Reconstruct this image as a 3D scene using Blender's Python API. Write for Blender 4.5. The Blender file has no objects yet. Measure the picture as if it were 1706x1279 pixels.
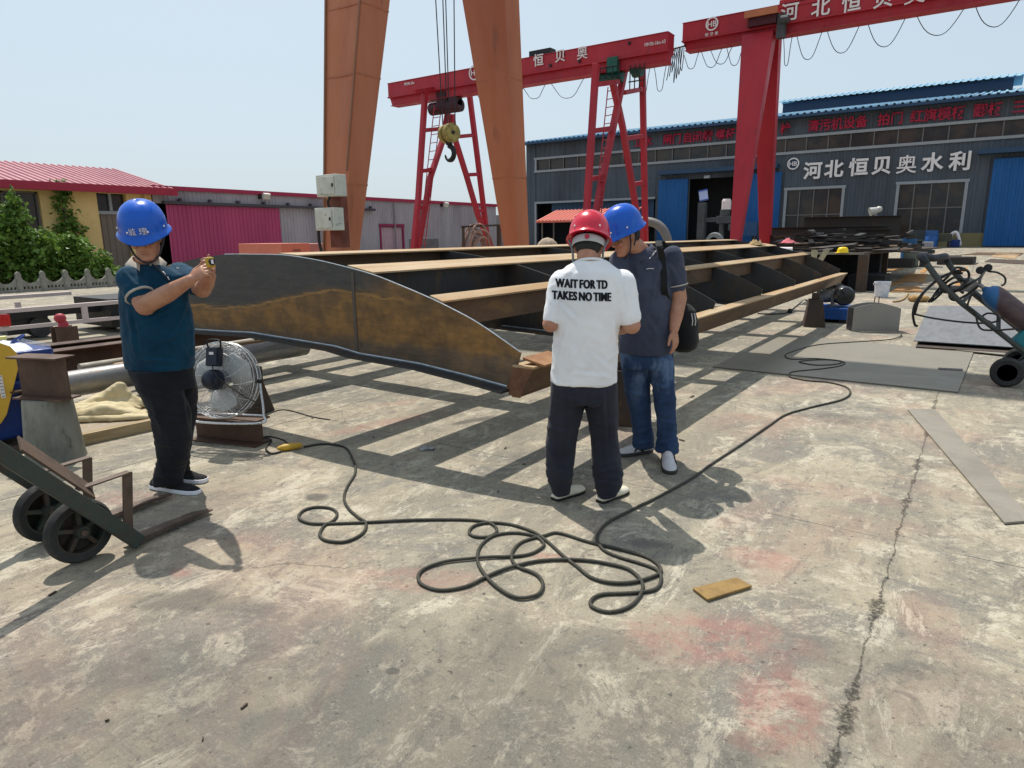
import bpy, bmesh, math, random
from mathutils import Vector, Matrix, noise
from mathutils.bvhtree import BVHTree
random.seed(7)
SC = bpy.context.scene; COL = SC.collection
D = bpy.data
# ------------------------------------------------------------------ camera, sky, sun, exposure
F_PX, PITCH, ROLL, YAW, CAMZ = 1121.27, .215887, .0103659, .603332, 1.55   # focal length in photo pixels (1706 wide)
V3 = lambda *a: Vector(a)
FWD = V3(-math.sin(YAW)*math.cos(PITCH), math.cos(YAW)*math.cos(PITCH), -math.sin(PITCH))
_r0 = V3(math.cos(YAW), math.sin(YAW), 0); _u0 = _r0.cross(FWD)
RGT = _r0*math.cos(ROLL) - _u0*math.sin(ROLL); UPV = _r0*math.sin(ROLL) + _u0*math.cos(ROLL)
HEAD = V3(-math.sin(YAW), math.cos(YAW), 0); EYE = V3(0, 0, CAMZ)
cd = D.cameras.new('camera'); cam = D.objects.new('camera', cd); COL.objects.link(cam); SC.camera = cam
cd.sensor_width = 36; cd.lens = F_PX/1706*36; cd.clip_start = .05; cd.clip_end = 3000
cam.matrix_world = Matrix(((RGT.x, UPV.x, -FWD.x, 0), (RGT.y, UPV.y, -FWD.y, 0), (RGT.z, UPV.z, -FWD.z, CAMZ), (0, 0, 0, 1)))
SUN = V3(-.46, .30, 1).normalized()
sl = D.lights.new('sun', 'SUN'); sl.energy = 4.55; sl.angle = math.radians(.55); sl.color = (1, .945, .86)
so = D.objects.new('sun', sl); COL.objects.link(so); so.rotation_euler = SUN.to_track_quat('Z', 'Y').to_euler(); so.location = (-10, 10, 30)
w = D.worlds.new('World'); SC.world = w; w.use_nodes = True
wn = w.node_tree.nodes; wl = w.node_tree.links
sky = wn.new('ShaderNodeTexSky'); sky.sky_type = 'NISHITA'; sky.sun_disc = False
sky.sun_elevation = math.asin(SUN.z); sky.sun_rotation = math.atan2(SUN.x, SUN.y)
sky.air_density = 1.0; sky.dust_density = 3.2; sky.ozone_density = 1.4; sky.altitude = 50
hz = wn.new('ShaderNodeMix'); hz.data_type = 'RGBA'; hz.inputs[0].default_value = .72; hz.inputs[7].default_value = (5.0, 5.95, 6.6, 1)   # hazy summer sky
wl.new(sky.outputs[0], hz.inputs[6]); wl.new(hz.outputs[2], wn['Background'].inputs[0]); wn['Background'].inputs[1].default_value = .132
SC.view_settings.view_transform = 'Standard'; SC.view_settings.look = 'None'; SC.view_settings.exposure = 0.0; SC.view_settings.gamma = 1
SC.view_settings.use_curve_mapping = False
SC.render.engine = 'CYCLES'
SC.cycles.max_bounces = 6; SC.cycles.diffuse_bounces = 3; SC.cycles.glossy_bounces = 3; SC.cycles.transmission_bounces = 4; SC.cycles.transparent_max_bounces = 6
SC.cycles.caustics_reflective = False; SC.cycles.caustics_refractive = False

# ------------------------------------------------------------------ picture measurements to world points
def gz(y):
    t = min(1, max(0, (y-24)/18)); return .75*t*t*(3-2*t)
def ray(x, y): return FWD + RGT*((x-853)/F_PX) - UPV*((y-639.5)/F_PX)
def P(x, y, ax, v):
    d = ray(x, y); return EYE + d*((v-EYE[ax])/d[ax])
def J(x, y, d):
    r = ray(x, y); return EYE + r*(d/r.dot(HEAD))
def G(x, y, h=0):
    d = ray(x, y); p = EYE + d*((h-CAMZ)/d.z)
    if p.y > 24:
        t = 20.0
        while t < 120:
            p = EYE + d*t
            if p.z <= gz(p.y)+h: break
            t += .05
    return p
# ------------------------------------------------------------------ mesh builder
class MB:
    def __init__(s): s.v = []; s.f = []
    def add(s, vs, fs):
        b = len(s.v); s.v += [tuple(p) for p in vs]; s.f += [tuple(i+b for i in f) for f in fs]
    def box(s, c, sz, rz=0, M=None):
        x, y, z = sz[0]/2, sz[1]/2, sz[2]/2
        vs = [V3(a*x, b*y, d*z) for d in (-1, 1) for b in (-1, 1) for a in (-1, 1)]
        M = M or Matrix.Rotation(rz, 3, 'Z'); c = Vector(c)
        s.add([M@p + c for p in vs], [(0, 2, 3, 1), (4, 5, 7, 6), (0, 1, 5, 4), (2, 6, 7, 3), (0, 4, 6, 2), (1, 3, 7, 5)])
    def box2(s, a, b): s.box([(a[i]+b[i])/2 for i in range(3)], [abs(b[i]-a[i]) for i in range(3)])
    def bar(s, p, q, wd, h, up=(0, 0, 1), w2=None, h2=None):       # rectangular bar p to q, wd across, h along up, may taper
        p = Vector(p); q = Vector(q); d = (q-p).normalized(); up = Vector(up)
        sd = d.cross(up)
        if sd.length < 1e-4: sd = d.cross(V3(0, 1, 0))
        sd.normalize(); u = sd.cross(d); vs = []
        for c, W, H in ((p, wd, h), (q, w2 or wd, h2 or h)):
            vs += [c - sd*W/2 - u*H/2, c + sd*W/2 - u*H/2, c + sd*W/2 + u*H/2, c - sd*W/2 + u*H/2]
        s.add(vs, [(0, 1, 2, 3), (7, 6, 5, 4), (0, 4, 5, 1), (1, 5, 6, 2), (2, 6, 7, 3), (3, 7, 4, 0)])
    def loft(s, rings, n=16, cap=True):                           # rings of (centre, half axis a, half axis b)
        vs = []; fs = []
        for c, a, b in rings:
            for i in range(n):
                t = 2*math.pi*i/n; vs.append(Vector(c) + Vector(a)*math.cos(t) + Vector(b)*math.sin(t))
        for k in range(len(rings)-1):
            for i in range(n): fs.append((k*n+i, k*n+(i+1) % n, (k+1)*n+(i+1) % n, (k+1)*n+i))
        if cap: fs.append(tuple(range(n-1, -1, -1))); fs.append(tuple(range((len(rings)-1)*n, len(rings)*n)))
        s.add(vs, fs)
    def tube(s, pts, r, n=10, cap=True, closed=False):
        pts = [Vector(p) for p in pts]; m = len(pts); rings = []; a = None
        rr = r if isinstance(r, (list, tuple)) else [r]*m
        for i in range(m):
            if closed: t = pts[(i+1) % m]-pts[i-1]
            else: t = pts[min(i+1, m-1)]-pts[max(i-1, 0)]
            t.normalize()
            if a is None: a = t.orthogonal().normalized()
            a = a - t*a.dot(t)
            if a.length < 1e-5: a = t.orthogonal()
            a.normalize(); b = t.cross(a); rings.append((pts[i], a*rr[i], b*rr[i]))
        if closed: rings.append(rings[0])
        s.loft(rings, n, cap and not closed)
    def cyl(s, p, q, r, r2=None, n=16): s.tube([p, q], [r, r if r2 is None else r2], n)
    def ball(s, c, r, n=12, M=None):
        rx, ry, rz = r if isinstance(r, (list, tuple)) else (r, r, r); M = M or Matrix.Identity(3); c = Vector(c)
        vs = [c + M@V3(0, 0, -rz)]; h = n//2
        for k in range(1, h):
            a = -math.pi/2 + math.pi*k/h
            for i in range(n):
                t = 2*math.pi*i/n; vs.append(c + M@V3(rx*math.cos(a)*math.cos(t), ry*math.cos(a)*math.sin(t), rz*math.sin(a)))
        vs.append(c + M@V3(0, 0, rz)); fs = []
        for i in range(n): fs.append((0, 1+(i+1) % n, 1+i)); fs.append((len(vs)-1, 1+(h-2)*n+i, 1+(h-2)*n+(i+1) % n))
        for k in range(h-2):
            for i in range(n): fs.append((1+k*n+i, 1+k*n+(i+1) % n, 1+(k+1)*n+(i+1) % n, 1+(k+1)*n+i))
        s.add(vs, fs)
    def prism(s, poly, d):                                        # polygon (world points) pushed along d
        n = len(poly); d = Vector(d); vs = [Vector(p) for p in poly]; vs += [p+d for p in vs]
        s.add(vs, [tuple(range(n-1, -1, -1)), tuple(range(n, 2*n))] + [(i, (i+1) % n, n+(i+1) % n, n+i) for i in range(n)])
    def lathe(s, c, prof, axis=(0, 0, 1), n=20):                  # profile of (radius, height) about axis
        ax = Vector(axis).normalized(); a = ax.orthogonal().normalized(); b = ax.cross(a)
        s.loft([(Vector(c)+ax*h, a*max(r, 1e-4), b*max(r, 1e-4)) for r, h in prof], n)
    def build(s, name, m, parent=None, loc=None, smooth=False, bev=0, angle=None):
        me = D.meshes.new(name); org = Vector(loc) if loc is not None else V3(0, 0, 0)
        base = ORG.get(parent, V3(0, 0, 0)) if parent else org
        me.from_pydata([Vector(p)-base for p in s.v], [], s.f); me.update()
        bm = bmesh.new(); bm.from_mesh(me); bmesh.ops.recalc_face_normals(bm, faces=bm.faces); bm.to_mesh(me); bm.free()
        o = D.objects.new(name, me); COL.objects.link(o)
        if m: me.materials.append(m)
        if parent: o.parent = parent; ORG[o] = base
        else: o.location = org; ORG[o] = org
        if smooth:
            me.polygons.foreach_set('use_smooth', [True]*len(me.polygons))
            if angle is not None: me.set_sharp_from_angle(angle=math.radians(angle))
        if bev:
            md = o.modifiers.new('bevel', 'BEVEL'); md.width = bev; md.segments = 2; md.limit_method = 'ANGLE'; md.angle_limit = .6
        return o
ORG = {}
def tag(o, label=None, cat=None, group=None, kind=None):
    if label: o['label'] = label
    if cat: o['category'] = cat
    if group: o['group'] = group
    if kind or cat: o['kind'] = kind or 'thing'
    return o
def thing(name, loc, label, cat, group=None):
    o = D.objects.new(name, None); COL.objects.link(o); o.location = loc; o.empty_display_size = .2
    ORG[o] = Vector(loc); return tag(o, label, cat, group)
def copy_tree(o, parent=None, loc=None, rz=None):
    c = o.copy(); COL.objects.link(c)
    if parent: c.parent = parent
    if loc is not None: c.location = loc
    if rz is not None: c.rotation_euler = (0, 0, rz)
    for ch in [x for x in D.objects if x.parent == o]: copy_tree(ch, c)
    return c
def spline(pts, k=8, closed=False):                               # Catmull-Rom
    pts = [Vector(p) for p in pts]; n = len(pts); out = []
    for i in range(n if closed else n-1):
        p = [pts[(i+j) % n] if closed else pts[min(max(i+j, 0), n-1)] for j in (-1, 0, 1, 2)]
        for q in range(k):
            t = q/k
            out.append(.5*((2*p[1]) + (p[2]-p[0])*t + (2*p[0]-5*p[1]+4*p[2]-p[3])*t*t + (3*p[1]-p[0]-3*p[2]+p[3])*t**3))
    if not closed: out.append(pts[-1])
    return out
# ------------------------------------------------------------------ materials
def lin(c):
    f = lambda v: v/12.92 if v <= .04045 else ((v+.055)/1.055)**2.4
    return tuple(f(x/255) for x in c)
class NT:
    def __init__(s, name):
        s.m = D.materials.new(name); s.m.use_nodes = True; s.t = s.m.node_tree; s.b = s.t.nodes['Principled BSDF']
        s.co = None
    def n(s, ty, **kw):
        o = s.t.nodes.new('ShaderNode'+ty)
        for k, v in kw.items(): setattr(o, k, v)
        return o
    def l(s, a, b): s.t.links.new(a, b)
    def val(s, sock, v):
        if hasattr(v, 'is_output') or isinstance(v, bpy.types.NodeSocket): s.l(v, sock)
        else: sock.default_value = v
    def coords(s, kind='Object', scale=(1, 1, 1)):
        if s.co is None: s.co = s.n('TexCoord')
        mp = s.n('Mapping'); s.l(s.co.outputs[kind], mp.inputs[0]); mp.inputs['Scale'].default_value = scale; return mp.outputs[0]
    def pos(s): return s.n('NewGeometry').outputs['Position']
    def noise(s, vec, scale, detail=4, rough=.6, dist=0):
        o = s.n('TexNoise'); s.l(vec, o.inputs['Vector']); o.inputs['Scale'].default_value = scale; o.inputs['Detail'].default_value = detail
        o.inputs['Roughness'].default_value = rough; o.inputs['Distortion'].default_value = dist; return o.outputs['Fac']
    def ramp(s, fac, a, b, lo=0., hi=1.):
        o = s.n('MapRange'); o.interpolation_type = 'SMOOTHSTEP'; s.l(fac, o.inputs[0]); o.inputs[1].default_value = a; o.inputs[2].default_value = b
        o.inputs[3].default_value = lo; o.inputs[4].default_value = hi; return o.outputs[0]
    def mix(s, fac, a, b, mode='MIX'):
        o = s.n('Mix', data_type='RGBA', blend_type=mode); s.val(o.inputs[0], fac)
        for sk, v in ((o.inputs[6], a), (o.inputs[7], b)): s.val(sk, v if not isinstance(v, tuple) else (*v[:3], 1))
        return o.outputs[2]
    def math(s, op, a, b=0.):
        o = s.n('Math', operation=op); s.val(o.inputs[0], a); s.val(o.inputs[1], b); return o.outputs[0]
    def bump(s, h, strength=.3, dist=.01):
        o = s.n('Bump'); o.inputs['Strength'].default_value = strength; o.inputs['Distance'].default_value = dist; s.l(h, o.inputs['Height'])
        s.l(o.outputs[0], s.b.inputs['Normal'])
    def done(s, col, rough=.6, metal=0., spec=None):
        s.val(s.b.inputs['Base Color'], col if not isinstance(col, tuple) else (*col[:3], 1)); s.val(s.b.inputs['Roughness'], rough); s.val(s.b.inputs['Metallic'], metal)
        if spec is not None: s.b.inputs['Specular IOR Level'].default_value = spec
        return s.m
def paint(name, c, c2=None, rough=.55, scale=3, amt=.35, dirt=None, metal=0, bump=0, streak=1, spec=.4):
    """painted or plain surface: base colour, slow variation, dirt patches and streaks"""
    t = NT(name); v = t.coords(scale=(1, 1, 1/streak))
    c2 = c2 or tuple(x*.7 for x in c)
    col = t.mix(t.ramp(t.noise(v, scale, 6, .65), .35, .75), c, tuple(a*(1-amt)+b*amt for a, b in zip(c, c2)))
    if dirt: col = t.mix(t.ramp(t.noise(v, scale*4.3, 8, .7), .56, .72, 0, .8), col, dirt)
    rg = t.ramp(t.noise(v, scale*6, 3), .3, .7, max(rough-.1, .05), min(rough+.12, 1))
    if bump: t.bump(t.noise(v, scale*14, 4, .7), bump, .004)
    return t.done(col, rg, metal, spec)
def fabric(name, c, c2, scale=9, bump=.25, weave=600):
    t = NT(name); v = t.coords()
    col = t.mix(t.ramp(t.noise(v, scale, 5, .6), .3, .75), c, c2)
    h = t.math('ADD', t.noise(v, weave, 2), t.math('MULTIPLY', t.noise(v, 26, 4), 1.6))
    t.bump(h, bump, .003)
    t.b.inputs['Sheen Weight'].default_value = .08
    return t.done(col, .88, 0, .2)
def rusty(name, a, b, c=None, scale=2.2, stretch=(1, 1, 1), rough=.72, metal=.15, th=(.42, .62), fine=.5):
    """bare steel: mill scale a, rust b, bright rust specks c"""
    t = NT(name); v = t.coords(scale=stretch)
    n1 = t.noise(v, scale, 9, .68, .4)
    col = t.mix(t.ramp(n1, *th), a, b)
    if c: col = t.mix(t.ramp(t.noise(v, scale*5, 8, .75, .6), .54, .70, 0, .85), col, c)
    col = t.mix(fine, col, t.mix(t.ramp(t.noise(v, scale*40, 3, .7), .3, .75), (.35, .35, .35), (.78, .74, .7)), 'MULTIPLY') if fine else col
    t.bump(t.noise(v, scale*30, 6, .7), .25, .003)
    return t.done(col, t.ramp(n1, .3, .7, rough-.18, rough+.12), metal)
# ------------------------------------------------------------------ ground
def ground_material():
    t = NT('weathered_concrete'); p = t.pos()
    mp = t.n('Mapping'); t.l(p, mp.inputs[0]); v = mp.outputs[0]
    mp2 = t.n('Mapping'); t.l(p, mp2.inputs[0]); mp2.inputs['Scale'].default_value = (1, .42, 1); mp2.inputs['Rotation'].default_value = (0, 0, .35); vs = mp2.outputs[0]
    sep = t.n('SeparateXYZ'); t.l(p, sep.inputs[0]); X, Y = sep.outputs[0], sep.outputs[1]
    big = t.noise(v, .42, 5, .62, .5); mid = t.noise(vs, 2.1, 9, .7, .9); fine = t.noise(v, 19, 8, .74); grit = t.noise(v, 130, 4, .7)
    med = t.noise(vs, 6.5, 12, .86, .8); med2 = t.noise(v, 4.2, 12, .86, .5)
    base = t.mix(t.ramp(big, .36, .64), (.315, .280, .208), (.405, .350, .252))
    base = t.mix(t.ramp(mid, .40, .60, 0, .8), base, (.240, .216, .168))
    base = t.mix(t.ramp(t.noise(v, .8, 14, .80, .9), .49, .57, 0, .8), base, (.185, .178, .155))          # dull grey worn areas
    base = t.mix(t.ramp(t.noise(v, 1.9, 14, .84, .6), .53, .58, 0, .7), base, (.52, .465, .355))            # pale scuffed cement
    base = t.mix(t.ramp(med, .53, .575, 0, .65), base, (.155, .140, .118))
    base = t.mix(t.ramp(t.noise(vs, 3.1, 14, .86, .5), .545, .585, 0, .8), base, (.55, .50, .39))
    base = t.mix(t.ramp(med2, .56, .60, 0, .7), base, (.53, .475, .365))
    base = t.mix(t.ramp(fine, .57, .66, 0, .6), base, (.52, .465, .365))
    base = t.mix(t.ramp(fine, .34, .45, .75, 0), base, (.105, .098, .085))
    g2 = t.noise(v, 75, 8, .9); g3 = t.noise(v, 190, 4, .85)
    base = t.mix(t.ramp(g2, .55, .62, 0, .6), base, (.62, .56, .47)); base = t.mix(t.ramp(g2, .38, .46, .65, 0), base, (.09, .084, .072))
    base = t.mix(t.ramp(g3, .36, .48, .5, 0), base, (.10, .094, .082)); base = t.mix(t.ramp(g3, .54, .66, 0, .4), base, (.58, .53, .45))
    base = t.mix(t.ramp(t.noise(v, 27, 3, .6), .665, .70, 0, .8), base, (.065, .06, .053)); base = t.mix(t.ramp(t.noise(v, 17, 5, .7), .70, .73, 0, .8), base, (.62, .58, .50))
    base = t.mix(t.math('MULTIPLY', t.ramp(t.noise(v, .55, 6, .7, .6), .50, .64, 0, .30), t.ramp(X, -5, -1, .2, 1)), base, (.37, .20, .155))      # faint pink tint of old primer
    BLN = t.math('SUBTRACT', t.noise(v, 4.5, 11, .84), .5)
    def blob(cx, cy, rx, ry, rot=0, wob=.45, lo=.55, hi=1.15):
        m = t.n('Mapping'); m.vector_type = 'TEXTURE'; t.l(p, m.inputs[0]); m.inputs['Location'].default_value = (cx, cy, 0)
        m.inputs['Rotation'].default_value = (0, 0, rot); m.inputs['Scale'].default_value = (rx, ry, 1000)
        ln = t.n('VectorMath', operation='LENGTH'); t.l(m.outputs[0], ln.inputs[0])
        d = t.math('ADD', ln.outputs['Value'], t.math('MULTIPLY', BLN, wob*4))
        return t.ramp(d, lo, hi, 1, 0)
    # rubbed red primer on the slab
    red = None
    for (x, y, rx, ry, ro, k) in [(1190, 1060, .30, .20, .6, .8), (1110, 1065, .2, .16, .3, .6), (1300, 1175, .17, .26, .2, .9), (1290, 1080, .2, .1, .6, .5), (700, 965, .38, .13, .5, .5), (930, 930, .16, .05, .3, .8),
                                  (1265, 930, .2, .14, .2, .6), (1375, 815, .5, .16, 0, .35), (300, 955, .08, .05, 0, .7), (430, 905, .25, .1, .4, .3), (220, 830, .3, .12, .5, .6), (640, 705, .7, .12, 1.3, .55),
                                  (660, 672, .3, .08, 1.2, .5), (1550, 1040, .14, .3, .1, .3), (1350, 700, .5, .2, .3, .3), (1260, 1240, .1, .06, 0, .6), (980, 875, .14, .1, 0, .35), (1600, 725, .4, .2, .2, .3)]:
        g = G(x, y); b = t.math('MULTIPLY', blob(g.x, g.y, rx, ry, ro), k)
        red = b if red is None else t.math('MAXIMUM', red, b)
    red = t.math('MULTIPLY', red, t.ramp(t.noise(v, 7, 12, .86, .5), .42, .54, .12, 1))
    base = t.mix(t.math('MULTIPLY', red, .56), base, (.36, .135, .115))
    # oil and dark stains
    dk = None
    for (x, y, rx, ry, ro, k, wb) in [(527, 828, .085, .07, 0, .75, .12), (655, 1118, .035, .025, .4, .9, .3), (1395, 697, .28, .2, .3, .5, .5), (790, 700, .25, .07, 1.2, .75, .5), (840, 1075, .2, .3, .8, .42, .7), (1060, 868, .0, .0, 0, 0, 0),
                                      (1560, 1130, .18, .1, 0, .35, .7), (300, 1000, .28, .1, .6, .5, .6), (400, 1010, .2, .1, .3, .4, .6), (505, 560, .8, .35, 1.0, .25, .5), (880, 1190, .3, .15, .4, .45, .6), (690, 1250, .3, .1, 0, .35, .6),
                                      (480, 650, .9, .15, .95, .3, .5), (1080, 905, .14, .07, .2, .5, .3), (960, 1085, .3, .2, .5, .4, .6), (420, 1200, 1.1, .55, .5, .42, .9), (800, 1180, .9, .5, .3, .42, .9), (1500, 1180, .5, .5, .3, .25, .9), (1150, 1260, .6, .2, .3, .35, .9), (620, 1060, .7, .2, .4, .25, .9), (150, 1160, .5, .25, .3, .3, .6), (1380, 1090, .2, .15, 0, .3, .7)]:
        if k == 0: continue
        g = G(x, y); b = t.math('MULTIPLY', blob(g.x, g.y, rx, ry, ro, wb), k); dk = b if dk is None else t.math('MAXIMUM', dk, b)
    base = t.mix(dk, base, (.085, .08, .072))
    # expansion joint along the slab (broken edge) and fine saw cuts
    a = G(1562, 660); b_ = G(1389, 1267); sl_ = (a.x-b_.x)/(a.y-b_.y)
    xl = t.math('SUBTRACT', t.math('SUBTRACT', X, b_.x), t.math('MULTIPLY', t.math('SUBTRACT', Y, b_.y), sl_))
    wobble = t.math('MULTIPLY', t.math('SUBTRACT', t.noise(v, 7, 10, .85), .5), .085)
    dist = t.math('ABSOLUTE', t.math('ADD', xl, wobble))
    wid = t.ramp(t.noise(v, 3.1, 5, .8), .47, .70, .003, .042)
    crack = t.ramp(t.math('DIVIDE', dist, wid), .4, 1.25, 1, 0)
    crack = t.math('MULTIPLY', crack, t.ramp(t.noise(v, 55, 6, .85), .40, .56, 1, .12))
    ja = G(1191, 836); jb = G(1683, 941); sj = (jb.y-ja.y)/(jb.x-ja.x)
    def joint(y0, k=.55, wd=.0035):
        yl = t.math('SUBTRACT', t.math('SUBTRACT', Y, y0), t.math('MULTIPLY', t.math('SUBTRACT', X, ja.x), sj))
        dd = t.math('ABSOLUTE', t.math('ADD', yl, t.math('MULTIPLY', t.math('SUBTRACT', t.noise(v, 9, 4), .5), .012)))
        return t.math('MULTIPLY', t.math('MULTIPLY', t.ramp(dd, wd*.6, wd*1.6, 1, 0), k), t.ramp(t.noise(v, 2.2, 3), .38, .52, .25, 1))
    jn = joint(ja.y, .9)
    for yy in (ja.y-3.3, ja.y+4.1, ja.y+8.3, ja.y+12.4, ja.y+16.5, ja.y+20.6, ja.y-6.6): jn = t.math('MAXIMUM', jn, joint(yy, .7, .006))
    for xx in (-4.9, -9.4, -13.9, -18.4, 4.6, 9.1):
        dd = t.math('ABSOLUTE', t.math('SUBTRACT', xl, xx-b_.x+.1)); jn = t.math('MAXIMUM', jn, t.ramp(dd, .005, .012, .7, 0))
    vo = t.n('TexVoronoi', feature='DISTANCE_TO_EDGE'); dv = t.n('VectorMath', operation='ADD'); t.l(v, dv.inputs[0])
    nz = t.n('TexNoise'); t.l(v, nz.inputs['Vector']); nz.inputs['Scale'].default_value = 2.6; nz.inputs['Detail'].default_value = 6
    sc_ = t.n('VectorMath', operation='SCALE'); t.l(nz.outputs['Color'], sc_.inputs[0]); sc_.inputs['Scale'].default_value = .55; t.l(sc_.outputs[0], dv.inputs[1])
    t.l(dv.outputs[0], vo.inputs['Vector']); vo.inputs['Scale'].default_value = .75
    hair = t.math('MULTIPLY', t.ramp(vo.outputs['Distance'], .002, .007, 1, 0), t.ramp(t.noise(v, .9, 4), .55, .64, 0, .5))
    base = t.mix(hair, base, (.085, .08, .07)); base = t.mix(jn, base, (.075, .07, .062)); base = t.mix(crack, base, (.06, .053, .044))
    h = t.math('ADD', t.math('MULTIPLY', fine, .6), t.math('MULTIPLY', grit, .35)); h = t.math('SUBTRACT', h, t.math('MULTIPLY', crack, 1.6)); h = t.math('SUBTRACT', h, hair)
    h = t.math('ADD', h, t.math('ADD', t.math('MULTIPLY', med2, .8), t.math('MULTIPLY', g2, .6))); t.bump(h, .7, .007)
    return t.done(base, t.ramp(mid, .3, .7, .75, .92), 0, .25)
m = MB()
ys = [-60, -20, 0, 10, 20, 24] + [24+i*1.5 for i in range(1, 12)] + [42, 60, 120, 400, 900]; xs = [-900, -200, -60, -25, 0, 25, 60, 200, 900]
for y in ys:
    for x in xs: m.v.append((x, y, gz(y)))
n_ = len(xs)
for j in range(len(ys)-1):
    for i in range(n_-1): m.f.append((j*n_+i, j*n_+i+1, (j+1)*n_+i+1, (j+1)*n_+i))
g = m.build('ground', ground_material(), smooth=True); tag(g, 'wide stained concrete yard with cracks and rubbed red primer', kind='structure')
# ------------------------------------------------------------------ shared building helpers
def corr(mb, o, u, up, L, H, nrm, period=.25, dep=.03):
    """ribbed sheet from o, length L along u, height H along up, ribs stand out along nrm"""
    o, u, up, nrm = map(Vector, (o, u, up, nrm)); n = max(1, int(round(L/period))); pr = L/n; pts = []
    for i in range(n):
        for f, d in ((0, 0), (.55, 0), (.65, 1), (.9, 1)): pts.append((i*pr+f*pr, d*dep))
    pts.append((L, 0))
    vs = [o+u*a+nrm*d for a, d in pts] + [o+u*a+nrm*d+up*H for a, d in pts]; k = len(pts)
    mb.add(vs, [(i, i+1, k+i+1, k+i) for i in range(k-1)])
def wall_cells(u0, u1, z0, z1, holes):
    us = sorted({u0, u1, *[min(max(h[i], u0), u1) for h in holes for i in (0, 1)]}); zs = sorted({z0, z1, *[min(max(h[i], z0), z1) for h in holes for i in (2, 3)]})
    for i in range(len(us)-1):
        for j in range(len(zs)-1):
            cu, cz = (us[i]+us[i+1])/2, (zs[j]+zs[j+1])/2
            if not any(h[0] < cu < h[1] and h[2] < cz < h[3] for h in holes): yield us[i], us[i+1], zs[j], zs[j+1]
def text_mesh(body, size, depth, bold=0., sc=1., sw=1.):
    c = D.curves.new('letters', 'FONT'); c.body = body; c.size = size; c.extrude = depth/2; c.offset = bold*size; c.align_x = 'CENTER'; c.align_y = 'CENTER'; c.resolution_u = 3; c.space_character = sc; c.space_word = sw
    o = D.objects.new('letters', c); COL.objects.link(o); me = D.meshes.new_from_object(o.evaluated_get(bpy.context.evaluated_depsgraph_get()))
    D.objects.remove(o); D.curves.remove(c); return me
def letters(mb, body, c, size, right, up, depth=.03, bold=.0, sx=1., sc=1., sw=1.):
    """raised writing centred at c, read along right"""
    right, up = Vector(right).normalized(), Vector(up).normalized(); nr = right.cross(up); me = text_mesh(body, size, depth, bold, sc, sw)
    xs = [v.co.x for v in me.vertices]; yy = [v.co.y for v in me.vertices]; cx, cy = (min(xs)+max(xs))/2, (min(yy)+max(yy))/2
    mb.add([Vector(c)+right*((v.co.x-cx)*sx)+up*(v.co.y-cy)+nr*v.co.z for v in me.vertices], [tuple(p.vertices) for p in me.polygons]); D.meshes.remove(me)
def ring_disc(mb, c, r0, r1, right, up, depth=.03, n=28):
    right, up = Vector(right), Vector(up); nr = right.cross(up)
    for i in range(n):
        a, b = 2*math.pi*i/n, 2*math.pi*(i+1)/n
        q = [Vector(c)+(right*math.cos(t)+up*math.sin(t))*r for t, r in ((a, r0), (a, r1), (b, r1), (b, r0))]; mb.prism(q, nr*depth)
M_GLASS = NT('dark_window_glass'); _v = M_GLASS.coords()
M_GLASS = M_GLASS.done(M_GLASS.mix(M_GLASS.ramp(M_GLASS.noise(_v, .9, 4), .4, .6), (.012, .014, .016), (.045, .032, .022)), .22, 0, .5)
M_FRAME = paint('window_frame_grey', lin((150, 155, 160)), rough=.5)
M_SHEET = paint('grey_wall_sheet', lin((78, 87, 97)), lin((60, 66, 73)), .6, .55, 1., streak=6, dirt=lin((74, 76, 80)))
M_BLUE = paint('blue_door_sheet', lin((6, 88, 152)), lin((5, 70, 124)), .5, .8, .6, streak=4)
M_BLUEROOF = paint('blue_roof_sheet', lin((110, 160, 190)), lin((150, 180, 195)), .45, .6, .8, streak=1)
M_DARKBLUE = paint('dark_blue_flashing', lin((40, 68, 98)), rough=.5)
M_WHITE = paint('white_letter_board', lin((232, 226, 226)), rough=.5, scale=6, amt=.25)
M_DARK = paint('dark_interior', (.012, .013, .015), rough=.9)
M_REDLET = paint('faded_red_letters', lin((176, 30, 62)), lin((130, 44, 66)), .7, 2, .9)
M_CONC = paint('plain_concrete', (.33, .31, .27), (.22, .21, .19), .9, 5, .7, dirt=(.13, .12, .11), bump=.4)
M_BLACK = paint('black_rubber_plastic', (.012, .012, .013), rough=.55)
# ------------------------------------------------------------------ warehouse
YW = 44.4; GW = .75
def pw(x, y): return P(x, y, 1, YW)
wl_, wr_ = pw(877, 300).x, 12.0
eave = (pw(1000, 223.5).z + pw(1500, 171.6).z)/2
wh = thing('warehouse', (wl_, YW, GW), 'long grey steel workshop with blue roof, white lettering and blue sliding doors', 'workshop')
rect = lambda x0, y0, x1, y1: (pw(x0, (y0+y1)/2).x, pw(x1, (y0+y1)/2).x, pw((x0+x1)/2, y1).z, pw((x0+x1)/2, y0).z)
rib_z1 = (pw(893, 266).z+pw(1500, 211).z)/2; rib_z0 = (pw(893, 287).z+pw(1500, 240).z)/2
ribbon = (pw(893, 276).x, wr_, rib_z0, rib_z1)
left_open = (pw(893, 360).x, pw(1092, 340).x, GW, pw(960, 335).z)
mid_open = (pw(1148, 340).x, pw(1240, 340).x, GW, pw(1190, 296).z)
w1 = rect(1307, 313, 1402, 398); w2 = rect(1492, 303, 1605, 398)
big_open = (pw(1662, 330).x, 10.2, GW, pw(1690, 262).z)
mb = MB(); BK = lambda u0, u1, z0, z1: corr(mb, (u0, YW, z0), (1, 0, 0), (0, 0, 1), u1-u0, z1-z0, (0, -1, 0), .42, .035)
for c in wall_cells(wl_, wr_, GW, eave, [ribbon, left_open, mid_open, w1, w2, big_open]): BK(*c)
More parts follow.
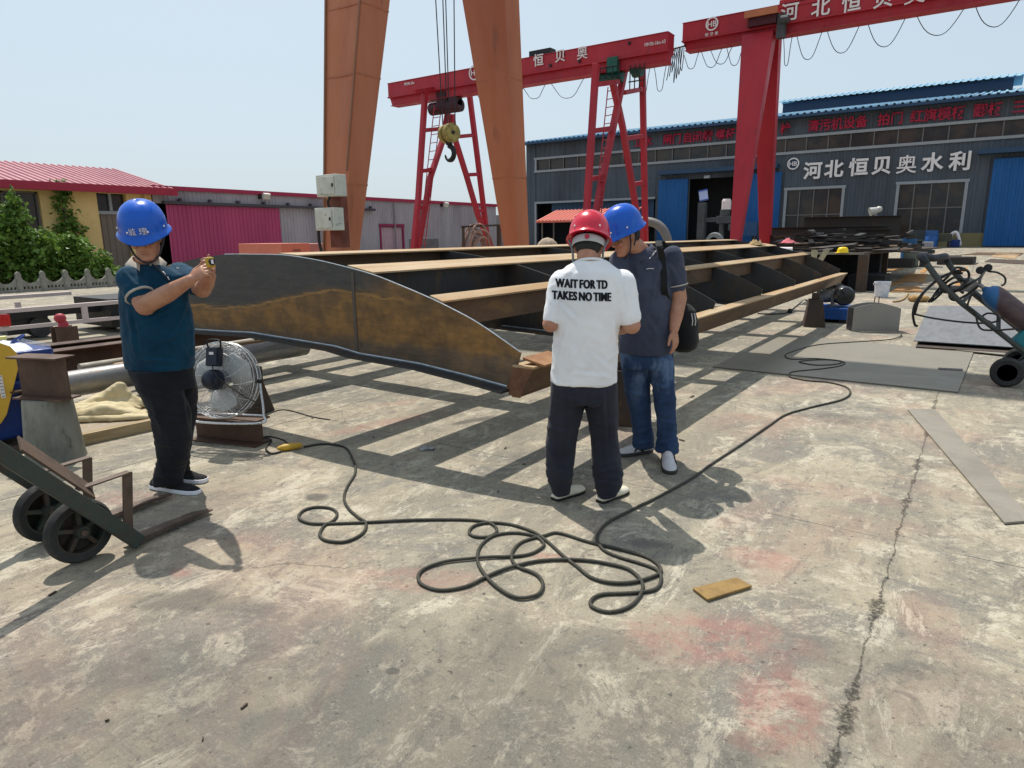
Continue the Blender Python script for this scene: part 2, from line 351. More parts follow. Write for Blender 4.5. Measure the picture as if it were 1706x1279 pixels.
DPT = 24
corr(mb, (wl_, YW+DPT, GW), (0, -1, 0), (0, 0, 1), DPT, eave-GW, (-1, 0, 0), .5); corr(mb, (wr_, YW, GW), (0, 1, 0), (0, 0, 1), DPT, eave-GW, (1, 0, 0), .5)
ridge = eave + 2.0
for xx in (wl_, wr_): mb.add([(xx, YW, eave), (xx, YW+DPT, eave), (xx, YW+DPT/2, ridge)], [(0, 1, 2)])
mb.box2((wl_, YW+DPT, GW), (wr_, YW+DPT+.1, eave))
mb.build('wall', M_SHEET, wh)
mb = MB(); mb.box2((wl_+.2, YW+1.8, GW), (wr_-.2, YW+1.9, eave-.1)); mb.box2((wl_+.2, YW+.1, GW+.01), (wr_-.2, YW+1.9, GW+.03)); mb.build('dark_backing', M_DARK, wh)  # added near-black sheets stand in for the unlit depth of the workshop
mb = MB(); sl2 = Vector((0, DPT/2+.7, (ridge-eave)*(1+.7/(DPT/2))))
Ls = sl2.length; o_ = Vector((wl_-.4, YW-.7, eave-.02-(ridge-eave)*.7/(DPT/2)))
corr(mb, o_, (1, 0, 0), sl2.normalized(), wr_-wl_+.8, Ls, (0, -.15, 1), .38, .07)
corr(mb, o_+Vector((0, 0, -.12)), (1, 0, 0), sl2.normalized(), wr_-wl_+.8, .9, (0, -.15, 1), 8, .0)
mb.add([(wl_-.4, YW+DPT/2, ridge), (wr_+.4, YW+DPT/2, ridge), (wr_+.4, YW+DPT+.7, eave-.1), (wl_-.4, YW+DPT+.7, eave-.1)], [(0, 1, 2, 3)])
mb.build('roof', M_BLUEROOF, wh)
mb = MB(); mb.box2((wl_-.4, YW-.72, o_.z-.16), (wr_+.4, YW-.66, o_.z-.01)); mb.box2((wl_-.4, YW-.68, o_.z-.13), (wr_+.4, YW-.04, o_.z-.09)); mb.build('gutter', M_DARKBLUE, wh)
yr = YW+DPT/2; va, vb = P(1303, 170, 1, yr-1.5), P(1690, 130, 1, yr-1.5)
mb = MB(); zt = (va.z+vb.z)/2; mb.box2((va.x, yr-1.2, ridge-.5), (vb.x, yr+1.2, zt)); mb.build('ridge_vent', M_DARKBLUE, wh)
mb = MB(); sv = Vector((0, 1.8, .45)); corr(mb, (va.x-.5, yr-1.8, zt), (1, 0, 0), sv.normalized(), vb.x-va.x+1, sv.length, (0, 0, 1), .4, .05)
mb.add([(va.x-.5, yr, zt+.45), (vb.x+.5, yr, zt+.45), (vb.x+.5, yr+1.8, zt), (va.x-.5, yr+1.8, zt)], [(0, 1, 2, 3)]); mb.build('ridge_vent', M_BLUEROOF, wh)
def window(r, nx, rows, sill=True):
    u0, u1, z0, z1 = r; mb = MB(); t = .075
    for u in (u0, u1): mb.box2((u-t, YW-.08, z0), (u+t, YW+.05, z1))
    for z in ((z0, z1) if sill else (z1,)): mb.box2((u0-.12, YW-.1, z-t), (u1+.12, YW+.045, z+t))
    f = mb.build('window', M_FRAME, wh); mb = MB()
    for i in range(1, nx): u = u0+(u1-u0)*i/nx; mb.box2((u-.03, YW-.02, z0), (u+.03, YW+.06, z1))
    for q in rows: z = z0+(z1-z0)*q; mb.box2((u0, YW-.015, z-.03), (u1, YW+.055, z+.03))
    mb.build('window_bar', M_FRAME2, f); mb = MB(); mb.box2((u0, YW+.08, z0), (u1, YW+.1, z1)); mb.build('pane', M_GLASS, f)
M_FRAME2 = paint('brown_grey_bars', lin((110, 106, 104)), rough=.6)
window(w1, 4, (.48,)); window(w2, 4, (.55,)); window(ribbon, int(round((ribbon[1]-ribbon[0])/1.17)), ())
# sliding doors
def door(x0, x1, z0, z1, y, name='sliding_door'):
    mb = MB(); corr(mb, (x0, y, z0), (1, 0, 0), (0, 0, 1), x1-x0, z1-z0, (0, -1, 0), .3, .03); mb.box2((x0, y+.01, z0), (x1, y+.06, z1)); return mb.build(name, M_BLUE, wh)
door(pw(1098.5, 340).x, pw(1147, 340).x, GW+.05, pw(1120, 299).z, YW-.25); door(pw(1240, 340).x, pw(1301, 330).x, GW+.05, pw(1290, 287).z, YW-.22)
door(pw(1646, 340).x, 10.6, GW+.05, pw(1690, 263).z, YW-.25)
mb = MB()
for x0, x1, y in ((1103, 1300, 292), (1630, 1740, 256)):
    a, b = pw(x0, y), pw(x1, y-(x1-x0)*.09); z = pw((x0+x1)/2, y-(x1-x0)*.045).z; mb = MB(); mb.box2((a.x, YW-.75, z-.12), (b.x, YW-.04, z+.12)); mb.build('door_hood', M_DARKBLUE, wh)
f0 = left_open; mb = MB(); mb.box2((f0[0]-.07, YW-.1, GW), (f0[0]+.07, YW+.04, f0[3])); mb.box2((f0[0]-.07, YW-.11, f0[3]-.07), (f0[1], YW+.045, f0[3]+.07)); mb.build('door_frame', M_FRAME, wh)
mb = MB(); a = pw(905, 349); b = pw(1088, 330); corr(mb, (a.x+.6, YW+.25, a.z-.9), (1, 0, 0), (0, 0, 1), b.x-a.x-.6, 1.5, (0, -1, 0), .3); mb.build('shutter', M_DARKBLUE, wh)
mb = MB(); mb.box2((pw(1640, 385).x, YW-.1, GW), (pw(1562, 385).x, YW-.045, pw(1600, 388).z)); mb.build('plinth', paint('ochre_plinth', lin((128, 118, 84)), rough=.8), wh)
mb = MB(); q = pw(1183, 296); mb.box((q.x, YW-.55, q.z+.02), (.35, .2, .16)); mb.build('wall_lamp', M_FRAME, wh)
mb = MB()
for ch, x, y in zip('河北恒贝奥水利', (1354.4, 1390, 1430.6, 1469, 1511, 1554, 1599), (284, 281, 278, 276, 273.5, 270, 268)): letters(mb, ch, pw(x, y)+V3(0, -.1, 0), 1.02, (1, 0, 0), (0, 0, 1), .08, .028 if ch != '奥' else .010)
mb.build('lettering', M_WHITE, wh)
mb = MB(); c = pw(1322.4, 272.8)+V3(0, -.1, 0); ring_disc(mb, c, .27, .34, (1, 0, 0), (0, 0, 1), .05); letters(mb, 'HB', c+V3(0, -.02, 0), .36, (1, 0, 0), (0, 0, 1), .05, .012); mb.build('emblem', M_WHITE, wh)
mb = MB(); ring_disc(mb, c+V3(0, .03, 0), .0, .27, (1, 0, 0), (0, 0, 1), .01); mb.build('emblem_disc', paint('navy_disc', lin((40, 58, 92))), wh)
mb = MB(); zc = (eave-.25+rib_z1)/2
for s_, x in (('止水', 1074), ('闸门', 1121), ('启闭机', 1163), ('产', 1182), ('螺杆', 1210), ('栓', 1310), ('清污机设备', 1396), ('拍门', 1484), ('红旗模板', 1563), ('翻板', 1647), ('三', 1700)):
    q = pw(x, 235-(x-1000)*.094); mb = MB(); letters(mb, s_, (q.x, YW-.1, zc), .68, (1, 0, 0), (0, 0, 1), .05, .022, .93); mb.build('slogan_lettering', M_REDLET, wh)
# ------------------------------------------------------------------ lean-to shelter with red roof, duct, machines near the workshop door
sp = P(945, 380, 1, 40); sh = thing('shelter', (sp.x, 40, gz(40)), 'small shelter with salmon ribbed roof in front of the grey workshop', 'shelter')
a, b = P(893, 368, 1, 39), P(1040, 360, 1, 39); t_ = P(915, 351, 1, 41); mb = MB()
u = Vector((b.x-a.x, 0, 0)); up = Vector((.3, 2, t_.z-a.z)); corr(mb, a, (1, 0, 0), up.normalized(), u.x, up.length, (0, -.3, 1), .28, .05)
mb.box2((a.x, 38.98, a.z-.12), (b.x, 39.03, a.z)); mb.build('roof', paint('salmon_roof_sheet', lin((214, 110, 92)), lin((190, 92, 78)), .5), sh)
mb = MB()
for x in (a.x+.3, (a.x+b.x)/2, b.x-.2):
    for y in (39.3, 40.8): mb.cyl((x, y, gz(y)), (x, y, a.z+(.1 if y < 40 else .45)), .05)
mb.build('post', M_FRAME2, sh)
dp = J(1090, 372, 20); mb = MB(); q0 = P(1040, 370, 1, 30); q1 = P(1096, 374, 1, 30); q2 = P(1112, 398, 1, 30); q3 = V3(q2.x+.15, 30, gz(30)); mb.tube(spline([q0, (q0+q1)/2+V3(0, 0, .12), q1, q2, q3], 6), .2, 14)
tag(mb.build('exhaust_duct', paint('grey_duct', lin((118, 116, 112))), loc=(q2.x, 30, gz(30)), smooth=True), 'bent grey exhaust duct behind the man with the shoulder bag', 'duct')
M_MACH = paint('machine_grey', lin((72, 76, 80)), lin((50, 50, 52)), .6, 3, .8, dirt=(.02, .02, .02))
y_ = 40; a = P(1168, 395, 1, y_); h_ = P(1168, 338, 1, y_).z; ma = thing('boom_column', (a.x, y_, gz(y_)), 'dark machine column topped by a tilted pale blue board at the workshop door', 'machine')
mb = MB(); mb.box2((a.x-.22, y_-.2, gz(y_)), (a.x+.22, y_+.2, h_)); mb.box2((a.x-.5, y_-.4, gz(y_)), (a.x+.5, y_+.4, gz(y_)+.5)); mb.box2((a.x+.2, y_-.1, h_-1.1), (a.x+1.0, y_+.1, h_-.85)); mb.build('column', M_MACH, ma, bev=.02)
mb = MB(); c1 = P(1172, 325, 1, y_-.25); mb.box(c1, (.5, .05, .62), M=Matrix.Rotation(-.16, 3, 'Y')); bd = mb.build('board', paint('pale_blue_board', lin((170, 185, 225))), ma)
mb = MB(); mb.box(c1+V3(-.04, -.03, .27), (.5, .03, .08), M=Matrix.Rotation(-.16, 3, 'Y')); mb.box(c1+V3(.05, -.03, -.27), (.5, .03, .06), M=Matrix.Rotation(-.16, 3, 'Y')); mb.build('stripe', paint('board_blue', lin((60, 90, 170))), bd)
y_ = 39; a = P(1206, 392, 1, y_); zt = P(1206, 349, 1, y_).z; ma = thing('drill_press', (a.x, y_, gz(y_)), 'dark upright drilling machine with a white motor cover beside the red crane leg', 'machine')
mb = MB(); mb.box2((a.x-.45, y_-.4, gz(y_)), (a.x+.45, y_+.4, gz(y_)+.35)); mb.cyl((a.x-.15, y_, gz(y_)+.3), (a.x-.15, y_, zt-.2), .14); mb.box2((a.x-.4, y_-.25, zt-.75), (a.x+.55, y_+.25, zt-.35)); mb.box2((a.x+.3, y_-.3, zt-1.15), (a.x+1.0, y_+.1, zt-.8)); mb.cyl((a.x, y_, zt-.4), (a.x, y_, zt), .27); mb.build('body', M_MACH, ma, bev=.02)
mb = MB(); mb.lathe((a.x+.05, y_, zt), [(.26, 0), (.26, .45), (.2, .58)]); mb.build('motor_cover', paint('white_cover', lin((220, 205, 205))), ma)
y_ = 37; a = P(1191, 398, 1, y_); mb = MB(); mb.lathe((a.x, y_, gz(y_)+.55), [(.25, -.2), (.45, -.2), (.5, 0), (.45, .2), (.25, .2), (.2, 0), (.25, -.2)], (0, 1, 0), 20)
for s_ in (-1, 1): mb.bar((a.x+s_*.25, y_, gz(y_)+.3), (a.x+s_*.5, y_, gz(y_)), .2, .25, (0, 1, 0))
tag(mb.build('turning_roller', paint('roller_grey', lin((120, 124, 128))), loc=(a.x, y_, gz(y_))), 'round grey pipe turning roller in front of the open workshop door', 'roller')
# ------------------------------------------------------------------ long pink and grey shed, yellow house, boundary wall
XS = -28.0
ps = lambda x, y: P(x, y, 0, XS)
y0s, y1s = ps(254, 330).y, ps(826, 355).y; zt = (ps(300, 313.5).z + ps(700, 334.5).z)/2
M_SHED = paint('lilac_grey_sheet', lin((172, 168, 174)), lin((140, 134, 142)), .55, .6, 1., streak=5, dirt=lin((142, 132, 134)))
M_PINK = paint('faded_magenta_sheet', lin((178, 72, 112)), lin((150, 54, 94)), .55, .6, .8, streak=6)
shd = thing('shed', (XS, y0s, 0), 'long low grey corrugated shed with a magenta sliding door', 'shed')
dz = ps(370, 342).z; dy0, dy1 = ps(277, 380).y, ps(464, 380).y
sy0, sy1, sz = ps(632, 390).y, ps(672, 390).y, ps(650, 376).z
oy0 = ps(268, 380).y-.9
mb = MB()
for a, b, c, d in wall_cells(y0s, y1s, 0, zt, [(oy0, dy0+1, 0, dz), (sy0, sy1, 0, sz)]): corr(mb, (XS, a, c), (0, 1, 0), (0, 0, 1), b-a, d-c, (1, 0, 0), .19, .03)
corr(mb, (XS, y1s, 0), (-1, 0, 0), (0, 0, 1), 9, zt, (0, 1, 0), .3); mb.box2((XS-9, y0s, 0), (XS-8.9, y1s, zt)); mb.build('wall', M_SHED, shd)
mb = MB(); mb.box2((XS-2.5, y0s, 0), (XS-2.4, y1s, zt)); mb.build('dark_backing', M_DARK, shd)  # added near-black sheet gives the shed opening its unlit depth
mb = MB(); mb.box2((XS-9, y0s, zt-.05), (XS+.1, y1s+.2, zt+.02)); mb.build('roof', M_FRAME2, shd)
mb = MB(); mb.box2((XS-.1, y0s, zt-.11), (XS+.12, y1s+.2, zt+.06)); mb.build('fascia', paint('crimson_flashing', lin((160, 40, 74)), lin((140, 46, 66)), .6), shd)
mb = MB(); corr(mb, (XS+.16, dy0, .05), (0, 1, 0), (0, 0, 1), dy1-dy0, dz-.1, (1, 0, 0), .19, .035); mb.build('sliding_door', M_PINK, shd)
mb = MB(); mb.box2((XS+.1, y0s+.3, dz-.03), (XS+.3, dy1+6.2, dz+.09))
for i in range(9): yy = y0s+1+i*1.35; mb.box2((XS+.1, yy, dz+.06), (XS+.26, yy+.1, dz+.22))
mb.build('door_rail', paint('dark_rail', lin((70, 66, 72))), shd)
mb = MB(); corr(mb, (XS-.05, sy0+.08, .02), (0, 1, 0), (0, 0, 1), sy1-sy0-.16, sz-.1, (1, 0, 0), .19, .03); sd = mb.build('side_door', paint('pinkish_sheet', lin((186, 160, 168))), shd)
mb = MB(); mb.box2((XS-.06, sy0, 0), (XS+.07, sy0+.1, sz)); mb.box2((XS-.06, sy1-.1, 0), (XS+.07, sy1, sz)); mb.box2((XS-.05, sy0-.05, sz-.05), (XS+.08, sy1+.05, sz+.1)); mb.build('door_frame', paint('magenta_frame', lin((140, 40, 80))), shd)
M_LAMP = paint('floodlight_grey', lin((200, 198, 190)), rough=.4)
for x, y in ((437, 327), (737, 341)):
    q = ps(x, y); mb = MB(); mb.box((XS+.3, q.y, q.z), (.14, .34, .26), M=Matrix.Rotation(.5, 3, 'Y')); fl = mb.build('floodlight', M_LAMP, shd); mb = MB(); mb.box2((XS+.02, q.y-.25, q.z-.12), (XS+.2, q.y-.17, q.z+.1)); mb.build('bracket', M_BLACK, fl)
mb = MB()
for x in (582, 655, 700): q = ps(x, 350); mb.cyl((XS+.1, q.y, 0), (XS+.1, q.y, zt-.2), .045, n=8)
mb.build('downpipe', paint('grey_downpipe', lin((140, 132, 140))), shd)
# yellow house
XH = -28.0; hy1 = ps(253, 330).y-.02; hy0 = -14
M_YEL = paint('ochre_render', lin((226, 196, 134)), lin((206, 174, 114)), .85, .8, .7, bump=.2, dirt=lin((176, 150, 104)))
hs = thing('house', (XH, hy1, 0), 'yellow rendered house with a magenta metal roof behind the green shrubs', 'house')
he = (ps(30, 296).z+ps(250, 309).z)/2 - .05; dyy0, dyy1 = ps(168, 380).y, ps(216, 380).y; dzt = ps(185, 322).z; wy0, wy1 = ps(-60, 340).y, ps(68, 345).y; wz0, wz1 = ps(40, 385).z, ps(40, 318).z
mb = MB()
for a, b, c, d in wall_cells(hy0, hy1, 0, he, [(dyy0, dyy1, 0, dzt), (wy0, wy1, wz0, wz1)]): mb.add([(XH, a, c), (XH, b, c), (XH, b, d), (XH, a, d)], [(0, 1, 2, 3)])
rx, rz = XH-4.2, he+.95
mb.add([(XH, hy1, 0), (XH-9, hy1, 0), (XH-9, hy1, he), (rx, hy1, rz-.1), (XH, hy1, he)], [(0, 1, 2, 3, 4)]); mb.box2((XH-9, hy0, 0), (XH-8.9, hy1, he))
for a, b, z0, z1 in ((dyy0, dyy1, 0, dzt), (wy0, wy1, wz0, wz1)):
    for yy in (a, b): mb.add([(XH, yy, z0), (XH-.25, yy, z0), (XH-.25, yy, z1), (XH, yy, z1)], [(0, 1, 2, 3)])
    mb.add([(XH, a, z1), (XH, b, z1), (XH-.25, b, z1), (XH-.25, a, z1)], [(0, 1, 2, 3)]); mb.add([(XH, a, z0), (XH, b, z0), (XH-.25, b, z0), (XH-.25, a, z0)], [(0, 1, 2, 3)])
mb.build('wall', M_YEL, hs)
mb = MB(); ov = .55; upv = Vector((rx-XH-ov, 0, rz-he+.15)); corr(mb, (XH+ov, hy0, he-.12), (0, 1, 0), upv.normalized(), hy1+.75-hy0, upv.length, (.3, 0, 1), .27, .045)
mb.add([(rx, hy0, rz), (rx, hy1+.75, rz), (rx-5.2, hy1+.75, he-.12), (rx-5.2, hy0, he-.12)], [(0, 1, 2, 3)])
M_PROOF = paint('pink_roof_sheet', lin((182, 118, 124)), lin((164, 96, 106)), .42, .8, .8); mb.build('roof', M_PROOF, hs)
mb = MB(); mb.box2((XH+.45, hy0, he-.34), (XH+.6, hy1+.8, he-.06)); mb.box2((XH, hy0, he-.14), (XH+.5, hy1+.7, he-.11)); mb.build('fascia', paint('crimson_fascia', lin((158, 38, 62)), rough=.5), hs)
q = P(125, 271, 0, rx-1.2); mb = MB(); mb.prism([(rx-.9, q.y-.9, rz-.2), (rx-.9, q.y+.9, rz-.2), (rx-.9, q.y+.55, rz+.12), (rx-.9, q.y-.55, rz+.12)], (-1, 0, 0)); mb.build('roof_vent', M_FRAME2, hs)
mb = MB(); tz = ps(185, 354).z; corr(mb, (XH-.2, dyy0, .02), (0, 1, 0), (0, 0, 1), dyy1-dyy0, tz-.05, (1, 0, 0), .22, .03); dr = mb.build('door', paint('grey_brown_door', lin((122, 110, 100)), lin((104, 92, 84)), .6, 1, .8, streak=8), hs)
mb = MB(); mb.box2((XH-.22, dyy0, tz-.06), (XH-.1, dyy1, tz+.06)); mb.box2((XH-.22, (dyy0+dyy1)/2-.05, tz), (XH-.12, (dyy0+dyy1)/2+.05, dzt)); mb.build('door_frame', M_FRAME, hs)
mb = MB(); mb.box2((XH-.24, dyy0, tz), (XH-.22, dyy1, dzt)); mb.build('transom_window', M_GLASS, hs)
mb = MB(); mb.box2((XH-.24, wy0, wz0), (XH-.22, wy1, wz1)); wd = mb.build('window', M_GLASS, hs)
mb = MB(); mb.box2((XH-.22, wy1-.07, wz0), (XH-.14, wy1, wz1)); mb.box2((XH-.22, (wy0+wy1)/2, wz0), (XH-.14, (wy0+wy1)/2+.07, wz1)); mb.box2((XH-.22, wy0, wz1-.07), (XH-.14, wy1, wz1)); mb.build('window_frame', M_FRAME2, wd)
mb = MB(); q = ps(237, 312); mb.cyl((XH+.12, q.y, 0), (XH+.12, q.y, he-.2), .06, n=8); mb.build('downpipe', M_YEL, hs)
# far boundary wall
mb = MB(); a = P(826, 358, 1, 44.3); b = P(880, 358, 1, 44.3); mb.box2((a.x-8, 44.6, gz(44)), (wl_-.5, 44.8, a.z)); tag(mb.build('boundary_wall', paint('grey_block_wall', lin((128, 126, 128)), rough=.9), loc=(a.x, 44.7, gz(44))), 'plain grey boundary wall between the long shed and the workshop', 'wall')
# ------------------------------------------------------------------ little concrete garden fence
M_FENCE = paint('old_cast_concrete', lin((150, 148, 140)), lin((108, 108, 102)), .9, 4, .8, dirt=lin((88, 88, 84)), bump=.3)
XF = -24.6; pf = lambda x, y: P(x, y, 0, XF); ypost = [pf(x, 480).y for x in (33, 73, 112, 149)]; step = (ypost[3]-ypost[0])/3
pm = MB()
pm.prism([(XF-.06, -.075, 0), (XF-.06, .075, 0), (XF-.06, .075, .46), (XF-.06, .06, .50), (XF-.06, .07, .55), (XF-.06, .04, .61), (XF-.06, 0, .64), (XF-.06, -.04, .61), (XF-.06, -.07, .55), (XF-.06, -.06, .50), (XF-.06, -.075, .46)], (.12, 0, 0))
L = step-.15
def panel_mesh(mb):
    n = 12; top = [(-L/2+L*i/n, .26+.22*abs(2*i/n-1)**2.2) for i in range(n+1)]; cut = []
    ws = L/5; solid = []
    for k in range(5): c = -L/2+ws*(k+.5); cut.append((c-ws*.27, c+ws*.27))
    zt = lambda u: .27+.17*abs(2*(u+L/2)/L-1)**2.2
    us = sorted({-L/2, L/2, *[a for c in cut for a in c], *[t[0] for t in top]})
    for a, b in zip(us[:-1], us[1:]):
        hole = any(c[0] <= (a+b)/2 <= c[1] for c in cut); X0, X1 = XF-.03, XF+.03
        def pr(za0, za1, zb0, zb1): mb.prism([(X0, a, za0), (X0, b, zb0), (X0, b, zb1), (X0, a, za1)], (X1-X0, 0, 0))
        if hole: pr(0, .09, 0, .09); pr(.17, zt(a), .17, zt(b))
        else: pr(0, zt(a), 0, zt(b))
i0 = 0; rows = [ypost[0]+step*k for k in range(-4, 6)]
pb = MB(); panel_mesh(pb)
fence = []
for k, y in enumerate(rows):
    if k == 0:
        fo = pm.build('concrete_post', M_FENCE, loc=(0, 0, 0)); fp = pb.build('scalloped_fence', M_FENCE, loc=(0, 0, 0)); o1, o2 = fo, fp
    else: o1, o2 = fo.copy(), fp.copy(); COL.objects.link(o1); COL.objects.link(o2)
    o1.location = (0, y, 0); o2.location = (0, y+step/2, 0)
    tag(o1, 'short pointed concrete post of the scalloped fence below the shrubs', 'fence post', 'posts of the scalloped concrete fence'); tag(o2, 'scalloped concrete fence panel with slots below the shrubs', 'fence panel', 'panels of the scalloped concrete fence')
# ------------------------------------------------------------------ shrubs and climber
def leaf_mat(name, a, b):
    t = NT(name); v = t.coords(); oi = t.n('ObjectInfo')
    col = t.mix(t.ramp(t.noise(v, 1.6, 3), .35, .65), a, b); col = t.mix(t.ramp(t.noise(v, 9, 3), .42, .62, 0, .8), col, tuple(x*1.7 for x in b)); col = t.mix(t.ramp(t.noise(v, 6, 3), .55, .7, 0, .7), col, tuple(x*.6 for x in a))
    t.b.inputs['Transmission Weight'].default_value = 0
    t.b.inputs['Subsurface Weight'].default_value = 0
    tr = t.n('BsdfTranslucent'); t.l(col, tr.inputs[0]); ms = t.n('MixShader'); ms.inputs[0].default_value = .3
    m_ = t.done(col, .5, 0, .35); t.l(t.b.outputs[0], ms.inputs[1]); t.l(tr.outputs[0], ms.inputs[2]); t.l(ms.outputs[0], t.t.nodes['Material Output'].inputs[0]); return m_
M_LEAF = leaf_mat('green_leaves', (.045, .105, .014), (.13, .22, .04)); M_BARK = paint('bark', (.09, .07, .05), rough=.9)
def leaves(mb, c, r, n, size, rnd):
    for _ in range(n):
        d = V3(rnd.gauss(0, 1), rnd.gauss(0, 1), rnd.gauss(0, 1)).normalized()*(rnd.random()**.38)
        p = Vector(c)+V3(d.x*r[0], d.y*r[1], d.z*r[2]); s_ = size*rnd.uniform(.6, 1.35)
        a = V3(rnd.gauss(0, 1), rnd.gauss(0, 1), rnd.gauss(-.3, .6)).normalized(); b = a.cross(V3(rnd.gauss(0, 1), rnd.gauss(0, 1), rnd.gauss(0, 1))).normalized()
        nn = a.cross(b); mb.add([p, p+a*s_*.5+b*s_*.36+nn*s_*.1, p+a*s_, p+a*s_*.5-b*s_*.36+nn*s_*.1], [(0, 1, 2), (0, 2, 3)])
def shrub(base, clumps, size, label, seed, dens=1.):
    rnd = random.Random(seed); o = thing('shrub', base, label, 'shrub'); mb = MB(); tb = MB()
    for (c, r, n) in clumps:
        leaves(mb, c, r, int(n*dens), size, rnd)
        for _ in range(9):
            d = V3(rnd.gauss(0, 1), rnd.gauss(0, 1), abs(rnd.gauss(0, 1))).normalized(); kk = rnd.uniform(.85, 1.25); leaves(mb, Vector(c)+V3(d.x*r[0], d.y*r[1], d.z*r[2])*kk, (r[0]*.22, r[1]*.22, r[2]*.34), int(n*.05*dens), size, rnd)
        b = Vector(base)+V3(rnd.uniform(-.3, .3), rnd.uniform(-.3, .3), 0); tb.tube(spline([b, (b+Vector(c))/2+V3(.1, .1, .2), Vector(c)+V3(0, 0, r[2]*.4)], 4), [.06-.004*i for i in range(9)], 6)
    mb.build('crown', M_LEAF, o); tb.build('trunk', M_BARK, o); return o
def sp_(x, y, X): p = P(x, y, 0, X); return p
XB = -26.0
def clump(x, y, X, r, n): return (sp_(x, y, X), r, n)
shrub((XB, sp_(20, 470, XB).y, 0), [clump(10, 445, XB, (.9, 1.1, .7), 1000), clump(12, 408, XB, (.7, .85, .6), 700), clump(18, 372, XB, (.4, .5, .55), 330), clump(24, 345, XB, (.22, .28, .4), 110), clump(45, 430, XB, (.8, .8, .6), 600), clump(-40, 410, XB, (1, 1.1, .9), 700)], .17, 'tall bushy shrub with a pointed top beside the house window', 3)
shrub((XB, sp_(95, 470, XB).y, 0), [clump(80, 445, XB, (.8, 1.0, .6), 800), clump(88, 412, XB, (.6, .75, .42), 480), clump(66, 398, XB, (.35, .42, .35), 170), clump(115, 448, XB, (.7, .8, .55), 600)], .16, 'middle green shrub between the window and the climber', 4)
shrub((XB, sp_(145, 470, XB).y, 0), [clump(138, 440, XB, (.7, .8, .6), 760), clump(150, 458, XB, (.7, .8, .45), 560), clump(128, 410, XB, (.4, .5, .36), 260), clump(166, 450, XB, (.45, .42, .42), 260)], .15, 'rounded green shrub in front of the grey house door', 5)
rnd = random.Random(9); mb = MB(); cl = thing('climbing_vine', (XH+.2, ps(110, 380).y, 0), 'thin climbing vine growing up the yellow wall', 'vine'); tb = MB()
pts = [ps(112, 420), ps(108, 385), ps(104, 360), ps(100, 330), ps(98, 306)]; pts = [V3(XH+.2, p.y, p.z) for p in pts]; tb.tube(spline([V3(XH+.2, pts[0].y, 0)]+pts, 4), .03, 6)
for i, p in enumerate(spline(pts, 5)): leaves(mb, p+V3(0, rnd.uniform(-.16, .16), 0), (.16, rnd.uniform(.16, .42), .24), 24, .17, rnd)
for x, y in ((92, 378), (128, 384), (120, 372), (126, 402)): q = ps(x, y); leaves(mb, V3(XH+.2, q.y, q.z), (.15, .25, .2), 50, .15, rnd)
mb.build('foliage', M_LEAF, cl); tb.build('stem', M_BARK, cl)
# ------------------------------------------------------------------ gantry cranes
M_ORANGE = paint('faded_orange_paint', lin((184, 114, 78)), lin((158, 86, 58)), .55, .5, .9, dirt=lin((128, 78, 58)), streak=5)
M_RED = paint('crimson_crane_paint', lin((176, 40, 54)), lin((150, 34, 50)), .5, .7, .9, dirt=lin((120, 42, 48)), streak=4)
M_ROPE = paint('wire_rope', (.03, .03, .033), rough=.6, metal=.3)
M_HOOK = paint('black_hook_steel', (.02, .02, .022), rough=.5, metal=.3); M_YELLOWDIRT = paint('worn_yellow_paint', lin((172, 154, 84)), lin((96, 86, 50)), .6, 8, .8, dirt=(.05, .045, .03))
M_BOXW = paint('scratched_white_box', lin((206, 206, 194)), lin((176, 178, 168)), .6, 3, .8, dirt=(.05, .05, .048))
M_CABLE = paint('black_cable', (.02, .02, .018), rough=.6)
def frustum(mb, b, t): mb.add(list(b)+list(t), [(3, 2, 1, 0), (4, 5, 6, 7)]+[(i, (i+1) % 4, 4+(i+1) % 4, 4+i) for i in range(4)])
def leg_from_edges(mb, XF_, e1, e2, e3, z0, z1):
    def at(c, z): return c[0]+(c[1]-c[0])*((z-c[0].z)/(c[1].z-c[0].z))
    E2 = [P(*q, 0, XF_) for q in e2]; E3 = [P(*q, 0, XF_) for q in e3]; E1 = [P(e1[i][0], e1[i][1], 1, E2[i].y) for i in (0, 1)]
    out = []
    for z in (z0, z1):
        a, b, c = at(E1, z), at(E2, z), at(E3, z); out.append([a, b, c, a+c-b])
    frustum(mb, *out); return out
YG = 12.4
oc = thing('orange_gantry_crane', (-11, 12.4, 0), 'tall orange gantry crane on tapered box legs with a hanging hook', 'gantry crane')
mb = MB(); L1 = leg_from_edges(mb, -10.7, ((540, 410), (543, 0)), ((573, 410), (603, 0)), ((600, 410), (650, 0)), .35, 13.0); lg1 = mb.build('leg', M_ORANGE, oc, bev=.012)
mb = MB(); L2 = leg_from_edges(mb, -10.7, ((840, 415), (770, 0)), ((864, 415), (841, 0)), ((882, 410), (865, 0)), .35, 13.0); mb.build('leg', M_ORANGE, oc, bev=.012)
def leg_seams(L, zs, par):
    for z in zs:
        r = []
        for zz in (z, z+.035):
            k = (zz-.35)/12.65; q = [a+(b-a)*k for a, b in zip(*L)]; c = sum(q, V3(0, 0, 0))/4; r.append([c+(p_-c)*(1+.006/(p_-c).length) for p_ in q])
        mb = MB(); frustum(mb, *r); mb.build('weld_seam', M_ORSEAM, par)
M_ORSEAM = paint('orange_seam', lin((172, 104, 72)), lin((146, 82, 58)), .6, 4, .9)
leg_seams(L1, (2.6, 4.75, 6.1), lg1); leg_seams(L2, (3.1, 5.6, 7.7), oc)
def edge_trim(c0, c1): m_ = MB(); m_.bar(c0, c1, .035, .035); return m_
